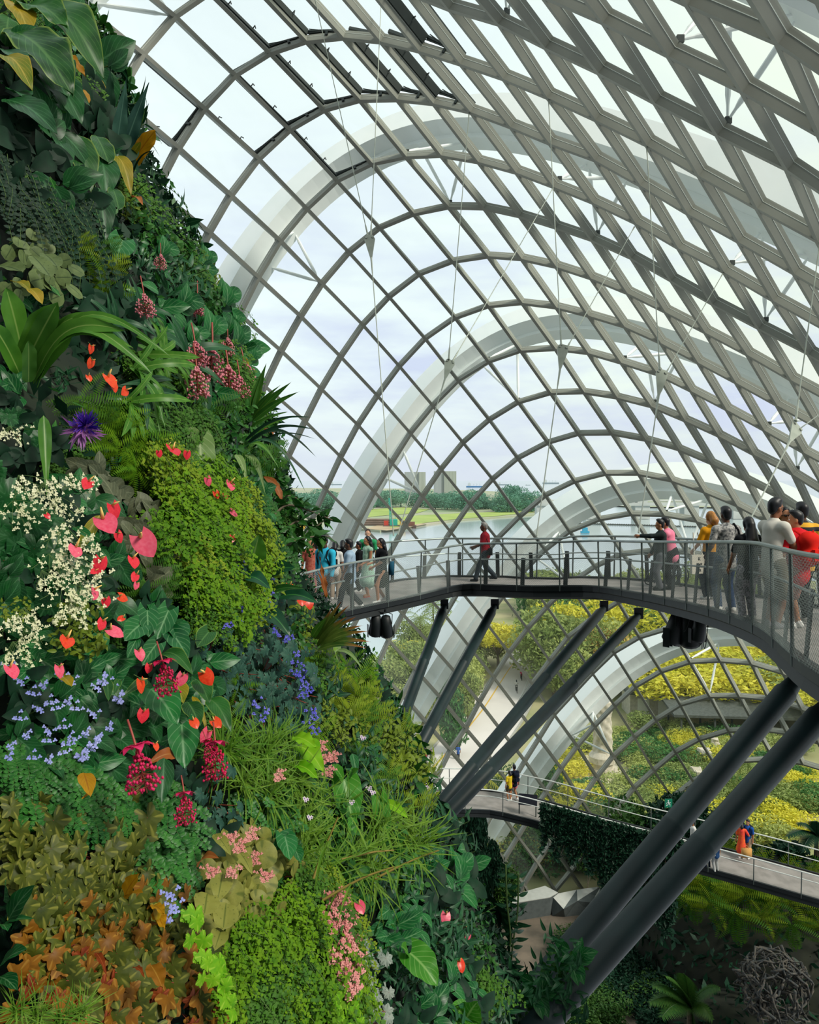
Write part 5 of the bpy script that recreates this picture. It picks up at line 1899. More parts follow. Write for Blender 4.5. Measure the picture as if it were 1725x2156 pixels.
proto('whitespray', _spray(m_whitef, 54, .034), None, 3)
proto('blueflower', _spray(m_bluef, 16, .08, 2, spread=.45), None, 3)
proto('lilacflower', _spray(m_lilac, 6, .13, 2, spread=.5), None, 3)
proto('rosespray', _spray(m_rosef, 60, .06, 3, spread=.4), None, 3)


def _orch(k):
    fl, st = MB(), MB()
    st.tube([(0, -.5, -.1), (.03, -.2, .1), (0, 0, .15)], .012, 5)
    for j, (x, y) in enumerate(((0, 0), (.14, .1), (-.1, .16))):
        for w in range(5):
            V, f, uv = leaf(.16, .1, 'ovate', .2, .1, 0, 5, 3)
            place(fl, (V, f, uv), rot(w * 1.256, .4, 0), 1, (x, y, .16))
    lp = MB()
    for x, y in ((0, 0), (.14, .1), (-.1, .16)):
        lp.ball((x, y - .03, .2), (.035, .045, .03), 6, 4)
    return [('blossoms', fl, m_orch), ('lip', lp, m_viol), ('stem', st, m_stem)]


proto('orchid', _orch, None, 2)


def put(key, px, py, size, label, cat, name, group=None, off=.05, roll=0.0, face=.45, var=None, jig=.25, dn=0.0):
    """one plant: prototype 'key' rooted where the pixel meets the mountain, 'size' pixels across"""
    P, n = anchor(px, py)
    d = np.linalg.norm(P - [0, 0, EYE])
    s = size / F * P[1]
    toc = unit(np.array([0, 0, EYE]) - P)
    z = unit(n * (1 - face) + toc * face + np.array([U(-jig, jig), U(-jig, jig), U(-jig, jig) + dn]) * .6)
    up = np.array([0, 0, 1.0])
    y = unit(up - z * (up @ z))
    x = np.cross(y, z)
    a = roll + U(-jig, jig)
    x, y = x * math.cos(a) + y * math.sin(a), -x * math.sin(a) + y * math.cos(a)
    k = rnd.randrange(len(PROTO[key])) if var is None else var % len(PROTO[key])
    parts = PROTO[key][k]
    M = frame(P + n * .03 + toc * off, x, y, z, s)
    r = thing(name, label, cat, M=M, group=group)
    for nm, me in parts:
        link(nm, me, r)
    return r


def zone(P, d, key, size, label, cat, name, group, off=.05, dy=None, jit=.45, face=.45, dn=0.0):
    keys = key if isinstance(key, list) else [key]
    for (x, y) in scatter(P, d, jit, dy):
        put(rnd.choice(keys), x, y, size * U(.85, 1.2), label, cat, name, group, off, face=face, dn=dn)
# ================================================================== PLANTING ON THE MOUNTAIN
# closed carpet of small dark foliage under the individual plants (uncountable)
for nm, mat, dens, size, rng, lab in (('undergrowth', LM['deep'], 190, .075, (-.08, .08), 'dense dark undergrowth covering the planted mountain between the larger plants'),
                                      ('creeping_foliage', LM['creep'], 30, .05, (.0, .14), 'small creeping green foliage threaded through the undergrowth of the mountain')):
    P, Nn = [], []
    for i in range(int(dens * 620)):
        th = U(-1.35, 1.7)
        z = U(14, 46)
        p, n = wall_pt(th, z, U(*rng))
        # thin out far from the viewer's side and far below
        dd = np.linalg.norm(p - [0, 0, EYE])
        if rnd.random() > min(1, (12.0 / dd) ** 1.5):
            continue
        P.append(p)
        Nn.append(n * .7 - np.array([0, 0, .2]))
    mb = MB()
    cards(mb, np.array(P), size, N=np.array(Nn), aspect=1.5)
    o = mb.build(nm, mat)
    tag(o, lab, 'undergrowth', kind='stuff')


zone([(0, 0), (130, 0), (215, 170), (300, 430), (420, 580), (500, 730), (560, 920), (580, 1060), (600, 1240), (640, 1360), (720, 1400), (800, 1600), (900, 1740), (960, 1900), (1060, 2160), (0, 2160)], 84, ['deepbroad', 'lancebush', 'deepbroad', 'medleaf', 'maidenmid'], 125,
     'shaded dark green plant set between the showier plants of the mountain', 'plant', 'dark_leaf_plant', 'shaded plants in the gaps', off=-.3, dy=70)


for i in range(110):
    th, z = U(.12, .62), U(19, 41)
    if 28.3 < z < 31.6:
        continue
    P, n = wall_pt(th, z, .0)
    up = unit(np.array([0, 0, 1.]) - n * n[2])
    r = thing('slope_plant', 'dark plant on the flank of the mountain turned to the walkways', 'plant', M=frame(P, np.cross(up, n), up, n, U(.7, 1.1)), group='plants on the far flank')
    for nm, me in PROTO[['deepbroad', 'bushy', 'lancebush', 'vinecurtain'][i % 4]][i % 3]:
        link(nm, me, r)


def hero(name, label, cat, leaves, group=None, part='leaf', stem=None):
    """plant whose leaves are each given by the pixels of stalk end, tip and width"""
    P0, n0 = anchor(leaves[0][0], leaves[0][1], .1)
    r = thing(name, label, cat, tuple(P0), group=group)
    mbs = {}
    for lf in leaves:
        bx, by, tx, ty, w, kind, mat, bend = lf[:8]
        opt = lf[8] if len(lf) > 8 else {}
        B, n = anchor(bx, by, .03)
        B = B + unit(np.array([0, 0, EYE]) - B) * opt.get('off', .36)
        rt = ray(tx, ty)
        T = rt * ((B[1] + opt.get('dy', -.12)) / rt[1]) + np.array([0, 0, EYE])
        ax = T - B
        L = np.linalg.norm(ax)
        y = ax / L
        toc = unit(np.array([0, 0, EYE]) - B)
        f = toc * .8 + n * .35 + np.array([0, 0, .35]) + np.array(opt.get('f', (0, 0, 0)))
        z = unit(f - y * (f @ y))
        x = np.cross(y, z)
        W = w / F * B[1]
        g = leaf(L * 1.03, W, kind, .001, opt.get('fold', .25), opt.get('wave', .03), 16, 7)
        V, fs, uv = g
        t = uv[:, 1]
        V = V.copy()
        arch = bend * L * np.sin(np.pi * t)
        V[:, 2] += arch * .6
        up = np.array([0, 0, 1.0])
        V = V @ np.array([x, y, z]) + B - P0 + np.outer(arch, up)
        mb = MB()
        mb.addk(V, fs, uv)
        mb.build(part, LM[mat] if isinstance(mat, str) else mat, r, smooth=True)
    return r


# --- top left: large quilted leaves
zone([(0, 0), (140, 0), (215, 160), (250, 430), (0, 470)], 78, ['broad', 'deepbroad'], 150, 'dark broad leaved plant filling the top left of the fern wall', 'plant', 'broad_leaf_plant', 'dark broad leaves at the top', dy=70)
hero('quilted_leaf_plant', 'giant quilted leaf plant at the very top left, wavy pale leaf rims', 'plant',
     [(40, 20, 140, 60, 90, 'ovate', 'hosta', .1, {'wave': .08}), (20, 10, 60, 70, 60, 'ovate', 'hosta_y', .05), (60, 30, 215, 165, 110, 'ovate', 'hosta', .16), (20, 70, 150, 200, 120, 'ovate', 'hosta', .08, {'wave': .06}),
      (90, 10, 150, 70, 60, 'ovate', 'hosta_y', .08), (10, 40, 10, 95, 50, 'round', 'hosta', .02)])
hero('quilted_leaf_plant', 'dark hooded leaf with a crumpled golden edge near the top of the fern wall', 'plant',
     [(60, 110, 140, 205, 110, 'ovate', 'dark', .05, {'wave': .05}), (118, 105, 178, 160, 16, 'strap', 'gold', .05, {'wave': .2}), (180, 150, 150, 195, 14, 'strap', 'gold', .03, {'wave': .15}), (85, 150, 170, 260, 80, 'ovate', 'dark', .06)])
hero('quilted_leaf_plant', 'dark plant with one folded yellow leaf at the left edge near the top', 'plant',
     [(-10, 125, 66, 190, 60, 'ovate', 'hosta_y', .12), (0, 110, 60, 150, 50, 'ovate', 'dark', .05), (5, 215, 118, 282, 70, 'ovate', 'dark', .06), (20, 200, 60, 210, 50, 'ovate', 'dark', .05)])
hero('quilted_leaf_plant', 'hanging bright green deeply veined leaf below the golden edged leaf', 'plant',
     [(148, 285, 190, 402, 66, 'ovate', 'hosta', .04), (195, 290, 228, 342, 44, 'round', 'hosta', .03), (205, 330, 225, 415, 62, 'ovate', 'dark', .05), (200, 400, 222, 505, 52, 'ovate', 'dark', .04), (230, 400, 250, 440, 34, 'round', 'hosta', .03),
      (235, 330, 275, 410, 36, 'ovate', 'hosta_y', .12), (160, 190, 182, 218, 24, 'round', 'gold', .03), (195, 165, 218, 220, 24, 'ovate', 'hosta_y', .04)])
hero('upright_fern', 'stiff upright dark serrated fronds against the glass, one yellow tip', 'fern',
     [(222, 250, 232, 142, 26, 'lance', 'deep', .02, {'wave': .08}), (238, 315, 266, 168, 32, 'lance', 'heuch', .02, {'wave': .08}), (250, 330, 312, 178, 36, 'lance', 'heuch', .02, {'wave': .1}), (268, 350, 326, 276, 30, 'strap', 'gold', .02, {'wave': .1}),
      (255, 325, 308, 225, 26, 'lance', 'hosta', .02, {'wave': .1}), (262, 345, 296, 300, 14, 'strap', 'hosta_y', .02)])
for x, y, s in ((262, 420, 60), (250, 385, 50), (295, 440, 50), (275, 460, 60)):
    put('ybushy', x, y, s, 'small yellow green bush on the rim of the fern wall under the stiff fronds', 'shrub', 'small_shrub', 'yellow green rim bushes')
hero('thin_leaf_plant', 'thin leaved plant sticking out over the glass below the yellow tipped frond', 'plant',
     [(275, 415, 312, 385, 6, 'blade', 'spike', .03), (270, 410, 318, 455, 10, 'blade', 'deep', .12), (268, 380, 322, 318, 5, 'blade', 'deep', .2), (270, 330, 335, 330, 5, 'blade', 'deep', .35), (272, 420, 300, 432, 16, 'ovate', 'rust', .1)])

# --- dark hanging curtain
zone([(0, 370), (190, 400), (235, 520), (120, 520), (0, 500)], 62, 'darkcurtain', 130, 'dark thin stemmed curtain hanging below the big quilted leaves', 'plant', 'hanging_plant', 'dark hanging curtain', dy=50)
zone([(0, 520), (60, 505), (150, 560), (120, 660), (20, 620)], 50, 'spotround', 100, 'spotted round leaf plant at the left edge above the bird nest fern', 'plant', 'round_leaf_plant', 'spotted round leaves', dy=42)
hero('round_leaf_plant', 'largest spotted round leaf at the left edge above the bird nest fern', 'plant', [(-15, 565, 45, 572, 48, 'round', 'spot', .02), (85, 540, 120, 562, 40, 'round', 'spot', .02), (60, 545, 105, 582, 40, 'round', 'spot', .02)])
hero('yellowing_plant', 'two yellowing leaves just above the tall pale strap leaf', 'plant', [(20, 600, 62, 612, 30, 'ovate', 'hosta_y', .05), (52, 612, 88, 640, 30, 'ovate', 'hosta_y', .04)])
zone([(125, 480), (215, 470), (262, 560), (240, 640), (150, 600)], 46, ['ferny', 'fern', 'fernb'], 80, 'yellow green fern tuft beside the spotted round leaves', 'fern', 'fern', 'yellow green fern tufts', dy=44)
zone([(255, 470), (330, 470), (440, 560), (470, 640), (400, 690), (280, 640)], 52, ['bushy', 'lancebush', 'medleaf'], 105, 'dark leafy shrub on the upper slope above the pink medinillas', 'shrub', 'leafy_shrub', 'dark shrubs on the upper slope', dy=42)
hero('arrow_leaf_plant', 'dark arrow shaped leaf with pale ribs standing against the glass', 'plant', [(325, 500, 336, 560, 36, 'heart', 'medin', .02), (330, 490, 322, 468, 14, 'ovate', 'medin', .02), (250, 510, 245, 545, 55, 'heart', 'medin', .02)])
zone([(385, 560), (440, 565), (470, 660), (430, 670)], 36, ['bushy', 'ybushy'], 70, 'loose bush with yellowing leaves on the rim above the pink medinillas', 'shrub', 'small_shrub', 'rim bushes', dy=30)
zone([(330, 640), (480, 640), (540, 760), (540, 840), (400, 820)], 60, 'medleaf', 120, 'dark glossy medinilla foliage around the hanging pink clusters', 'shrub', 'medinilla', 'medinilla foliage', dy=46)
hero('medinilla', 'pair of rounded dark leaves held out against the glass right of the pink clusters', 'shrub',
     [(505, 745, 540, 728, 26, 'round', 'medin', .02), (500, 740, 515, 718, 20, 'ovate', 'medin', .02), (470, 700, 498, 708, 24, 'ovate', 'medin', .08), (450, 665, 488, 658, 30, 'ovate', 'deep', .1), (505, 750, 525, 780, 16, 'ovate', 'hosta_y', .05), (470, 680, 452, 720, 30, 'ovate', 'medin', .05)])
# --- bird's nest fern
hero('bird_nest_fern', 'large bird nest fern with long arching pale green straps at left', 'fern',
     [(40, 760, 14, 610, 48, 'strap', 'strap', .02), (48, 780, 108, 645, 62, 'strap', 'strap', .04), (40, 780, 120, 640, 40, 'strap', 'strap', .02), (58, 790, 148, 665, 30, 'strap', 'strap', .03), (62, 800, 150, 705, 34, 'strap', 'strap', .05),
      (60, 810, 258, 700, 34, 'strap', 'strap', .2), (66, 815, 275, 735, 26, 'strap', 'strap', .24), (70, 820, 315, 790, 26, 'strap', 'strap', .3), (60, 790, 260, 690, 18, 'strap', 'strap', .22), (64, 800, 350, 752, 16, 'strap', 'strap', .26),
      (30, 790, -20, 680, 40, 'strap', 'strap', .05), (50, 810, 60, 720, 30, 'strap', 'strap', .02)])
zone([(0, 790), (90, 810), (110, 960), (60, 1000), (0, 980)], 56, ['crinkle', 'deepbroad'], 110, 'crinkled dark leaf plant below the bird nest fern', 'plant', 'crinkled_plant', 'crinkled dark plants', dy=48)
hero('tongue_fern', 'single long yellow green tongue leaf hanging below the bird nest fern', 'fern', [(82, 880, 98, 1042, 30, 'lance', 'strap', .02)])
zone([(150, 640), (290, 620), (330, 680), (210, 700)], 60, ['darkstrap', 'deepbroad'], 120, 'dark strap leaves behind the bird nest fern', 'plant', 'strap_leaf_plant', 'straps behind the bird nest fern', dy=40)
zone([(230, 730), (400, 740), (430, 800), (360, 900), (250, 860)], 66, ['strapclump', 'darkstrap'], 150, 'arching green strap leaf clump right of the bird nest fern', 'plant', 'strap_leaf_plant', 'arching strap clumps', dy=56, dn=.2)
hero('strap_leaf_plant', 'light yellow green straps drooping right of the orange red anthuriums', 'plant', [(300, 810, 348, 905, 20, 'lance', 'strap', .1), (310, 830, 338, 920, 12, 'lance', 'strap', .06), (300, 850, 310, 910, 16, 'lance', 'lance', .05)])
zone([(140, 830), (200, 830), (310, 960), (290, 1020), (210, 960)], 44, ['fern', 'fernb'], 105, 'feathery yellow green fern right of the purple flower', 'fern', 'fern', 'ferns beside the purple flower', dy=40)
zone([(300, 880), (400, 880), (420, 980), (330, 980)], 50, ['fern', 'maidenmid'], 110, 'dark fern behind the small red anthuriums', 'fern', 'fern', 'dark ferns mid slope', dy=44)
hero('pale_alocasia', 'pale grey green heart leaf with lobed outline right of the red anthuriums', 'plant', [(412, 930, 426, 1020, 60, 'heart', 'pale', .03, {'wave': .06}), (410, 935, 396, 902, 34, 'ovate', 'pale', .02), (415, 930, 424, 905, 20, 'ovate', 'pale', .02)])
hero('dark_blade_plant', 'narrow dark blade leaf hanging above the pale alocasia', 'plant', [(428, 800, 432, 915, 26, 'lance', 'lance', .02)])
# --- spiky plants on the rim
hero('spiky_dracaena', 'spiky green dracaena fan on the rim, pointing at the glass', 'plant',
     [(520, 870, 560, 768, 24, 'lance', 'spike', .03), (525, 880, 552, 785, 14, 'lance', 'spike', .03), (525, 885, 612, 806, 22, 'lance', 'spike', .03), (525, 890, 628, 826, 20, 'lance', 'spike', .04), (520, 880, 590, 812, 12, 'lance', 'spike', .05),
      (515, 870, 515, 790, 18, 'lance', 'spike', .03), (520, 905, 605, 868, 10, 'blade', 'spike', .05)])
hero('arching_cordyline', 'thin arching leaves reaching far over the glass below the spiky fan', 'plant',
     [(510, 930, 652, 880, 10, 'blade', 'deep', .1), (515, 935, 658, 905, 12, 'blade', 'deep', .1), (515, 940, 662, 962, 12, 'blade', 'deep', .2), (500, 950, 640, 1035, 12, 'blade', 'lance', .25), (520, 925, 610, 880, 12, 'blade', 'strap', .06), (505, 945, 588, 990, 14, 'lance', 'strap', .2),
      (490, 960, 520, 1020, 20, 'lance', 'pale', .1), (510, 960, 558, 1040, 20, 'lance', 'pale', .15), (520, 950, 660, 925, 6, 'blade', 'deep', .12)])
for x, y in ((575, 915), (592, 1035)):
    put('rusty', x - 20, y, 60, 'rusty orange leafy shoot tip among the arching leaves on the rim' if y < 1000 else 'rusty orange leafy shoot tip hanging above the flowering bush', 'shoot', 'leaf_shoot', off=.5)
zone([(420, 840), (520, 830), (580, 1000), (560, 1060), (470, 1040), (430, 900)], 50, ['bushy', 'fern', 'bushy'], 105, 'small leaved green bush on the rim beside the pale alocasia', 'shrub', 'small_leaf_bush', 'small leaved rim bushes', dy=42)
zone([(480, 1040), (570, 1040), (600, 1080), (590, 1150), (560, 1200), (500, 1180)], 46, ['bushy', 'vinecurtain', 'medleaf'], 85, 'green bush with small leaves near where the walkway meets the plants', 'shrub', 'small_leaf_bush', 'bushes at the walkway end', dy=40)


def twig(label, pts, lw, mat, n=26, lift=.35):
    P0, n0 = anchor(pts[0][0], pts[0][1], .1)
    r = thing('leafy_branch', label, 'branch', tuple(P0), group='thin branches over the glass')
    W = []
    for i, (x, y) in enumerate(pts):
        q = ray(x, y)
        W.append(q * ((P0[1] + .1 * i) / q[1]) + np.array([0, 0, EYE]) - P0)
    W = catmull(np.array(W), 24)
    mb = MB()
    mb.tube(W, np.linspace(.012, .004, 24), 5)
    mb.build('twig', m_bark, r)
    mb = MB()
    for i in range(n):
        p = W[int(3 + 20 * i / n)]
        place(mb, leaf(lw * U(.8, 1.3), lw * .45, 'ovate', .3, .2, nt=5, nu=3), np.array(Matrix.Rotation(U(0, 6.3), 4, 'Z') @ Matrix.Rotation(U(-1, 1), 4, 'X') @ Matrix.Rotation(U(-1, 1), 4, 'Y')), 1, p)
    mb.build('leaves', LM[mat], r)


twig('leafy branch arching right above the flowering bush, tip at the white arch leg', [(560, 1110), (600, 1065), (650, 1075), (700, 1095)], .12, 'bush', 34)
twig('leafy branch rising toward the right over the visitors at left', [(580, 1150), (620, 1100), (660, 1110), (695, 1085)], .12, 'bush', 30)
twig('lowest leafy branch at the walkway end', [(570, 1170), (620, 1140), (660, 1130), (690, 1130)], .13, 'bush', 30)
twig('small leafy branch pointing up in front of the teal containers', [(570, 1080), (590, 1050), (615, 1045), (640, 1060)], .1, 'bush', 22)
# --- middle: grey leaves, maidenhair, dark fill, white begonia
zone([(170, 1000), (300, 1020), (350, 1150), (360, 1280), (300, 1260), (200, 1130)], 52, 'greyheart', 105, 'dull grey olive heart leaves around the coral anthuriums', 'plant', 'philodendron', 'grey olive heart leaves', dy=46)
zone([(0, 1020), (170, 1040), (250, 1200), (330, 1300), (430, 1420), (430, 1580), (200, 1600), (0, 1620)], 62, ['broad', 'deepbroad', 'medleaf', 'deepbroad'], 125, 'dark green anthurium foliage on the middle of the fern wall', 'plant', 'anthurium_foliage', 'dark foliage mid wall', dy=52)
zone([(0, 1020), (90, 1060), (110, 1300), (0, 1300)], 90, 'crinkle', 150, 'large dark toothed leaves behind the white flower sprays', 'plant', 'crinkled_plant', 'toothed leaves behind white sprays', dy=80)
zone([(300, 985), (430, 1000), (485, 1090), (500, 1200), (450, 1330), (385, 1300), (300, 1170)], 56, ['maiden', 'maiden', 'maideny'], 140, 'bright green maidenhair fern draping down the middle of the wall', 'fern', 'maidenhair_fern', 'bright maidenhair drape', dy=50, face=.35)
zone([(370, 1200), (450, 1180), (500, 1240), (450, 1360), (400, 1340)], 46, ['maidenmid', 'maiden'], 120, 'shaded maidenhair fern at the lower edge of the bright drape', 'fern', 'maidenhair_fern', 'shaded maidenhair', dy=44)
zone([(250, 1160), (330, 1180), (340, 1290), (290, 1290)], 44, 'fern', 95, 'small sword fern tuft between the coral anthuriums and the maidenhair', 'fern', 'fern', 'sword fern tufts', dy=46)
for x, y, s in ((10, 925, 70), (40, 1040, 110), (80, 1050, 90), (140, 1030, 90), (110, 1080, 90), (20, 1090, 90), (120, 1140, 110), (135, 1180, 110), (95, 1200, 90), (150, 1220, 90), (170, 1260, 110), (120, 1270, 100), (140, 1300, 100), (40, 1310, 80), (15, 1330, 90), (45, 1350, 70), (20, 1385, 90), (85, 1230, 80)):
    put('whitespray', x, y, s * .95, 'cream white begonia spray of tiny flowers on thin stems at the left', 'flower', 'begonia_spray', 'white flower sprays', off=.42)
for x, y, s in ((150, 1325, 110), (125, 1345, 90), (165, 1360, 90), (20, 1290, 60)):
    put('ybushy', x, y, s, 'yellowish fine leaved tuft among the white sprays', 'plant', 'fine_leaf_tuft', 'yellowish tufts', off=.3)
# large central anthurium leaves
hero('giant_anthurium', 'cluster of big dark pale ribbed leaves in the middle of the fern wall', 'plant',
     [(300, 1290, 312, 1340, 44, 'heart', 'medin', .02), (345, 1290, 330, 1345, 46, 'heart', 'medin', .02), (285, 1320, 262, 1348, 50, 'heart', 'medin', .03), (362, 1320, 380, 1355, 50, 'heart', 'medin', .03), (350, 1335, 395, 1385, 48, 'heart', 'medin', .03),
      (320, 1360, 300, 1400, 40, 'heart', 'medin', .03), (330, 1380, 405, 1420, 36, 'ovate', 'hosta', .12), (280, 1345, 268, 1385, 24, 'ovate', 'medin', .02), (430, 1335, 415, 1362, 40, 'heart', 'hosta', .02)])
hero('giant_anthurium', 'largest hanging heart leaves with pale rims beside the magenta medinilla', 'plant',
     [(308, 1455, 372, 1525, 78, 'heart', 'medin', .05), (372, 1530, 388, 1616, 66, 'heart', 'medin', .02, {'off': .4}), (385, 1482, 420, 1528, 46, 'ovate', 'hosta', .04), (330, 1495, 322, 1530, 44, 'heart', 'medin', .02), (360, 1440, 385, 1480, 40, 'ovate', 'hosta_y', .03),
      (405, 1435, 440, 1480, 44, 'ovate', 'hosta', .06), (430, 1475, 485, 1540, 46, 'ovate', 'hosta', .1), (395, 1470, 440, 1560, 16, 'lance', 'hosta_y', .1), (335, 1600, 340, 1690, 44, 'ovate', 'dark', .03), (448, 1590, 462, 1622, 34, 'ovate', 'medin', .03),
      (300, 1435, 255, 1470, 24, 'lance', 'hosta', .05), (215, 1435, 228, 1475, 22, 'ovate', 'hosta', .03), (240, 1435, 240, 1462, 16, 'ovate', 'hosta', .03)])
hero('curled_leaf_plant', 'curled brown leaf below the largest heart leaf', 'plant', [(365, 1595, 312, 1610, 26, 'ovate', 'rust', .12, {'wave': .12})])
hero('golden_leaf_plant', 'single golden yellow leaf at lower left below the blue flowers', 'plant', [(165, 1632, 190, 1676, 36, 'ovate', 'gold', .02), (178, 1672, 172, 1682, 8, 'blade', 'gold', .0)])
hero('golden_leaf_plant', 'yellow and brown heart leaf left of the central big leaves', 'plant', [(120, 1430, 150, 1445, 28, 'heart', 'hosta_y', .02)])
hero('grey_tongue_plant', 'grey green tongue leaf left of the coral anthuriums', 'plant', [(145, 1115, 205, 1150, 26, 'lance', 'medin', .04), (200, 1160, 235, 1195, 20, 'lance', 'medin', .04), (200, 1090, 160, 1170, 26, 'ovate', 'hosta_y', .04)])
# anthuriums -------------------------------------------------
A_ = [(215, 805, 34, 'antho', 'pair of orange red anthurium blooms above the fern, upper bloom'), (224, 815, 24, 'antho', 'small orange red anthurium bloom tucked under the upper orange one'), (178, 735, 20, 'antho', 'orange red anthurium bloom half hidden behind the bird nest straps'),
      (250, 828, 24, 'antho', 'orange red anthurium bloom to the right of the orange pair'), (180, 765, 22, 'antho', 'dim orange red anthurium bloom under the bird nest straps'), (175, 800, 16, 'antho', 'small orange red anthurium bloom left of the orange pair'),
      (354, 958, 30, 'anth', 'scarlet anthurium bloom in the row left of the pale alocasia, biggest'), (324, 956, 16, 'anth', 'tiny scarlet anthurium bloom, left end of the row by the pale alocasia'), (383, 957, 20, 'anth', 'scarlet anthurium bloom touching the pale alocasia'), (342, 945, 16, 'anth', 'tiny scarlet anthurium bloom above the biggest of the row'),
      (425, 1012, 22, 'anthp', 'coral anthurium bloom under the tip of the pale alocasia'), (472, 1025, 28, 'anthp', 'pink anthurium bloom on the rim right of the pale alocasia'), (443, 1042, 18, 'antho', 'orange anthurium bloom below the pale alocasia'), (463, 1046, 16, 'anth', 'red anthurium bloom below the pink one on the rim'),
      (476, 1083, 22, 'anthp', 'pink anthurium bloom at the right of the maidenhair drape'), (478, 1137, 18, 'anth', 'dark red anthurium bloom by the dark paddle leaf'),
      (172, 1025, 30, 'anth', 'red anthurium bloom under the purple flower'), (220, 1072, 36, 'anth', 'coral red anthurium bloom with an orange spadix, highest of the coral ones'), (208, 1108, 52, 'anthp', 'large pointed coral anthurium bloom among grey leaves'), (233, 1130, 26, 'anth', 'coral anthurium bloom just under the large pointed one'),
      (284, 1138, 58, 'anthp', 'largest pink red anthurium bloom with a cream spadix'), (85, 1092, 14, 'anth', 'small red anthurium bloom among the white sprays'), (197, 1185, 36, 'anth', 'shiny red anthurium bloom right of the white sprays'), (265, 1187, 30, 'anth', 'flat red anthurium bloom right of the shiny one'),
      (143, 1165, 36, 'anthp', 'dusky coral anthurium bloom among the white sprays'), (185, 1210, 16, 'anth', 'little dark red anthurium bloom under the shiny one'), (272, 1218, 22, 'anth', 'red anthurium bloom above the sword fern tuft'), (274, 1235, 16, 'anthp', 'narrow pink anthurium bloom above the sword fern tuft'),
      (180, 1250, 30, 'anthp', 'wide coral anthurium bloom at the edge of the white sprays'), (210, 1267, 22, 'anth', 'round red anthurium bloom beside the wide coral one'), (238, 1263, 24, 'antho', 'peach coloured anthurium bloom near the big dark leaves'), (200, 1316, 26, 'anth', 'red anthurium bloom just left of the big dark leaves'),
      (221, 1336, 34, 'anthp', 'clear pink heart shaped anthurium bloom left of the big dark leaves'), (245, 1308, 16, 'antho', 'small orange anthurium bloom over the big dark leaves'), (5, 1418, 34, 'anthp', 'pink red anthurium bloom cut by the left edge'), (107, 1412, 28, 'anthp', 'pink red anthurium bloom alone at lower left'),
      (125, 1358, 36, 'antho', 'fiery orange bloom below the white sprays'), (278, 1380, 26, 'anthp', 'pink anthurium bloom under the big dark leaves'), (300, 1407, 20, 'anth', 'red anthurium bloom under the dark leaf cluster, next to the crimson medinilla'), (278, 1440, 32, 'antho', 'orange red anthurium bloom at the left of the crimson medinilla'),
      (373, 1428, 28, 'anthp', 'pink anthurium bloom with tall orange spadix'), (421, 1424, 36, 'antho', 'orange red anthurium bloom right of the tall spadix one'), (395, 1525, 24, 'antho', 'orange bloom behind the hanging heart leaf'), (290, 1505, 28, 'anth', 'deep red bloom above the magenta medinilla'),
      (440, 1525, 26, 'antho', 'orange bloom right of the hanging heart leaf'), (422, 1545, 30, 'anthp', 'pink bloom at the top of the right magenta medinilla'), (312, 1575, 18, 'antho', 'small orange bloom between the two magenta medinillas')]
for x, y, s, k, lab in A_:
    put(k, x, y, s * .95, lab, 'flower', 'anthurium_bloom', off=.55, face=.55, jig=.75, roll=U(-.5, .5))
# medinillas
for x, y, s, k, lab in ((293, 640, 46, 'medpink', 'pale pink hanging medinilla cluster high on the slope'), (402, 742, 52, 'medpink', 'dusky pink medinilla cluster, left one of the group of six'), (434, 757, 66, 'medpink', 'largest pink medinilla cluster of the group of six'),
                        (402, 798, 62, 'medpink', 'shaded brownish pink medinilla cluster under the left one'), (470, 795, 62, 'medpink', 'dark pink medinilla cluster toward the rim'), (506, 783, 54, 'medpink', 'light pink medinilla cluster nearest the glass'), (496, 812, 46, 'medpink', 'pink medinilla cluster lowest at the rim'),
                        (470, 727, 36, 'medpink', 'pale small medinilla cluster above the dark pink one'), (405, 640, 40, 'medpink', 'pale pink medinilla cluster just under the yellowing rim bush'), (328, 550, 30, 'medpink', 'pale tiered flower head in front of the dark arrow leaf'),
                        (277, 1612, 92, 'medmag', 'big magenta medinilla cluster hanging free at lower left'), (330, 1425, 70, 'medmag', 'crimson medinilla half hidden among the central leaves'), (437, 1600, 74, 'medmag', 'magenta medinilla with open pink bracts right of the largest heart leaf'),
                        (372, 1702, 62, 'medmag', 'red pink medinilla bunch below the curled brown leaf'), (425, 1580, 40, 'medmag', 'pink medinilla bud above the open bracts')):
    put(k, x, y, s * (1.35 if k == 'medpink' else 1.15), lab, 'flower', 'medinilla_flower', off=.6, face=.7, jig=.15)
# purple flower head
P, n = anchor(163, 912, .03)
P = P + unit(np.array([0, 0, EYE]) - P) * .6
s = 92 / F * P[1]
toc = unit(np.array([0, 0, EYE]) - P)
r = thing('purple_flower', 'big spiky purple and violet flower head with drooping mauve bracts', 'flower', M=frame(P, np.cross([0, 0, 1.], toc), np.array([0, 0, 1.]), toc, s))
a_, b_, c_ = MB(), MB(), MB()
for k in range(46):
    az = U(-2.9, 2.9)
    place(a_ if k < 26 else b_, leaf(U(.4, .56), U(.05, .1), 'lance', U(.2, .8), .2, 0, 7, 3), rot(az if k >= 26 else math.pi + U(-1.0, 1.4), U(.1, 1.2), U(-.5, .5)), 1, (U(-.06, .06), U(-.05, .12), U(0, .12)))
for k in range(110):
    d = unit([U(-1, 1), U(-.6, 1), U(.2, 1)])
    c_.tube([np.array([.08, .12, .08]), np.array([.08, .12, .08]) + d * U(.25, .42)], .011, 3, cap=False)
a_.build('mauve_bracts', m_purp, r, smooth=True)
b_.build('spiky_bracts', m_purp, r, smooth=True)
c_.build('violet_petals', m_viol, r)
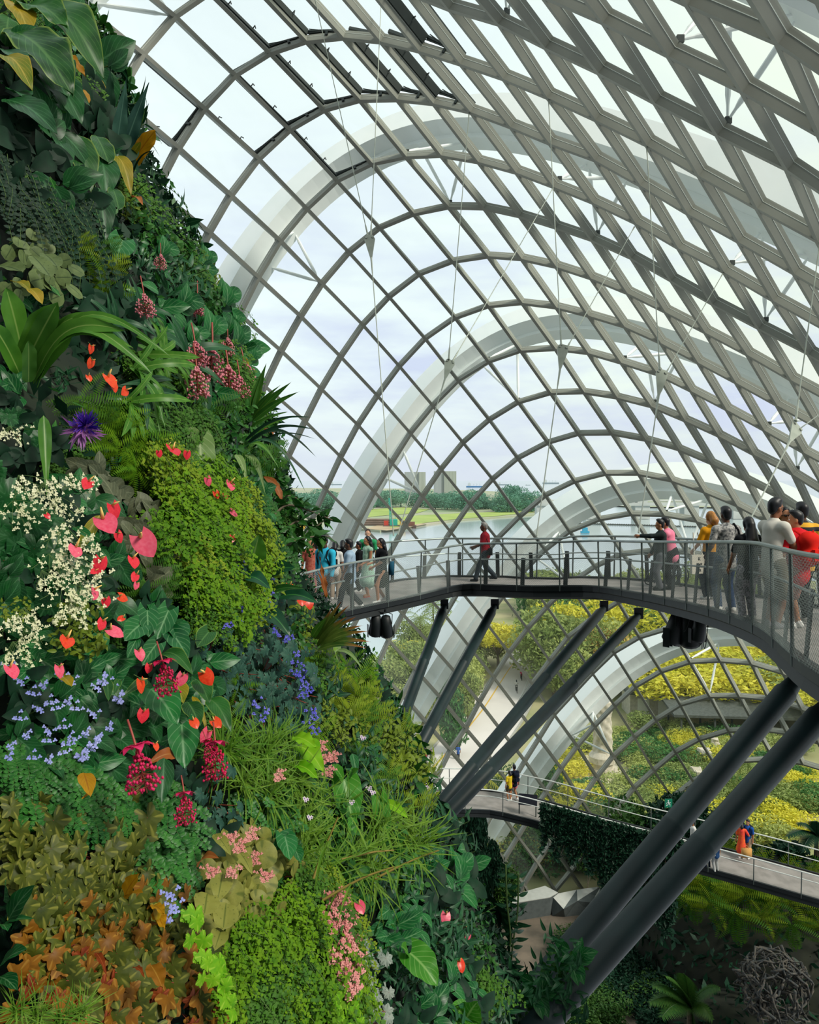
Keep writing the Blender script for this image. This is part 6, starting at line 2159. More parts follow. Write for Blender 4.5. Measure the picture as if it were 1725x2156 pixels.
# blue flowers
for x, y in scatter([(0, 1400), (120, 1420), (220, 1440), (230, 1560), (150, 1620), (0, 1600)], 44, .45, 34):
    put('lilacflower', x, y, 28, 'lilac blue streptocarpus sprig low at the left of the fern wall', 'flower', 'streptocarpus', 'lilac blue sprigs', off=.35, face=.7)
for x, y in ((342, 1890), (350, 1915), (335, 1930), (200, 1435), (235, 1470), (180, 1570), (155, 1590)):
    put('lilacflower', x, y, 40, 'lone lilac blue sprig in a dark gap of the lower wall' if y > 1800 else 'lilac blue sprig nearer the central leaves', 'flower', 'streptocarpus', 'lilac blue sprigs in gaps' if y > 1800 else 'lilac sprigs near the centre', off=.35, face=.7)
zone([(430, 1240), (540, 1240), (640, 1400), (660, 1520), (600, 1570), (480, 1500), (430, 1400)], 46, 'heuch', 110, 'blue green lobed foliage drape beside the blue flower trail', 'plant', 'lobed_foliage_plant', 'blue green lobed drape', dy=42)
for x, y in [(515, 1180), (520, 1200), (505, 1170), (498, 1205), (495, 1250), (490, 1285), (470, 1320), (495, 1310), (555, 1250), (560, 1220), (570, 1310), (575, 1335), (585, 1325), (590, 1350), (600, 1365), (610, 1380), (605, 1395), (615, 1400), (620, 1430), (630, 1445), (625, 1410), (640, 1455), (640, 1420), (600, 1345), (630, 1465), (645, 1500), (650, 1515), (640, 1530), (655, 1540), (530, 1490), (545, 1500), (538, 1515), (560, 1270), (612, 1420)]:
    put('blueflower', x, y, 34, 'violet blue lobelia tuft in the trail running down the rim of the wall', 'flower', 'lobelia', 'violet blue lobelia trail', off=.35, face=.6)
zone([(470, 1420), (520, 1420), (500, 1560), (450, 1520)], 48, 'fernb', 80, 'light green fern sprig beside the lobed drape', 'fern', 'fern', 'fern sprigs by the lobed drape', dy=46)
# paddle leaves by walkway
hero('paddle_leaf_plant', 'dark paddle leaf plant with pale midribs in front of the walkway end', 'plant',
     [(520, 1195, 545, 1128, 50, 'ovate', 'strap', .03), (555, 1215, 620, 1196, 40, 'ovate', 'banana', .06), (500, 1220, 568, 1240, 36, 'ovate', 'banana', .1), (580, 1260, 668, 1270, 34, 'ovate', 'banana', .08), (540, 1290, 610, 1340, 38, 'ovate', 'banana', .1), (500, 1190, 480, 1140, 34, 'ovate', 'banana', .04),
      (560, 1250, 640, 1240, 24, 'lance', 'hosta', .05)])
zone([(550, 1220), (615, 1250), (650, 1300), (650, 1380), (600, 1360)], 42, ['bushy', 'lancebush', 'ybushy'], 80, 'mixed leafy bush between the paddle leaves and the bromeliad', 'shrub', 'leafy_shrub', 'mixed bushes by the bromeliad', dy=38)
for x, y in ((640, 1270), (625, 1265), (600, 1240)):
    put('antho', x, y, 24, 'orange salmon bloom among the bushes at the walkway end', 'flower', 'salmon_bloom', 'salmon blooms at the walkway end', off=.5, face=.7)
hero('bromeliad', 'large bromeliad fan of olive leaves with orange tips below the walkway end', 'plant',
     [(660, 1350, 718, 1268, 16, 'lance', 'brom', .03), (660, 1350, 735, 1275, 14, 'lance', 'brom', .03), (665, 1355, 748, 1300, 18, 'lance', 'brom', .04), (665, 1360, 762, 1318, 18, 'lance', 'brom', .05), (665, 1365, 775, 1330, 18, 'lance', 'brom', .06), (665, 1370, 778, 1352, 20, 'lance', 'brom', .07),
      (660, 1372, 770, 1365, 16, 'lance', 'brom', .07), (655, 1350, 700, 1280, 14, 'lance', 'brom', .03), (650, 1345, 690, 1300, 18, 'lance', 'strap', .05), (700, 1350, 712, 1400, 20, 'lance', 'pale', .06), (705, 1372, 760, 1405, 14, 'blade', 'pale', .12), (660, 1365, 730, 1300, 14, 'lance', 'brom', .08)])
hero('flower_spike', 'upright rusty flower spike in front of the blue shirted man', 'flower', [(680, 1260, 674, 1175, 14, 'lance', 'rust', .0, {'wave': .25, 'off': .6}), (676, 1240, 668, 1200, 8, 'lance', 'rust', .0, {'off': .6}), (678, 1240, 686, 1205, 8, 'lance', 'rust', .0, {'off': .6})])
# right rim below the bromeliad
zone([(630, 1380), (760, 1400), (790, 1470), (740, 1560), (650, 1560)], 46, ['ferny', 'lancebush', 'ybushy', 'fernb'], 95, 'yellow green leafy mix on the rim below the bromeliad', 'plant', 'leafy_mix', 'rim mix below the bromeliad', dy=40)
zone([(730, 1400), (790, 1420), (800, 1500), (760, 1500)], 44, 'deepbroad', 80, 'dark round bush on the rim just below the bromeliad', 'shrub', 'dark_bush', 'dark rim bush', dy=40)
zone([(690, 1500), (800, 1490), (850, 1560), (900, 1640), (860, 1720), (720, 1640)], 46, ['ybushy', 'ferny', 'lancebush', 'fern'], 100, 'leafy yellow green plants on the rim left of the raking struts', 'plant', 'leafy_mix', 'rim plants by the struts', dy=40)
zone([(450, 1540), (600, 1560), (620, 1680), (520, 1700), (450, 1620)], 46, 'grassy', 125, 'narrow bladed grass clump hanging in the middle of the lower wall', 'grass', 'grass_clump', 'mid wall grasses', dy=44, dn=.15)
zone([(570, 1660), (700, 1700), (900, 1760), (900, 1830), (760, 1880), (600, 1860)], 48, ['grassy', 'grassy', 'bushy'], 120, 'wispy grass tuft on the lower slope', 'grass', 'grass_clump', 'lower slope grasses', dy=44)
zone([(500, 1690), (600, 1690), (620, 1760), (520, 1770)], 44, ['bushy', 'creeper'], 95, 'dark small leaved patch above the round begonia leaves', 'plant', 'creeper', 'small leaved patches', dy=40)
hero('lime_leaf_plant', 'lime coloured lobed leaf plant with two bright leaves on the lower slope', 'plant', [(610, 1555, 665, 1575, 34, 'ovate', 'lime', .06, {'wave': .1}), (625, 1575, 680, 1625, 44, 'heart', 'lime', .08, {'wave': .1}), (620, 1615, 668, 1640, 30, 'heart', 'lime', .06, {'wave': .1}), (640, 1560, 672, 1590, 30, 'ovate', 'lime', .05)])
hero('alocasia', 'big green elephant ear leaf hanging on the lower slope', 'plant', [(716, 1645, 742, 1735, 66, 'heart', 'aloc', .03, {'wave': .05}), (715, 1645, 700, 1610, 28, 'ovate', 'aloc', .02), (725, 1645, 755, 1620, 26, 'ovate', 'aloc', .02), (735, 1590, 752, 1640, 22, 'lance', 'medin', .03)])
hero('alocasia', 'pair of long green elephant ear leaves right of the big one', 'plant', [(790, 1685, 812, 1780, 40, 'heart', 'aloc', .03), (800, 1690, 858, 1722, 24, 'ovate', 'lime', .05), (735, 1725, 740, 1765, 24, 'ovate', 'aloc', .02)])
hero('tall_leafy_plant', 'tall leafy plant with drooping leaves in front of the strut feet', 'plant',
     [(860, 1640, 900, 1600, 14, 'lance', 'bush', .1), (860, 1620, 880, 1660, 16, 'lance', 'bush', .05), (850, 1600, 830, 1570, 14, 'lance', 'bush', .08), (880, 1640, 925, 1640, 14, 'lance', 'bush', .1), (870, 1650, 905, 1690, 18, 'ovate', 'bush', .08), (840, 1580, 880, 1575, 14, 'lance', 'bush', .1), (870, 1600, 915, 1610, 12, 'lance', 'bush', .1)])
for x, y, lab in ((640, 1728, 'white and violet orchid bloom over the grasses'), (768, 1665, 'pale orchid bloom right of the elephant ear'), (775, 1675, 'violet lipped orchid bloom just under the pale one'), (730, 1695, 'white orchid bloom on the elephant ear'), (788, 1478, 'pale pink orchid bloom at the rim by the boulder'), (895, 1665, 'tiny lilac orchid bloom at the strut feet'), (632, 1690, 'little white orchid bloom left over the grasses'), (755, 1560, 'cream flower head on the rim plants')):
    put('orchid', x, y, 26, lab, 'flower', 'orchid', off=.5, face=.8)
for x, y in ((665, 1580), (672, 1600), (690, 1600), (680, 1630), (575, 1640)):
    put('rosespray', x, y, 36, 'thin rosy flower spike around the lime leaves', 'flower', 'rosy_spike', 'rosy spikes by the lime leaves', off=.4, face=.7)
# dry straw stems crossing the grasses


def straw(label, pts):
    P0, n0 = anchor(pts[0][0], pts[0][1], .03)
    P0 = P0 + unit(np.array([0, 0, EYE]) - P0) * .5
    W = []
    for i, (x, y) in enumerate(pts):
        q = ray(x, y)
        W.append(q * ((P0[1] + .05 * i) / q[1]) + np.array([0, 0, EYE]))
    W = catmull(np.array(W), 14)
    mb = MB()
    mb.tube(W - P0, np.linspace(.008, .004, 14), 5)
    o = mb.build('dry_stem', LM['dryg'])
    o.location = P0
    tag(o, label, 'stem', 'dry straw stems')
    mb = MB()
    for i in range(12):
        p = W[3 + i % 11] - P0
        place(mb, leaf(U(.15, .3), .015, 'blade', .4, .3, nt=5, nu=3), np.array(Matrix.Rotation(U(0, 6.3), 4, 'Z') @ Matrix.Rotation(U(-1, 1), 4, 'X')), 1, p)
    mb.build('blades', LM['grass'], o)


straw('dry straw stem rising straight through the grasses', [(660, 1850), (678, 1800), (712, 1720)])
straw('long dry straw stem slanting to the right over the dark slope', [(680, 1895), (760, 1850), (830, 1825)])
straw('dry straw stem with rusty tip reaching to the struts', [(790, 1850), (860, 1815), (925, 1790)])
straw('short dry straw stem over the grasses at mid height', [(720, 1810), (780, 1795), (830, 1790)])
straw('yellowish dry stalk hanging beside the silver leaves', [(705, 1990), (745, 2060), (780, 2115)])
# lower left
zone([(0, 1590), (140, 1600), (235, 1660), (230, 1730), (0, 1730)], 50, 'creeper', 105, 'small round leaved creeper at the lower left above the olive maple leaves', 'plant', 'creeper', 'creeper lower left', dy=44)
zone([(210, 1640), (300, 1650), (390, 1760), (380, 1900), (300, 1880), (230, 1740)], 48, 'creeper', 110, 'trailing small leaved creeper in the dark gap beside the olive maple leaves', 'plant', 'creeper', 'trailing creeper in the dark gap', dy=48)
zone([(300, 1660), (420, 1640), (470, 1720), (400, 1800)], 56, ['deepbroad', 'heuch'], 110, 'very dark leaf plant around the red pink medinilla bunch', 'plant', 'dark_leaf_plant', 'dark leaves lower middle', dy=48)
zone([(0, 1725), (200, 1715), (300, 1790), (310, 1900), (160, 1960), (0, 1880)], 60, 'maple', 125, 'olive green begonia with maple shaped leaves at lower left', 'plant', 'maple_begonia', 'olive maple leaf begonias', dy=50)
zone([(60, 1930), (320, 1890), (400, 1990), (300, 2030), (80, 2040)], 60, 'maplemix', 125, 'olive and amber maple leaved begonia near the bottom left', 'plant', 'maple_begonia', 'olive and amber begonias', dy=50)
zone([(20, 2040), (300, 2000), (410, 2010), (470, 2170), (20, 2170)], 60, 'mapleamber', 125, 'amber and red maple leaved begonia along the bottom edge', 'plant', 'maple_begonia', 'amber and red begonias', dy=50)
hero('grey_oval_plant', 'blue grey oval leaves at the left edge beside the maple begonias', 'plant', [(5, 1940, 72, 1866, 44, 'ovate', 'medin', .03), (0, 1945, 72, 1935, 22, 'lance', 'medin', .02), (-5, 1900, 10, 1860, 40, 'ovate', 'medin', .02), (-10, 1950, 15, 1960, 30, 'ovate', 'medin', .02)])
hero('grey_oval_plant', 'blue grey broad leaves lower on the left edge', 'plant', [(-15, 2040, 55, 2000, 46, 'ovate', 'medin', .03), (-15, 2060, 35, 2085, 40, 'ovate', 'medin', .03)])
for x, y in ((20, 2130), (60, 2140), (150, 2140), (110, 2150)):
    put('grassy', x, y, 80, 'pale thin arching grass at the bottom left corner', 'grass', 'pale_grass', 'pale grass bottom left', off=.4)
hero('maple_begonia', 'single golden maple leaf turned up right of the olive begonias', 'plant', [(250, 1890, 292, 1842, 36, 'ovate', 'gold', .02, {'wave': .08}), (255, 1890, 300, 1880, 24, 'ovate', 'gold', .02)])
hero('maple_begonia', 'crinkled yellow leaf cluster beside the lone lilac sprig', 'plant', [(310, 1910, 345, 1925, 26, 'ovate', 'gold', .03, {'wave': .12}), (315, 1925, 345, 1955, 30, 'ovate', 'gold', .03, {'wave': .12}), (320, 1905, 330, 1945, 20, 'ovate', 'hosta_y', .03)])
hero('maple_begonia', 'bright orange folded leaf near the bottom of the begonias', 'plant', [(305, 2035, 342, 2080, 40, 'ovate', 'maple_o', .03, {'wave': .1}), (190, 2010, 225, 2055, 18, 'lance', 'maple_r', .05, {'wave': .12}), (270, 2040, 305, 2060, 16, 'lance', 'maple_r', .05, {'wave': .1})])
zone([(375, 1790), (470, 1755), (590, 1790), (590, 1960), (480, 1990), (400, 1960)], 52, 'roundbeg', 125, 'pale olive round leaved begonia at the lower middle', 'plant', 'round_leaf_begonia', 'round leaved begonias', dy=46)
hero('round_leaf_begonia', 'largest pale round leaf hanging in the round leaved begonias', 'plant', [(458, 1842, 458, 1898, 50, 'heart', 'roundb', .02, {'off': .4}), (425, 1885, 430, 1925, 56, 'round', 'roundb', .02, {'off': .35}), (465, 1905, 470, 1955, 56, 'round', 'roundb', .02, {'off': .35}), (455, 1960, 452, 2000, 40, 'ovate', 'roundb', .02, {'off': .35}), (440, 1760, 485, 1800, 26, 'ovate', 'roundb', .05, {'off': .4}), (495, 1800, 530, 1840, 26, 'ovate', 'roundb', .05, {'off': .4})])
hero('curled_leaf_plant', 'curled orange brown leaf on top of the round leaved begonias', 'plant', [(405, 1830, 460, 1808, 24, 'ovate', 'rust', .1, {'off': .45})])
for x, y in ((470, 1770), (490, 1790), (520, 1815), (478, 1840), (515, 1765), (545, 1850), (430, 1840)):
    put('rosespray', x, y, 40, 'small rosy begonia flowers over the round olive leaves', 'flower', 'begonia_spray', 'rosy flowers over round leaves', off=.5, face=.7)
for x, y, s in ((400, 1955, 80), (440, 2070, 90), (420, 2040, 70), (450, 2110, 80)):
    put('limelobe', x, y, s, 'vivid lime lobed leaf plant ' + ('at the left foot of the round begonias' if y < 2000 else 'beside the bottom maidenhair'), 'plant', 'lime_leaf_plant', 'vivid lime leaves' if y > 2000 else None, off=.35)
zone([(440, 1960), (600, 1880), (690, 1960), (730, 2100), (740, 2170), (430, 2170)], 56, ['maiden', 'maidenmid', 'maidenmid'], 150, 'bright maidenhair fern mass at the bottom of the fern wall', 'fern', 'maidenhair_fern', 'bottom maidenhair', dy=52, face=.35)
zone([(600, 1850), (690, 1880), (720, 2000), (680, 2080), (630, 1960)], 42, ['maideny', 'ferny'], 105, 'sunlit yellow fern along the right edge of the bottom maidenhair', 'fern', 'fern', 'sunlit yellow ferns', dy=42)
for x, y in ((690, 2120), (715, 2100), (720, 2150), (700, 2060), (690, 2140)):
    put('limelobe', x, y, 90, 'yellow lime lobed leaves at the bottom below the rosy begonia', 'plant', 'lime_leaf_plant', 'lime leaves under the rosy begonia', off=.3)
zone([(670, 1880), (700, 1890), (735, 2000), (730, 2120), (700, 2120), (690, 2000)], 24, 'rosespray', 56, 'dense trail of rosy begonia flowers down the rim at the bottom', 'flower', 'begonia_spray', 'rosy begonia trail', off=.4, face=.6, dy=22)
zone([(735, 1960), (770, 1990), (800, 2100), (800, 2170), (740, 2170)], 34, 'silverbeg', 80, 'silver leaved begonia right of the rosy trail at the bottom', 'plant', 'silver_begonia', 'silver begonias', dy=32)
zone([(540, 1850), (620, 1840), (640, 1900), (560, 1900)], 40, ['rusty', 'bushy'], 75, 'rusty brown leaf tuft above the bottom maidenhair', 'plant', 'rusty_tuft', 'rusty tufts', dy=36)
hero('striped_leaf_plant', 'dark leaf with pale ribs above the round begonias', 'plant', [(590, 1765, 610, 1810, 46, 'heart', 'medin', .03), (600, 1765, 575, 1790, 36, 'heart', 'medin', .03), (610, 1790, 632, 1815, 30, 'heart', 'medin', .03)])
# shaded right-hand slope
zone([(740, 1860), (880, 1800), (960, 1780), (965, 1860), (975, 1960), (1010, 2040), (1050, 2170), (800, 2170), (790, 2000)], 48, ['lancebush', 'lancebush', 'deepbroad', 'medleaf'], 115, 'dark lance leaved bush on the shaded slope at the bottom', 'shrub', 'lance_leaf_bush', 'dark bushes on the shaded slope', dy=42)
zone([(880, 1700), (960, 1720), (985, 1800), (960, 1830), (880, 1760)], 44, 'deepbroad', 95, 'black green bush at the rim below the strut feet', 'shrub', 'dark_bush', 'black green rim bushes', dy=40)
zone([(970, 1950), (1010, 1960), (1020, 2020), (985, 2030)], 34, 'bushy', 70, 'fresh green bush at the shaded rim above the plaza', 'shrub', 'fresh_bush', 'fresh rim bush', dy=30)
hero('alocasia', 'bright ribbed elephant ear leaf on the shaded slope', 'plant', [(855, 2010, 920, 2075, 70, 'heart', 'aloc', .06, {'off': .45, 'wave': .04}), (850, 2010, 845, 1992, 30, 'ovate', 'aloc', .02, {'off': .4})])
hero('alocasia', 'bright ribbed elephant ear leaf at the bottom edge of the shaded slope', 'plant', [(975, 2145, 1005, 2110, 60, 'heart', 'aloc', .04, {'off': .45}), (975, 2145, 950, 2120, 50, 'heart', 'aloc', .03, {'off': .45}), (978, 2148, 1000, 2160, 40, 'heart', 'aloc', .03, {'off': .45}), (970, 2150, 950, 2165, 40, 'heart', 'aloc', .03, {'off': .45})])
for x, y, lab in ((930, 1930, 'pink bloom on the shaded slope, upper'), (972, 1970, 'pink bloom on the shaded slope, near the plaza'), (958, 2030, 'orange bloom on the shaded slope'), (745, 1910, 'pink bloom cluster left on the shaded slope')):
    put('antho' if 'orange' in lab else 'anthp', x, y, 26, lab, 'flower', 'slope_bloom', off=.5, face=.7)


def creepstem(label, pts, Y, lw=.2):
    P = catmull(np.array([at(x, y, Y + .02 * i) for i, (x, y) in enumerate(pts)]), 26)
    r = thing('climbing_stem', label, 'vine', tuple(P[0]), group='free climbing stems')
    mb = MB()
    mb.tube(P - P[0], .012, 5)
    mb.build('stem', m_stem, r)
    mb = MB()
    for i in range(2, 26, 2):
        for s in (-1, 1):
            place(mb, leaf(lw * U(.8, 1.3), lw * .38, 'ovate', .5, .2, nt=6, nu=3), rot(s * U(1.2, 2.0), U(-.5, .4), U(-.5, .5)) if 0 else np.array(Matrix.Rotation(U(-.6, .6), 4, 'Z') @ Matrix.Rotation(s * U(1.2, 2.0), 4, 'Y') @ Matrix.Rotation(math.pi / 2 + U(-.4, .4), 4, 'X')), 1, P[i] - P[0])
    mb.build('leaves', LM['lance'], r)


creepstem('tall thin leafy stem standing free before the plaza', [(1075, 2060), (1080, 1990), (1090, 1920), (1092, 1840)], 9.5, .16)
creepstem('second thin leafy stem just left of the tall one', [(1062, 2060), (1075, 1980), (1068, 1900), (1065, 1820)], 9.4, .14)
creepstem('dark leafless looking stem at the edge of the shaded slope', [(962, 2120), (965, 2000), (955, 1930), (950, 1890)], 8.6, .16)
for k, (x, y) in enumerate(((1185, 2000), (1215, 2015), (1195, 2045), (1165, 2060), (1140, 2085), (1180, 2080), (1100, 2070), (1150, 2110), (1100, 2130), (1200, 2110))):
    q = at(x, y, 7.0 + .1 * (k % 3))
    s = 95 / F * 7
    toc = unit(np.array([0, 0, EYE]) - q)
    up = unit(np.array([0, 0, 1.]) - toc * toc[2])
    r = thing('strut_climber', 'leafy climber wrapping the feet of the thick struts', 'vine', M=frame(q, np.cross(up, toc), up, toc, s), group='climbers on the strut feet')
    for nm, me in PROTO[['lancebush', 'medleaf', 'bushy'][k % 3]][k % 3]:
        link(nm, me, r)
# ================================================================== PEOPLE
def smin(a, b, k):
    h = np.clip(.5 + .5 * (b - a) / k, 0, 1)
    return b * (1 - h) + a * h - k * h * (1 - h)


class SDF:
    """union of tapered capsules and ellipsoids, blended, meshed with surface nets"""

    def __init__(s, k=.03):
        s.p, s.k = [], k

    def cap(s, a, b, ra, rb, sq=(1, 1, 1)):
        s.p.append(('c', np.asarray(a, float), np.asarray(b, float), ra, rb))
        return s

    def ell(s, c, r, R=None):
        s.p.append(('e', np.asarray(c, float), np.asarray(r, float), R, 0))
        return s

    def chain(s, pts, rs):
        for i in range(len(pts) - 1):
            s.cap(pts[i], pts[i + 1], rs[i], rs[i + 1])
        return s

    def ev(s, X):
        d = None
        for q in s.p:
            if q[0] == 'c':
                _, a, b, ra, rb = q
                ab = b - a
                t = np.clip((X - a) @ ab / (ab @ ab + 1e-9), 0, 1)
                v = np.linalg.norm(X - a - t[:, None] * ab, axis=1) - (ra + (rb - ra) * t)
            else:
                _, c, r, R, _ = q
                Y = X - c
                if R is not None:
                    Y = Y @ R
                k0 = np.linalg.norm(Y / r, axis=1)
                k1 = np.linalg.norm(Y / (r * r), axis=1)
                v = k0 * (k0 - 1) / (k1 + 1e-9)
            d = v if d is None else smin(d, v, s.k)
        return d

    def bounds(s, pad):
        lo, hi = [], []
        for q in s.p:
            if q[0] == 'c':
                m = max(q[3], q[4])
                lo += [np.minimum(q[1], q[2]) - m]
                hi += [np.maximum(q[1], q[2]) + m]
            else:
                m = max(q[2])
                lo.append(q[1] - m)
                hi.append(q[1] + m)
        return np.min(lo, 0) - pad, np.max(hi, 0) + pad

    def mesh(s, mb, h, mi=0, cut=None):
        lo, hi = s.bounds(2.5 * h)
        n = np.ceil((hi - lo) / h).astype(int) + 1
        ax = [lo[i] + h * np.arange(n[i]) for i in range(3)]
        G = np.stack(np.meshgrid(*ax, indexing='ij'), -1).reshape(-1, 3)
        D = s.ev(G)
        if cut is not None:
            D = np.maximum(D, cut(G))
        D = D.reshape(n)
        I = D < 0
        c = np.zeros(n - 1, int)
        for i in (0, 1):
            for j in (0, 1):
                for k in (0, 1):
                    c += I[i:n[0] - 1 + i, j:n[1] - 1 + j, k:n[2] - 1 + k]
        act = (c > 0) & (c < 8)
        idx = -np.ones(n - 1, int)
        idx[act] = np.arange(act.sum())
        C = np.argwhere(act)
        S_ = np.zeros((len(C), 3))
        W = np.zeros(len(C))
        cor = [(i, j, k) for i in (0, 1) for j in (0, 1) for k in (0, 1)]
        for a in range(8):
            for b in range(a + 1, 8):
                if sum(x != y for x, y in zip(cor[a], cor[b])) != 1:
                    continue
                da = D[C[:, 0] + cor[a][0], C[:, 1] + cor[a][1], C[:, 2] + cor[a][2]]
                db = D[C[:, 0] + cor[b][0], C[:, 1] + cor[b][1], C[:, 2] + cor[b][2]]
                m = (da < 0) != (db < 0)
                t = np.where(m, da / (da - db + 1e-12), 0)[:, None]
                p = np.array(cor[a]) + t * (np.array(cor[b]) - np.array(cor[a]))
                S_ += p * m[:, None]
                W += m
        V = lo + h * (C + S_ / W[:, None])
        F_ = []
        for axn in range(3):
            o1, o2 = [(1, 2), (2, 0), (0, 1)][axn]
            sl0 = [slice(None)] * 3
            sl1 = [slice(None)] * 3
            sl0[axn], sl1[axn] = slice(0, -1), slice(1, None)
            A, B = I[tuple(sl0)], I[tuple(sl1)]
            E_ = np.argwhere(A != B)
            ok = np.all(E_[:, [o1, o2]] > 0, 1) & np.all(E_[:, [o1, o2]] < (n[[o1, o2]] - 1), 1)
            E_ = E_[ok]
            flip = A[E_[:, 0], E_[:, 1], E_[:, 2]]
            q = []
            for d1, d2 in ((-1, -1), (0, -1), (0, 0), (-1, 0)):
                e = E_.copy()
                e[:, o1] += d1
                e[:, o2] += d2
                q.append(idx[e[:, 0], e[:, 1], e[:, 2]])
            q = np.stack(q, 1)
            q[~flip] = q[~flip][:, ::-1]
            F_.append(q)
        F_ = np.concatenate(F_)
        F_ = F_[np.all(F_ >= 0, 1)]
        mb.addk(V, F_, np.tile([.25, .5], (len(V), 1)), mi)


SKIN = {k: paint('skin_' + k, v, w, rough=.55) for k, v, w in (('brown', '8a5a3e', '7c4e36'), ('tan', 'a87452', '9c6a4a'), ('dark', '5f3d2c', '543526'), ('fair', 'd2a084', 'c8967a'))}
HAIR = {k: paint('hair_' + k, v, w, scale=30, rough=.45, stretch=(1, 1, .2)) for k, v, w in (('black', '0c0d12', '16181e'), ('grey', '8c8a86', '6c6a68'), ('blond', 'b07a38', '8f5c28'), ('brown', '3a2a20', '2c2018'))}


def cloth(name, c1, c2=None, scale=4.0):
    return paint('cloth_' + name, c1, c2 or c1, scale=scale, rough=.85, spec=.15)


def stripes(name, c1, c2, per, z0=0):
    key = 'cloth_' + name
    if key in MATS:
        return MATS[key]
    m, nt, out = new_mat(key)
    N, L = nt.nodes.new, nt.links.new
    b = N('ShaderNodeBsdfPrincipled')
    b.inputs['Roughness'].default_value = .85
    tc = N('ShaderNodeTexCoord')
    sp = N('ShaderNodeSeparateXYZ')
    L(tc.outputs['Object'], sp.inputs[0])
    a = N('ShaderNodeMath')
    a.operation = 'MULTIPLY'
    L(sp.outputs['Z'], a.inputs[0])
    a.inputs[1].default_value = 1 / per
    f = N('ShaderNodeMath')
    f.operation = 'FRACT'
    L(a.outputs[0], f.inputs[0])
    g = N('ShaderNodeMath')
    g.operation = 'GREATER_THAN'
    L(f.outputs[0], g.inputs[0])
    g.inputs[1].default_value = .5
    mx = N('ShaderNodeMixRGB')
    L(g.outputs[0], mx.inputs[0])
    mx.inputs[1].default_value = lin(c1)
    mx.inputs[2].default_value = lin(c2)
    L(mx.outputs[0], b.inputs['Base Color'])
    L(b.outputs[0], out.inputs[0])
    MATS[key] = m
    return m


def ik(a, b, l1, l2, pole):
    a, b = np.asarray(a, float), np.asarray(b, float)
    d = b - a
    L = np.linalg.norm(d)
    if L > (l1 + l2) * .995:
        b = a + d / L * (l1 + l2) * .995
        d = b - a
        L = np.linalg.norm(d)
    x = (l1 * l1 - l2 * l2 + L * L) / (2 * L)
    h = math.sqrt(max(l1 * l1 - x * x, 0))
    u = d / L
    p = np.asarray(pole, float)
    p = unit(p - u * (p @ u))
    return a + u * x + p * h, b


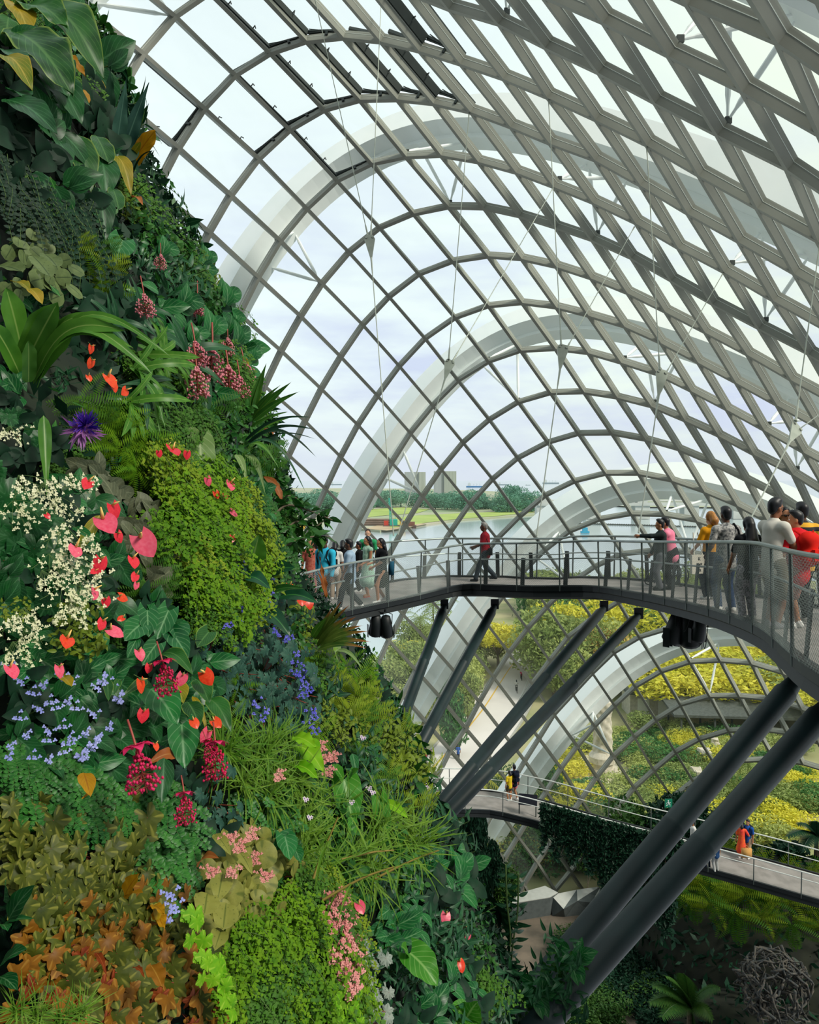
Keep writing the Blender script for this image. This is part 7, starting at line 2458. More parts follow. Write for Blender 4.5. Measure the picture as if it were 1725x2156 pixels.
def person(base, yaw, h, label, skin='brown', hair='black', hairstyle='short', top=None, sleeve='short', bottom=None, legs='long', shoes='white', hem=0.0, build=1.0, female=False,
           step=0.0, lean=0.0, headyaw=0.0, nod=0.0, la=None, ra=None, glasses=False, vox=.012, group=None, tail=0.0, feet=True):
    """standing or walking figure. local frame: x right, y forward, z up; la/ra: hand targets in that frame (metres for a 1.7 m body)"""
    r = .985 if female else 1.0
    sw = (.175 if female else .2) * build
    tw = build
    hip = np.array([0, 0, .9 - .02 * abs(step) * 4])
    chest = hip + np.array([0, .40 * math.sin(lean), .40 * math.cos(lean)])
    neck = hip + np.array([0, .58 * math.sin(lean), .58 * math.cos(lean)])
    hd = neck + np.array([0, .03 + .10 * math.sin(lean + nod), .155])
    ch, sh = math.cos(headyaw), math.sin(headyaw)
    HR = np.array([[ch, -sh, 0], [sh, ch, 0], [0, 0, 1]])
    cn, sn = math.cos(nod), math.sin(nod)
    HR = HR @ np.array([[1, 0, 0], [0, cn, sn], [0, -sn, cn]])
    H = lambda x, y, z: hd + HR @ np.array([x, y, z])
    S_ = [chest + np.array([s * sw, 0, .1]) for s in (-1, 1)]
    hands = [la if la is not None else (-.26 * build, .06 + step * .5, .76), ra if ra is not None else (.26 * build, .06 - step * .5, .76)]
    arms = []
    for i, s in ((0, -1), (1, 1)):
        e, w = ik(S_[i], hands[i], .28, .25, (s * .35, -1, -.1))
        arms.append((S_[i], e, w))
    ft = [np.array([-.09, step, .07 + (.05 if step < -.1 else 0)]), np.array([.09, -step, .07 + (.05 if step > .1 else 0)])]
    lg = []
    for i, s in ((0, -1), (1, 1)):
        hp = hip + np.array([s * .09, 0, -.02])
        k, a = ik(hp, ft[i], .42, .42, (s * .05, 1, 0))
        lg.append((hp, k, a))
    root_M = np.eye(4)
    c, s = math.cos(yaw), math.sin(yaw)
    root_M[:3, :3] = np.array([[c, -s, 0], [s, c, 0], [0, 0, 1]]) * (h / 1.72)
    root_M[:3, 3] = base
    mb = MB()
    b = SDF(.025)
    b.ell(H(0, -.005, .045), (.074, .094, .098), HR).ell(H(0, .02, -.05), (.055, .066, .065), HR)
    b.ell(H(0, .098, -.01), (.013, .022, .022), HR)
    b.ell(H(0, .075, .035), (.05, .02, .014), HR).ell(H(0, .08, -.058), (.026, .016, .009), HR)
    for q in (-1, 1):
        b.ell(H(q * .077, -.005, 0), (.011, .022, .032), HR)
    b.cap(neck - np.array([0, 0, .05]), H(0, -.02, -.03), .056, .052)
    b.chain([hip, chest - [0, 0, .12], chest + [0, 0, .06]], [.135 * tw, .12 * tw, .12 * tw])
    b.cap(S_[0] + [.03, 0, 0], S_[1] - [.03, 0, 0], .065, .065)
    for A in arms:
        b.chain(A, [.05, .04, .028])
        d = unit(A[2] - A[1])
        b.cap(A[2], A[2] + d * .07, .026, .03)
    for G in lg:
        b.chain(G, [.085 * tw, .056, .04])
        b.cap(G[2] + [0, -.02, -.03], G[2] + [0, .13, -.045], .036, .026)
    b.mesh(mb, vox)
    if vox < .02:
        for A, s in zip(arms, (-1, 1)):
            d = unit(A[2] - A[1])
            side = unit(np.cross(d, [s * 1.0, .3, 0]))
            pal = unit(np.cross(d, side))
            o = A[2] + d * .075
            for k, (x, L) in enumerate(((-.027, .066), (-.009, .076), (.009, .071), (.026, .054))):
                p0 = o + side * x
                p1 = p0 + d * L * .5 + pal * .006
                p2 = p1 + d * L * .42 + pal * .022
                mb.tube([p0 - d * .02, p0, p1, p2], [.0095, .0095, .009, .007], 6)
            p0 = A[2] + d * .03 - side * .03
            mb.tube([p0, p0 - side * .025 + d * .03, p0 - side * .028 + d * .06], [.011, .01, .008], 6)
    eye = MB()
    o = mb.build('person', SKIN[skin], None, True, root_M)
    tag(o, label, 'person', group)
    if vox < .02:
        for q in (-1, 1):
            eye.ball(H(q * .03, .083, .02), .012, 8, 6)
            eye.ball(H(q * .03, .092, .02), .006, 6, 5, mi=1)
        eye.build('eyes', [MATS['white_steel'], MATS['black_metal']], o)
    # hair
    hb = MB()
    hs = SDF(.03)
    hs.ell(H(0, -.022, .07), (.086, .1, .094), HR)
    if hairstyle in ('short', 'buzz'):
        if hairstyle == 'short':
            hs.ell(H(0, .02, .13), (.07, .075, .045), HR)
        hs.ell(H(0, -.06, .0), (.07, .055, .07), HR)
        cut = lambda X: ((X - hd) @ HR)[:, 1] * 1.0 - .02 - .75 * np.clip(((X - hd) @ HR)[:, 2] - .045, -.3, .1)
    else:
        Lh = {'long': .5, 'tail': .1, 'bob': .16}[hairstyle]
        bk = H(0, -.085, .02)
        hs.cap(bk, bk + np.array([0, -.045, -Lh * .5]), .078, .085)
        if Lh > .2:
            hs.chain([bk + np.array([-.05, -.02, -.1]), bk + np.array([-.06, -.06, -Lh * .6]), bk + np.array([-.03, -.06, -Lh])], [.05, .06, .03])
            hs.chain([bk + np.array([.05, -.02, -.1]), bk + np.array([.06, -.06, -Lh * .6]), bk + np.array([.03, -.06, -Lh])], [.05, .06, .03])
        if hairstyle == 'tail':
            hs.chain([H(0, -.11, .07), H(.01, -.15, -.02), H(.03, -.13, -.14), H(.05, -.1, -.24)], [.035, .04, .035, .012])
        for q in (-1, 1):
            hs.cap(H(q * .07, .0, .06), H(q * .078, -.015, -.1 if Lh > .12 else -.02), .026, .024)
        cut = lambda X: ((X - hd) @ HR)[:, 1] - .035 - .6 * np.clip(((X - hd) @ HR)[:, 2] - .06, -.25, .1)
    hs.mesh(hb, vox, cut=cut)
    hb.build('hair', HAIR[hair], o, True)
    if glasses:
        g = MB()
        for q in (-1, 1):
            g.ball(H(q * .033, .096, .022), (.027, .01, .02), 8, 6)
            g.tube([H(q * .06, .09, .025), H(q * .08, 0, .02)], .004, 4)
        g.tube([H(-.02, .1, .025), H(.02, .1, .025)], .004, 4)
        g.build('sunglasses', MATS['black_metal'], o)
    # top
    t = SDF(.03)
    e = .018
    t.chain([hip + [0, 0, -.02 - max(0, .06 if not female else .02)], chest - [0, 0, .1], chest + [0, 0, .06]], [.145 * tw + e, .128 * tw + e, .128 * tw + e])
    t.cap(S_[0] + [.03, 0, -.0], S_[1] - [.03, 0, -.0], .066 + e, .066 + e)
    t.cap(chest + [0, 0, .08], neck - [0, 0, .0], .085, .066)
    for A in arms:
        if sleeve == 'short':
            t.cap(A[0], A[0] + (A[1] - A[0]) * .72, .062, .064)
        elif sleeve == 'long':
            t.chain([A[0], A[1], A[1] + (A[2] - A[1]) * .93], [.066, .056, .044])
    if hem:
        k = hip + np.array([0, 0, -hem])
        t.cap(hip, k + [0, 0, 0], .155 * tw, .2 * tw + .05 * (hem > .4))
    mb = MB()
    t.mesh(mb, vox)
    mb.build('dress' if hem > .25 else 'shirt', top, o, True)
    # legs
    if bottom is not None:
        t = SDF(.03)
        t.cap(hip + [0, 0, .05], hip - [0, 0, .02], .14 * tw + e * .5, .15 * tw + e * .3)
        for G in lg:
            if legs == 'long':
                t.chain([G[0], G[1], G[2] + [0, 0, .02]], [.105 * tw, .08, .066])
            elif legs == 'shorts':
                t.chain([G[0], G[1] + (G[0] - G[1]) * .05], [.108 * tw, .1])
            elif legs == 'brief':
                t.chain([G[0], G[1] + (G[0] - G[1]) * .45], [.108 * tw, .105])
        mb = MB()
        t.mesh(mb, vox)
        mb.build('trousers' if legs == 'long' else 'shorts', bottom, o, True)
    t = MB()
    for i, G in enumerate(lg):
        q = SDF(.02)
        q.cap(G[2] + [0, -.035, -.035], G[2] + [0, .14, -.045], .046, .034)
        if shoes != 'sandal':
            q.cap(G[2] + [0, -.02, -.02], G[2] + [0, -.01, .0], .05, .048)
        m = MB()
        q.mesh(m, vox, cut=None if shoes != 'sandal' else (lambda X, z=G[2][2] - .05: X[:, 2] - z))
        m.build('shoe', SHOE[shoes], o, True)
    o['j'] = 1
    del o['j']
    return o, root_M, dict(hip=hip, chest=chest, neck=neck, hd=hd, arms=arms)


SHOE = {'white': cloth('white_shoe', 'dcdcd8'), 'black': cloth('black_shoe', '15171a'), 'sandal': cloth('sandal', 'c8503c'), 'grey': cloth('grey_shoe', '7c7c80')}


def bag(name, label, M, mk, mat, cat='bag'):
    mb = MB()
    mk(mb)
    o = mb.build(name, mat, None, True, M)
    return tag(o, label, cat)


def backpack(M, J, mat, label, straps=True, s=1.0):
    c = J['chest'] + np.array([0, -.2, -.06])
    root = thing('backpack', label, 'backpack', M=M)
    q = SDF(.05)
    q.cap(c + [-.06, 0, .12], c + [.06, 0, .12], .1 * s, .1 * s).cap(c + [-.07, 0, -.14], c + [.07, 0, -.14], .11 * s, .11 * s).cap(c + [0, 0, -.14], c + [0, 0, .12], .11 * s, .11 * s)
    mb = MB()
    q.mesh(mb, .014)
    mb.build('pack', mat, root, True)
    mb = MB()
    mb.box(c + [0, -.115 * s, -.1], (.2, .05, .17))
    mb.build('front_pocket', mat, root)
    mb = MB()
    mb.tube([c + [-.04, -.05, .21], c + [0, -.06, .26], c + [.04, -.05, .21]], .012, 6)
    mb.build('grab_loop', mat, root)
    for x in (-1, 1):
        mb = MB()
        t = J['chest']
        mb.tube([c + [x * .08, .02, .16], t + [x * .115, -.05, .19], t + [x * .125, .09, .15], t + [x * .13, .155, .0], t + [x * .16, .05, -.17], c + [x * .1, .03, -.14]], .018, 6)
        mb.build('strap', mat, root)
    return root


def fit(px, top, foot, N=None, Fa=None, sh=0.0):
    """base on the deck at a pixel and the height that makes head reach the top pixel"""
    P = deck_at(px, foot, N if N is not None else UPN, Fa if Fa is not None else UPF)
    return P, (foot - top) / F * P[1] * 1.02


LEFT, RIGHT, AWAY, NEAR = math.pi / 2, -math.pi / 2, 0.0, math.pi
UPG = 'visitors on the upper walkway'
jeans, navy, dk = cloth('jeans', '26364f', '34486a', 20), cloth('navy', '141c2c'), cloth('black', '101216')
# left group
B, h = fit(686, 1134, 1292)
o, M, J = person(B, NEAR - .5, h, 'person in a turquoise shirt with dark backpack straps, head bowed, walking to the left', 'dark', top=cloth('turquoise', '35b0d0', '28a0c4'), sleeve='long', bottom=cloth('charcoal', '23262c'), step=.18, nod=.35, shoes='black', group=UPG)
backpack(M, J, dk, 'dark backpack worn by the person in turquoise')
B, h = fit(737, 1141, 1283)
o, M, J = person(B, LEFT, h, 'person in a pale blue polo shirt and dark trousers with white shoes, striding left', 'dark', top=cloth('pale_blue', '9db4c8', '8ea6bc'), bottom=cloth('charcoal'[:3] + 'n', '20242b'), step=.26, group=UPG)
B, h = fit(775, 1135, 1256)
person(B, LEFT + .6, h, 'person with long black hair in a pale green dress and red sandals', 'tan', hairstyle='long', top=cloth('pale_green', 'a8c8b4', '7fa894', 30), sleeve='none', hem=.42, shoes='sandal', female=True, step=.05, la=(-.14, .25, 1.0), group=UPG)
B, h = fit(803, 1139, 1268)
person(B, LEFT + .5, h, 'person with long black hair in a short black dress and white sneakers', 'tan', hairstyle='long', top=dk, hem=.3, female=True, step=.14, ra=(.1, .3, 1.08), la=(-.1, .3, 1.0), group=UPG)
q = M.copy()
q[:3, 3] = B + np.array([.28, -.05, .95])
bag('shoulder_bag', 'teal shoulder bag at the hip of the person in the black dress', q, lambda m: m.sweep([(0, -.06, 0), (0, .06, 0)], [(1, 0, 0)] * 2, [(0, 0, 1)] * 2, [(-.16, -.2), (.16, -.2), (.19, .05), (.1, .14), (-.1, .14), (-.19, .05)]), cloth('teal', '1f4f66'))
for px, top, ft, yaw, kw in ((757, 1146, 1246, LEFT, dict(label='person in black standing behind the walkers, only dark hair clear', top=dk, bottom=dk)),
                             (775, 1120, 1240, NEAR, dict(label='person with cropped hair in a green shirt, face toward the viewer', skin='fair', hair='brown', hairstyle='buzz', top=cloth('green', '2f9a62'), bottom=navy)),
                             (706, 1146, 1262, AWAY, dict(label='person with black bob hair in a white top behind the turquoise shirt', hairstyle='bob', female=True, top=cloth('white', 'cfcfcc'), bottom=cloth('beige', '9a8672'))),
                             (722, 1143, 1250, AWAY, dict(label='person with dark hair and a black top beside the one in pale blue', hairstyle='bob', female=True, top=dk, bottom=cloth('beige', '9a8672'))),
                             (655, 1140, 1268, NEAR, dict(label='person in a rusty red blouse at the far left of the walkway', skin='tan', hairstyle='tail', female=True, top=cloth('rust', 'a04a40', 'b8705c', 20), bottom=cloth('rust2', '8a4a44'))),
                             (664, 1142, 1262, LEFT, dict(label='person with long dark hair at far left, next to the rusty blouse', skin='tan', hairstyle='long', female=True, top=cloth('white', 'cfcfcc'), bottom=dk))):
    B, h = fit(px, top, ft)
    person(B, yaw, h, group=UPG, **kw)
B, h = fit(1022, 1105, 1223)
o, M, J = person(B, LEFT, h, 'grey haired person in a dark red shirt walking left alone on the walkway', 'dark', 'grey', top=cloth('dark_red', '8c1c28', '7a1622'), bottom=cloth('slate', '2b333c', '232a32'), step=.3, lean=.03, la=(-.16, .36, 1.05), ra=(.12, .3, 1.0), glasses=True, shoes='black', group=UPG)
q = M.copy()
q[:3, 3] = M[:3, 3] + np.array([.13, -.22, .93])
bag('sling_bag', 'black sling bag on the hip of the person in dark red', q, lambda m: (m.sweep([(0, -.05, 0), (0, .05, 0)], [(1, 0, 0)] * 2, [(0, 0, 1)] * 2, [(-.14, -.12), (.14, -.12), (.15, .08), (-.15, .08)]), m.tube([(-.13, 0, .08), (-.05, .1, .3), (.02, .16, .46)], .01, 5)), dk)
# right group
B, h = fit(1390, 1101, 1243)
person(B, LEFT - .15, h, 'person in a dark jacket pointing left over the railing with an outstretched arm', 'tan', top=cloth('jacket', '1c2424', '222c2c'), sleeve='long', bottom=cloth('grey_trousers', '5d6066'), la=(-.2, .62, 1.38), ra=(.24, .2, .9), shoes='black', group=UPG)
B, h = fit(1413, 1097, 1241)
person(B, LEFT - .5, h, 'person in a bright pink shirt leaning beside the one who points', 'tan', top=cloth('pink', 'f08aa4', 'ea7e9a'), sleeve='short', bottom=dk, lean=.2, la=(-.2, .4, .92), ra=(.24, .34, .9), shoes='black', group=UPG, build=1.1)
B, h = fit(1495, 1086, 1262)
o, M, J = person(B, AWAY + .35, h, 'person with braided red blond hair in a mustard top and navy skirt', 'fair', 'blond', 'tail', top=cloth('mustard', 'd89418', 'cc8a14'), bottom=navy, female=True, la=(-.2, .28, .98), group=UPG)
t = MB()
q = SDF(.03)
q.cap(J['hip'] + [0, 0, .05], J['hip'] + [0, 0, -.42], .16, .22)
q.mesh(t, .014)
t.build('skirt', navy, o, True)
q = M.copy()
q[:3, 3] = M[:3, 3] + np.array([-.3, -.12, .58])
tb = thing('tote_bag', 'white cotton tote bag with black lettering at the side of the mustard top', 'bag', M=q)
m = MB()
m.sweep([(0, -.03, 0), (0, .03, 0)], [(1, 0, 0)] * 2, [(0, 0, 1)] * 2, [(-.17, -.02), (.17, -.02), (.18, .36), (-.18, .36)])
m.build('bag_body', cloth('canvas', 'cfcabc'), tb)
m = MB()
for x in (-.1, .1):
    m.tube([(x, 0, .35), (x * .8, .05, .6), (x * .5, .1, .8)], .012, 5)
m.build('handle', cloth('canvas', 'cfcabc'), tb)
for txt, z, sz in (('K', .25, .1), ('ne', .13, .15), ('AR', .02, .08)):
    fc = bpy.data.curves.new('lettering', 'FONT')
    fc.body = txt
    fc.size = sz
    fc.extrude = .002
    fc.align_x = 'CENTER'
    fo = bpy.data.objects.new('lettering', fc)
    COL.objects.link(fo)
    me = bpy.data.meshes.new_from_object(fo)
    bpy.data.objects.remove(fo)
    me.materials.clear()
    me.materials.append(dk)
    fo = link('lettering', me, tb)
    fo.location = (0, -.034, z)
    fo.rotation_euler = (math.pi / 2, 0, 0)
B, h = fit(1527, 1078, 1286)
o, M, J = person(B, AWAY + .2, h, 'person seen from behind in a grey leaf print shirt and blue jeans', 'dark', top=cloth('leaf_print', 'b4b2ae', '55575a', 26), bottom=jeans, la=(-.24, .2, .95), ra=(.3, .1, .9), group=UPG, build=1.05, step=.06)
m = MB()
t = J['chest']
m.tube([t + [.12, -.16, .1], t + [.13, -.02, .2], t + [.1, .15, .1]], .02, 6)
m.tube([t + [.12, -.16, .1], t + [.16, -.18, -.1], t + [.2, -.12, -.24]], .018, 6)
o2 = m.build('shoulder_strap', dk, o)
B, h = fit(1574, 1099, 1304)
person(B, AWAY + .1, h, 'person with very long black hair from behind, black top and white flecked trousers', 'tan', hairstyle='long', top=dk, bottom=cloth('flecked', '1b1820', 'c8bfcf', 34), female=True, build=1.08, la=(-.26, .2, .85), group=UPG)
B, h = fit(1626, 1063, 1322)
person(B, RIGHT + .35, h, 'tall person in a white tee shirt, dark glasses and khaki shorts, facing right', 'brown', top=cloth('white_tee', 'd2cec4', 'c6c2b8'), bottom=cloth('khaki', '6f6858'), legs='shorts', glasses=True, ra=(.15, .35, .95), la=(-.22, .3, .9), shoes='grey', group=UPG)
B, h = fit(1652, 1078, 1318)
person(B + np.array([.25, .6, 0]), NEAR, h * .98, 'person in a lime yellow top half hidden behind the white tee shirt', 'tan', hairstyle='long', top=cloth('lime', 'd4e02c'), bottom=navy, female=True, la=(-.1, .3, 1.35), glasses=True, group=UPG)
B, h = fit(1674, 1088, 1322)
red = cloth('red', 'd4202a', 'c41a24')
o, M, J = person(B, AWAY + .55, h, 'sturdy person in a red tee shirt and shorts, head turned left', 'tan', top=red, bottom=cloth('floral_shorts', '7a4a44', 'a8766a', 20), legs='shorts', headyaw=.7, build=1.25, shoes='white', la=(-.3, .2, .95), group=UPG)
backpack(M, J, cloth('red_pack', 'e02418', 'c81c14'), 'bright red backpack on the sturdy person in red', s=1.15)
B, h = fit(1697, 1073, 1318)
person(B + np.array([.1, .35, 0]), AWAY + .1, h, 'person at the right edge in a yellow and black striped shirt, seen from behind', 'dark', top=stripes('bee_stripes', 'd8a020', '17181c', .13), bottom=dk, group=UPG, build=1.1)
# wheelchair in front of the pink shirt
B = deck_at(1408, 1236)
B = B + np.array([-.05, .25, .0])
wc = thing('wheelchair', 'black wheelchair standing by the railing in front of the pink shirt', 'wheelchair', tuple(B))
for x in (-1, 1):
    m = MB()
    cc = np.array([.25, x * .28, .3])
    ring = [cc + np.array([.3 * math.cos(a), 0, .3 * math.sin(a)]) for a in np.linspace(0, 2 * math.pi, 33)[:-1]]
    m.tube(ring, .018, 6, closed=True)
    for k in range(12):
        m.tube([cc, ring[k * 32 // 12]], .004, 4)
    m.ball(cc, .03, 8, 6)
    m.build('wheel', m_black, wc)
    m = MB()
    c2 = np.array([-.32, x * .24, .09])
    m.tube([c2 + np.array([.09 * math.cos(a), 0, .09 * math.sin(a)]) for a in np.linspace(0, 2 * math.pi, 17)[:-1]], .018, 6, closed=True)
    m.tube([c2, c2 + [.06, 0, .2]], .015, 6)
    m.build('caster', m_black, wc)
m = MB()
for x in (-.24, .24):
    m.tube([(.3, x, .3), (.32, x, .9), (.45, x, .93)], .015, 6)
    m.tube([(.3, x, .45), (-.25, x, .45), (-.42, x, .12), (-.52, x, .1)], .015, 6)
    m.tube([(.28, x, .68), (-.15, x, .68), (-.15, x, .45)], .018, 6)
m.build('frame', m_post, wc)
m = MB()
m.box((.03, 0, .47), (.46, .46, .06))
m.build('seat', dk, wc)
m = MB()
m.box((.3, 0, .7), (.04, .46, .42))
m.build('backrest', dk, wc)

# lower walkway
LG = 'visitors on the lower walkway'
for px, top, ft, yaw, kw, pack in ((1073, 1624, 1686, AWAY + .5, dict(label='person in a yellow and white top and short skirt on the lower walkway', skin='tan', hairstyle='bob', female=True, top=cloth('yellow', 'e8c81c', 'dcc030'), bottom=cloth('dark_short', '4a4438'), legs='brief', ra=(.2, .2, 1.2)), None),
                                   (1083, 1612, 1684, AWAY + .4, dict(label='person with pink shorts beside the yellow top on the lower walkway', skin='tan', top=navy, bottom=cloth('pink_shorts', 'd87884'), legs='brief', step=.15), ('dark blue backpack on the person with pink shorts', navy)),
                                   (1561, 1733, 1807, AWAY - .3, dict(label='person in a red and orange dress on the lower walkway', skin='tan', hairstyle='bob', female=True, top=cloth('coral', 'e0423c', 'e86a30', 6), hem=.45, ra=(.3, .2, 1.1)), None),
                                   (1574, 1727, 1806, LEFT + .8, dict(label='person in a royal blue shirt beside the red and orange dress', skin='tan', top=cloth('royal', '1f4f9c'), bottom=cloth('beige', '9a8672'), legs='shorts'), ('dark backpack of the person in royal blue', navy)),
                                   (1455, 1700, 1766, LEFT, dict(label='person on the lower walkway with bare legs seen between the two thick struts', skin='tan', top=cloth('white', 'cfcfcc'), bottom=cloth('beige', '9a8672'), legs='brief', step=.15), None),
                                   (1490, 1758, 1828, AWAY, dict(label='person in dark blue at the near railing right of the thick struts', skin='tan', top=navy, bottom=navy), None),
                                   (1508, 1764, 1834, AWAY + .3, dict(label='person in blue with pale trousers at the near railing right of the thick struts', skin='tan', top=cloth('blue2', '2c4f7c'), bottom=cloth('palegrey', 'a8aaa8')), None)):
    P, h = fit(px, top, ft, LON, LOF)
    o, M, J = person(P, yaw, 1.62 if h > 2 or h < 1.2 else h, vox=.018, group=LG, **kw)
    if pack:
        backpack(M, J, pack[1], pack[0])
P = deck_at(1566, 1812, LON, LOF)
q = np.eye(4)
q[:3, 3] = P + np.array([.0, -.3, .3])
bag('paper_bag', 'brown paper carrier bag held low beside the royal blue shirt', q, lambda m: (m.box((0, 0, .2), (.42, .14, .4)), m.tube([(-.1, 0, .4), (0, 0, .55), (.1, 0, .4)], .012, 5)), cloth('kraft', 'c89858'))
# people on the road, far below
RG = 'tiny people on the road'
for px, top, ft, yaw, kw in ((1109, 1356, 1376, AWAY, dict(label='far walker in green at the top of the road', top=cloth('green', '2f9a62'), bottom=navy)), (1118, 1365, 1385, AWAY, dict(label='far walker in white and black at the top of the road', top=cloth('white', 'cfcfcc'), bottom=dk)),
                             (965, 1578, 1600, AWAY, dict(label='far walker in blue at the left kerb of the road', top=cloth('royal', '1f4f9c'), bottom=dk)), (897, 1580, 1606, NEAR, dict(label='far person in red beside the feet of the struts', top=red, bottom=navy)), (908, 1584, 1610, NEAR, dict(label='far person in dark clothes beside the strut feet', top=navy, bottom=dk))):
    P = ground(px, ft)
    person(P, yaw, 1.65, vox=.03, group=RG, **kw)
for px, ft, c, lab in ((1088, 1458, cloth('white', 'cfcfcc'), 'grown cyclist in white seen from behind on the road'), (1098, 1432, cloth('pinkred', 'd84a68'), 'child cyclist in pink further up the road')):
    P = ground(px, ft)
    k = 1.0 if 'grown' in lab else .8
    o, M, J = person(P + np.array([0, 0, .2]), AWAY, 1.6 * k, lab, 'tan', hairstyle='long', female=True, top=c, bottom=dk, lean=.25, step=.06, la=(-.22, .4, 1.05), ra=(.22, .4, 1.05), vox=.03, group=RG)
    bk = thing('bicycle', 'bicycle under the ' + ('grown cyclist' if 'grown' in lab else 'child cyclist'), 'bicycle', tuple(P))
    for y in (-.5, .5):
        m = MB()
        m.tube([np.array([0, y + .32 * math.cos(a), .34 + .32 * math.sin(a)]) * k for a in np.linspace(0, 2 * math.pi, 17)[:-1]], .025, 5, closed=True)
        m.build('wheel', m_black, bk)
    m = MB()
    m.tube(np.array([(0, -.5, .34), (0, -.1, .35), (0, .4, .8), (0, .5, .34)]) * k, .02, 5)
    m.tube(np.array([(0, -.1, .35), (0, -.2, .9)]) * k, .02, 5)
    m.tube(np.array([(-.25, .35, 1.0), (0, .4, .95), (.25, .35, 1.0)]) * k, .015, 5)
    m.build('frame', m_post, bk)
# ================================================================== CONSERVATORY FLOOR, lower right
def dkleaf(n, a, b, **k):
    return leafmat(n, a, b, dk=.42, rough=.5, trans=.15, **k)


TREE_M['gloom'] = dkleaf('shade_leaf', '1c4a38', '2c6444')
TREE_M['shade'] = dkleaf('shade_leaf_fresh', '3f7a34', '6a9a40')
m_bed = paint('dark_planting_bed', '1c2019', '262a1e', scale=1.5, rough=.95, bump=.4)
m_plaza = paint('plaza_stone', '7a6e60', '5c564c', scale=.7, rough=.9, bump=.1)
m_plaza2 = paint('plaza_light', 'a89c8a', '8f8576', scale=.9, rough=.9)
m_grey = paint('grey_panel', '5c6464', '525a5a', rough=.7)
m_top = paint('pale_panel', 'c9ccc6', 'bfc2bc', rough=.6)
poly('floor', [(930, 2300), (960, 1925), (1060, 1885), (1170, 1880), (1330, 1870), (1725, 1800), (2100, 1780), (2300, 2300), (1500, 2600)], .03, m_bed)
poly('floor_paving', [(940, 2200), (1005, 1950), (1100, 1928), (1180, 1920), (1290, 1915), (1260, 1990), (1215, 2060), (1130, 2200)], .06, m_plaza)
poly('floor_paving', [(1375, 1925), (1440, 1895), (1500, 1900), (1480, 2010), (1400, 2020)], .07, m_plaza2)
poly('floor_paving', [(1270, 2170), (1300, 2085), (1350, 2080), (1340, 2170)], .07, m_plaza2)


def solid(name, label, cat, top_px, z0, z1, side, top, parent=None):
    """block whose top outline is given by pixels"""
    T = [ground(x, y, z1) for x, y in top_px]
    c = np.array([np.mean([p[0] for p in T]), np.mean([p[1] for p in T]), z0])
    r = thing(name, label, cat, tuple(c))
    n = len(T)
    B = [np.array([p[0], p[1], z0]) for p in T]
    mb = MB()
    mb.add([p - c for p in T + B], [(i, (i + 1) % n, n + (i + 1) % n, n + i) for i in range(n)])
    mb.build('sides', side, r)
    mb = MB()
    mb.add([p - c + [0, 0, .04] for p in T] + [p - c - [0, 0, .02] for p in T], [tuple(range(n))] + [(i, (i + 1) % n, n + (i + 1) % n, n + i) for i in range(n)])
    mb.build('top_slab', top, r)
    return r


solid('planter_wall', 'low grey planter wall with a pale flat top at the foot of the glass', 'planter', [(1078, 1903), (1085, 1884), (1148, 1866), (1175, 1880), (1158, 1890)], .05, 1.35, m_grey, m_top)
r = thing('faceted_bench', 'low grey wall of folded triangular panels beside the flat topped planter', 'bench', tuple(ground(1225, 1925)))
c = ground(1225, 1925)
Z = lambda x, y, z: ground(x, y, z) - c
pts = dict(a=Z(1160, 1884, 1.3), b=Z(1215, 1873, 1.3), d=Z(1265, 1866, 1.3), e=Z(1320, 1862, 1.3), p=Z(1187, 1914, .85), q=Z(1216, 1897, 1.1), s=Z(1246, 1900, .95), t=Z(1300, 1890, 1.1), p0=Z(1163, 1930, 0), q0=Z(1190, 1932, 0), s0=Z(1250, 1925, 0), t0=Z(1320, 1915, 0))
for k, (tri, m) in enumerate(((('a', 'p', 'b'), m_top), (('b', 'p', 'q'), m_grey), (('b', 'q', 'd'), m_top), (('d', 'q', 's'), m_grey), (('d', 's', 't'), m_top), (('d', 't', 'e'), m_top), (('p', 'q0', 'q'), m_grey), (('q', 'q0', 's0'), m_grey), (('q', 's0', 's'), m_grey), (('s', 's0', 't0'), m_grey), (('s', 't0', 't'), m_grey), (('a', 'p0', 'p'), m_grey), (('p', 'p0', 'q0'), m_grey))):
    A, B, C_ = [pts[x] for x in tri]
    n = unit(np.cross(B - A, C_ - A)) * .04
    mb = MB()
    g = (A + B + C_) / 3
    A, B, C_ = [g + (x - g) * .985 for x in (A, B, C_)]
    mb.add([A, B, C_, A - n, B - n, C_ - n], [(0, 1, 2), (5, 4, 3), (0, 3, 4, 1), (1, 4, 5, 2), (2, 5, 3, 0)])
    mb.build('panel', m, r)

# ivy on the near side of the lower walkway
seg = [p for p in LON if 1132 < CX + F * p[0] / p[1] < 1450]
seg = catmull(np.array(seg), 120)
P = []
for i in range(9000):
    p = seg[rnd.randrange(120)].copy()
    q = np.linspace(0, 1, 120)
    f = (CX + F * p[0] / p[1] - 1132) / 318
    lowz = -1.0 - 2.6 * max(0, min(1, (f - .25) * 2)) * (.6 + .4 * math.sin(f * 31)) - .5 * math.sin(f * 57)
    z = 1.0 + (lowz - 1.0) * rnd.random() ** 1.2
    if f < .35 and z < -.2 and rnd.random() < .6:
        continue
    P.append(p + np.array([U(-.1, .1), -.18 - .12 * rnd.random(), z]))
mb = MB()
P = np.array(P)
o0 = seg[60].copy()
cards(mb, P - o0, .2, N=np.tile([0, -.8, .3], (len(P), 1)))
r = thing('ivy', 'dark ivy curtain hanging over the railing of the lower walkway', 'ivy', tuple(o0))
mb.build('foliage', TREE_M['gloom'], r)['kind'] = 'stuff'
mb = MB()
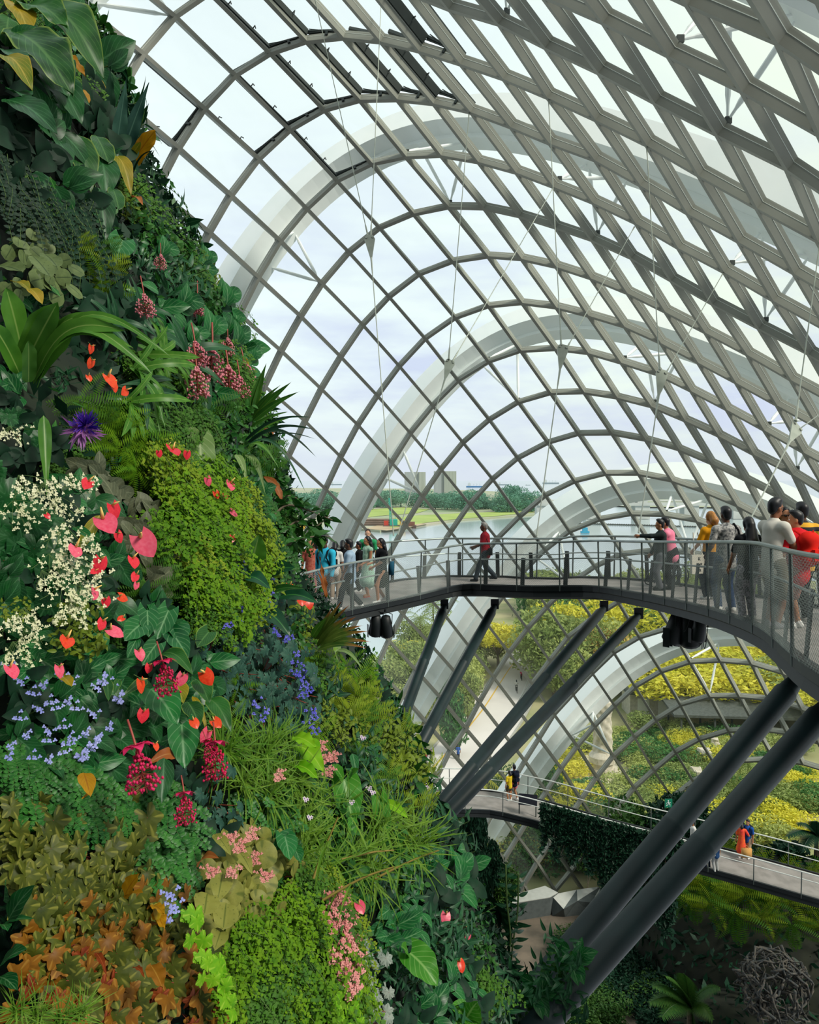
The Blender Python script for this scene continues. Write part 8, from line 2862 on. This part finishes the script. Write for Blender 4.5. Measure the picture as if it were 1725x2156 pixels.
for k in range(36):
    p = seg[k * 3 + 4] - o0 + np.array([0, -.2, 1.0])
    mb.tube([p, p + [U(-.2, .2), -.05, -1.2], p + [U(-.3, .3), 0, -2.0 - (1.2 if k > 12 else 0)]], .012, 4)
mb.build('stems', m_bark, r)
# sign panel and exit sign
p = drop_path([(1112, 1684, 14.95)])[0]
r = thing('sign_panel', 'dark blank sign panel on two posts at the railing just left of the ivy', 'sign', tuple(p))
mb = MB()
M_ = np.array(Matrix.Rotation(-.25, 4, 'Z') @ Matrix.Rotation(-.5, 4, 'X'))
mb.box((0, 0, 0), (.86, .05, .5), M=M_)
mb.build('board', paint('sign_navy', '12141f', '181a26', rough=.4), r)
for x in (-.38, .38):
    mb = MB()
    mb.tube([(x, .1 - x * .2, -.15), (x, .1 - x * .2, -1.1)], .03, 6)
    mb.build('post', m_post, r)
p = at(1408, 1691, 37.8)
r = thing('exit_sign', 'small green exit sign with a white running figure on the far railing', 'sign', tuple(p))
mb = MB()
mb.box((0, 0, 0), (.36, .04, .42))
mb.build('board', paint('exit_green', '0f7a5c', '138465', rough=.4), r)
mb = MB()
mb.ball((-.02, -.025, .12), (.035, .01, .035), 8, 6)
mb.tube([(-.02, -.025, .07), (.0, -.025, -.02)], .022, 6)
for a, b, d in (((0, 0), (.07, -.04), (.06, -.13)), ((0, 0), (-.06, -.07), (-.12, -.1)), ((-.02, .06), (.06, .03), (.1, .07)), ((-.02, .06), (-.09, .04), (-.1, -.02))):
    mb.tube([(q[0], -.025, q[1] - .02) for q in (a, b, d)], .014, 5)
mb.build('pictogram', m_white, r)

# planted mounds and trees inside
def mound(px, py, Y, rx, ry, h, lab, dens, z0=0.0):
    c = at(px, py, Y)
    c[2] = z0
    mb = MB()
    nu, nv = 30, 12
    V = []
    for i in range(nv + 1):
        t = i / nv
        for j in range(nu):
            a = 2 * math.pi * j / nu
            k = (1 - t ** 3.2) * (1 + .08 * math.sin(3 * a) + .05 * math.sin(7 * a + 5 * t))
            V.append((rx * k * math.cos(a), ry * k * math.sin(a), h * t))
    mb.add(V, [(i * nu + j, i * nu + (j + 1) % nu, (i + 1) * nu + (j + 1) % nu, (i + 1) * nu + j) for i in range(nv) for j in range(nu)])
    r = thing('planted_mound', lab, 'mound', tuple(c))
    mb.build('soil', m_bed, r, smooth=True)
    P, N_ = [], []
    for q in range(dens):
        v = V[rnd.randrange(len(V))]
        P.append(np.array(v) + [U(-.7, .7), U(-.7, .7), U(-.5, .5)])
        N_.append([v[0] / rx, v[1] / ry, .4])
    mb = MB()
    cards(mb, np.array(P), .34, N=np.array(N_))
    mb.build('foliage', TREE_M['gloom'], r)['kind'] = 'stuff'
    return c, V, r


c, V, r = mound(1660, 1900, 47, 8.5, 6, 8.2, 'tall dark planted mound under the right end of the lower walkway', 4200)
c2, V2, r2 = mound(1640, 2100, 41.5, 5.5, 3.5, 3.0, 'low dark planted bank in front of the tall mound', 1200)
k = 0
for j in range(30):
    a = 2 * math.pi * j / 30
    if math.sin(a) > .35:
        continue
    for rr in (.45, .7, .86):
        p = c + np.array([8.5 * rr * math.cos(a), 6 * rr * math.sin(a), 8.0 - 2.2 * rr ** 3])
        toc = unit(np.array([0, 0, EYE]) - p)
        up = unit(np.array([0, 0, 1.]) - toc * toc[2])
        q = thing('mound_fern', 'yellow green fern hanging over the top of the tall dark mound', 'fern', M=frame(p, np.cross(up, toc), up, toc, U(2.0, 3.0)), group='ferns on the tall mound')
        for nm, me in PROTO['fern' if k % 2 else 'ferny'][k % 2]:
            link(nm, me, q)
        k += 1
# tangled driftwood sculpture
p0 = at(1628, 2075, 38.6)
r = thing('driftwood_sculpture', 'big tangled ball of grey driftwood roots on the dark bank at lower right', 'sculpture', tuple(p0))
m_drift = paint('driftwood', '33393c', '565047', scale=6, rough=.85)
for k in range(90):
    a, b = U(0, 6.28), U(-1.2, 1.4)
    d = np.array([math.cos(a) * math.cos(b), math.sin(a) * math.cos(b), math.sin(b)])
    t = unit(np.cross(d, [U(-1, 1), U(-1, 1), U(-1, 1)]))
    R = U(1.3, 1.75)
    pts = []
    for s in np.linspace(-.8, .8, 9):
        e = unit(d * math.cos(s) + t * math.sin(s))
        pts.append(e * R * (1 + .1 * math.sin(5 * s + k)) * np.array([1.05, 1, .95]) + np.array([0, 0, .0]) + npr.normal(size=3) * .12)
    if k % 6 == 0:
        pts.append(pts[-1] * 1.22 + [0, 0, .1])
    mb = MB()
    mb.tube(pts, np.linspace(.07, .025, len(pts)), 6)
    mb.build('branch', m_drift, r, True)


def shade_tree(px, py, h, w, kind, mat, lab, grp=None):
    return tree(ground(px, py), h, w, kind, mat, lab, grp)


# leaning tree with a bare trunk
b = ground(1418, 2000)
r = thing('leaning_tree', 'dark tree with a bare forked leaning trunk on the pale floor patch', 'tree', tuple(b))
mb = MB()
mb.tube([(0, 0, 0), (-.3, 0, 1.2), (.6, 0, 2.6), (1.0, .3, 4.2), (.4, .4, 6)], [.35, .3, .26, .18, .08], 9)
mb.tube([(-.3, 0, 1.2), (-1.2, .2, 2.2), (-1.8, .3, 3.6)], [.2, .14, .06], 7)
mb.tube([(1.0, .3, 4.2), (2.0, .2, 5.2), (2.6, .2, 6)], [.13, .1, .05], 7)
mb.build('trunk', m_bark, r, True)
for q, s in (((.4, .5, 5.0), 3.6), ((2.4, .3, 5.4), 2.6), ((-1.8, .3, 3.4), 2.0)):
    link('crown', crown('round', 'gloom'), r, frame(q, (1, 0, 0), (0, 1, 0), (0, 0, 1), s) @ np.diag([1, 1, .7, 1]) if 0 else frame(np.array(q) - [0, 0, s * .3], (s, 0, 0), (0, s, 0), (0, 0, s * .7)))
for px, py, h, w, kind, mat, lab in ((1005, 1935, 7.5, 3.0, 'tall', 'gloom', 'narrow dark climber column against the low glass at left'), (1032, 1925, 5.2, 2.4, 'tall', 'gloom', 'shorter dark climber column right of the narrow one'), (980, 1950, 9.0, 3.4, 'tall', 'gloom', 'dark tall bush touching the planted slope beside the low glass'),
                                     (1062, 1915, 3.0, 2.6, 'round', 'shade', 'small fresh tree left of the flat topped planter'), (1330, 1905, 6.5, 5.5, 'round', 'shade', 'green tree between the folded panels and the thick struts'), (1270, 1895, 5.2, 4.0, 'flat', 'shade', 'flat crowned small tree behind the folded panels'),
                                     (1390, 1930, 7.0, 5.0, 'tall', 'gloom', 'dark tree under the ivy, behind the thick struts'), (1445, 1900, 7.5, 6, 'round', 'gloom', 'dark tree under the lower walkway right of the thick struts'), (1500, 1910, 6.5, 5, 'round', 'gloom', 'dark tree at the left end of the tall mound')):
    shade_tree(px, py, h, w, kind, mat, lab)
for grp, lab, Pz, d, mt in (('low dark hedge by the glass', 'low dark shrub along the foot of the glass at left', [(975, 1900), (1080, 1900), (1075, 1935), (1000, 1965), (975, 1960)], 26, ['gloom']),
                            ('dark shrubs by the strut feet', 'dark shrub in the bed beyond the strut feet', [(1230, 1960), (1370, 1950), (1400, 2050), (1350, 2090), (1230, 2120), (1220, 2040)], 38, ['gloom', 'gloom', 'shade']),
                            ('shrubs at the bottom right', 'dark green shrub along the bottom edge at lower right', [(1340, 2070), (1560, 2040), (1560, 2170), (1350, 2170)], 48, ['gloom', 'gloom', 'shade']),
                            ('shrubs beside the bright path', 'yellow green shrub left of the small pale path at the bottom', [(1190, 2090), (1280, 2090), (1270, 2165), (1180, 2165)], 34, ['shade'])):
    for (x, y) in scatter(Pz, d, .4, d * .7):
        h = U(1.2, 2.4)
        tree(ground(x, y), h, h * 1.5, 'bush', rnd.choice(mt), lab, grp, 'shrub')


def treefern(px, py, Y, L, lab, mat, tips):
    c = at(px, py, Y)
    r = thing('tree_fern', lab, 'fern', tuple(c), group=None)
    mb = MB()
    mb.tube([(0, 0, -min(1.8, max(.5, c[2]))), (0, 0, 0)], [.16, .12], 8)
    mb.build('trunk', m_bark, r)
    for (tx, ty) in tips:
        T = at(tx, ty, Y - U(0, 1.2)) - c
        mb = MB()
        mid = T * .5 + np.array([0, 0, L * .3])
        t = np.linspace(0, 1, 15)[:, None]
        P = 2 * t * (1 - t) * mid + t * t * T
        mb.tube(P, .02, 4)
        sd_ = unit(np.cross(P[-1] - P[0], [0, 0, 1]))
        for i in range(1, 15):
            w = L * .3 * math.sin(math.pi * (i / 15 * .8 + .15))
            for s in (-1, 1):
                for f in (0, .5):
                    p = P[i] * (1 - f) + P[i - 1] * f
                    e = p + sd_ * s * w + (P[i] - P[i - 1]) * .7 - np.array([0, 0, w * .3])
                    dd = (P[i] - P[i - 1]) * .3
                    mb.add([p - dd, (p + e) / 2 - dd * .8, e, (p + e) / 2 + dd * .8, p + dd], [(0, 1, 2, 3), (0, 3, 4)])
        mb.build('frond', mat, r)
    return r


treefern(1452, 2118, 41, 2.6, 'fresh green tree fern at the bottom, widest fronds in the dark bed', TREE_M['shade'], [(1375, 2075), (1402, 2055), (1440, 2050), (1515, 2080), (1500, 2145), (1395, 2140), (1370, 2110), (1460, 2170)])
treefern(1720, 1760, 47.5, 2.4, 'dark tree fern at the right edge above the lower walkway', TREE_M['gloom'], [(1660, 1760), (1680, 1735), (1720, 1730), (1765, 1745), (1690, 1790), (1740, 1800)])
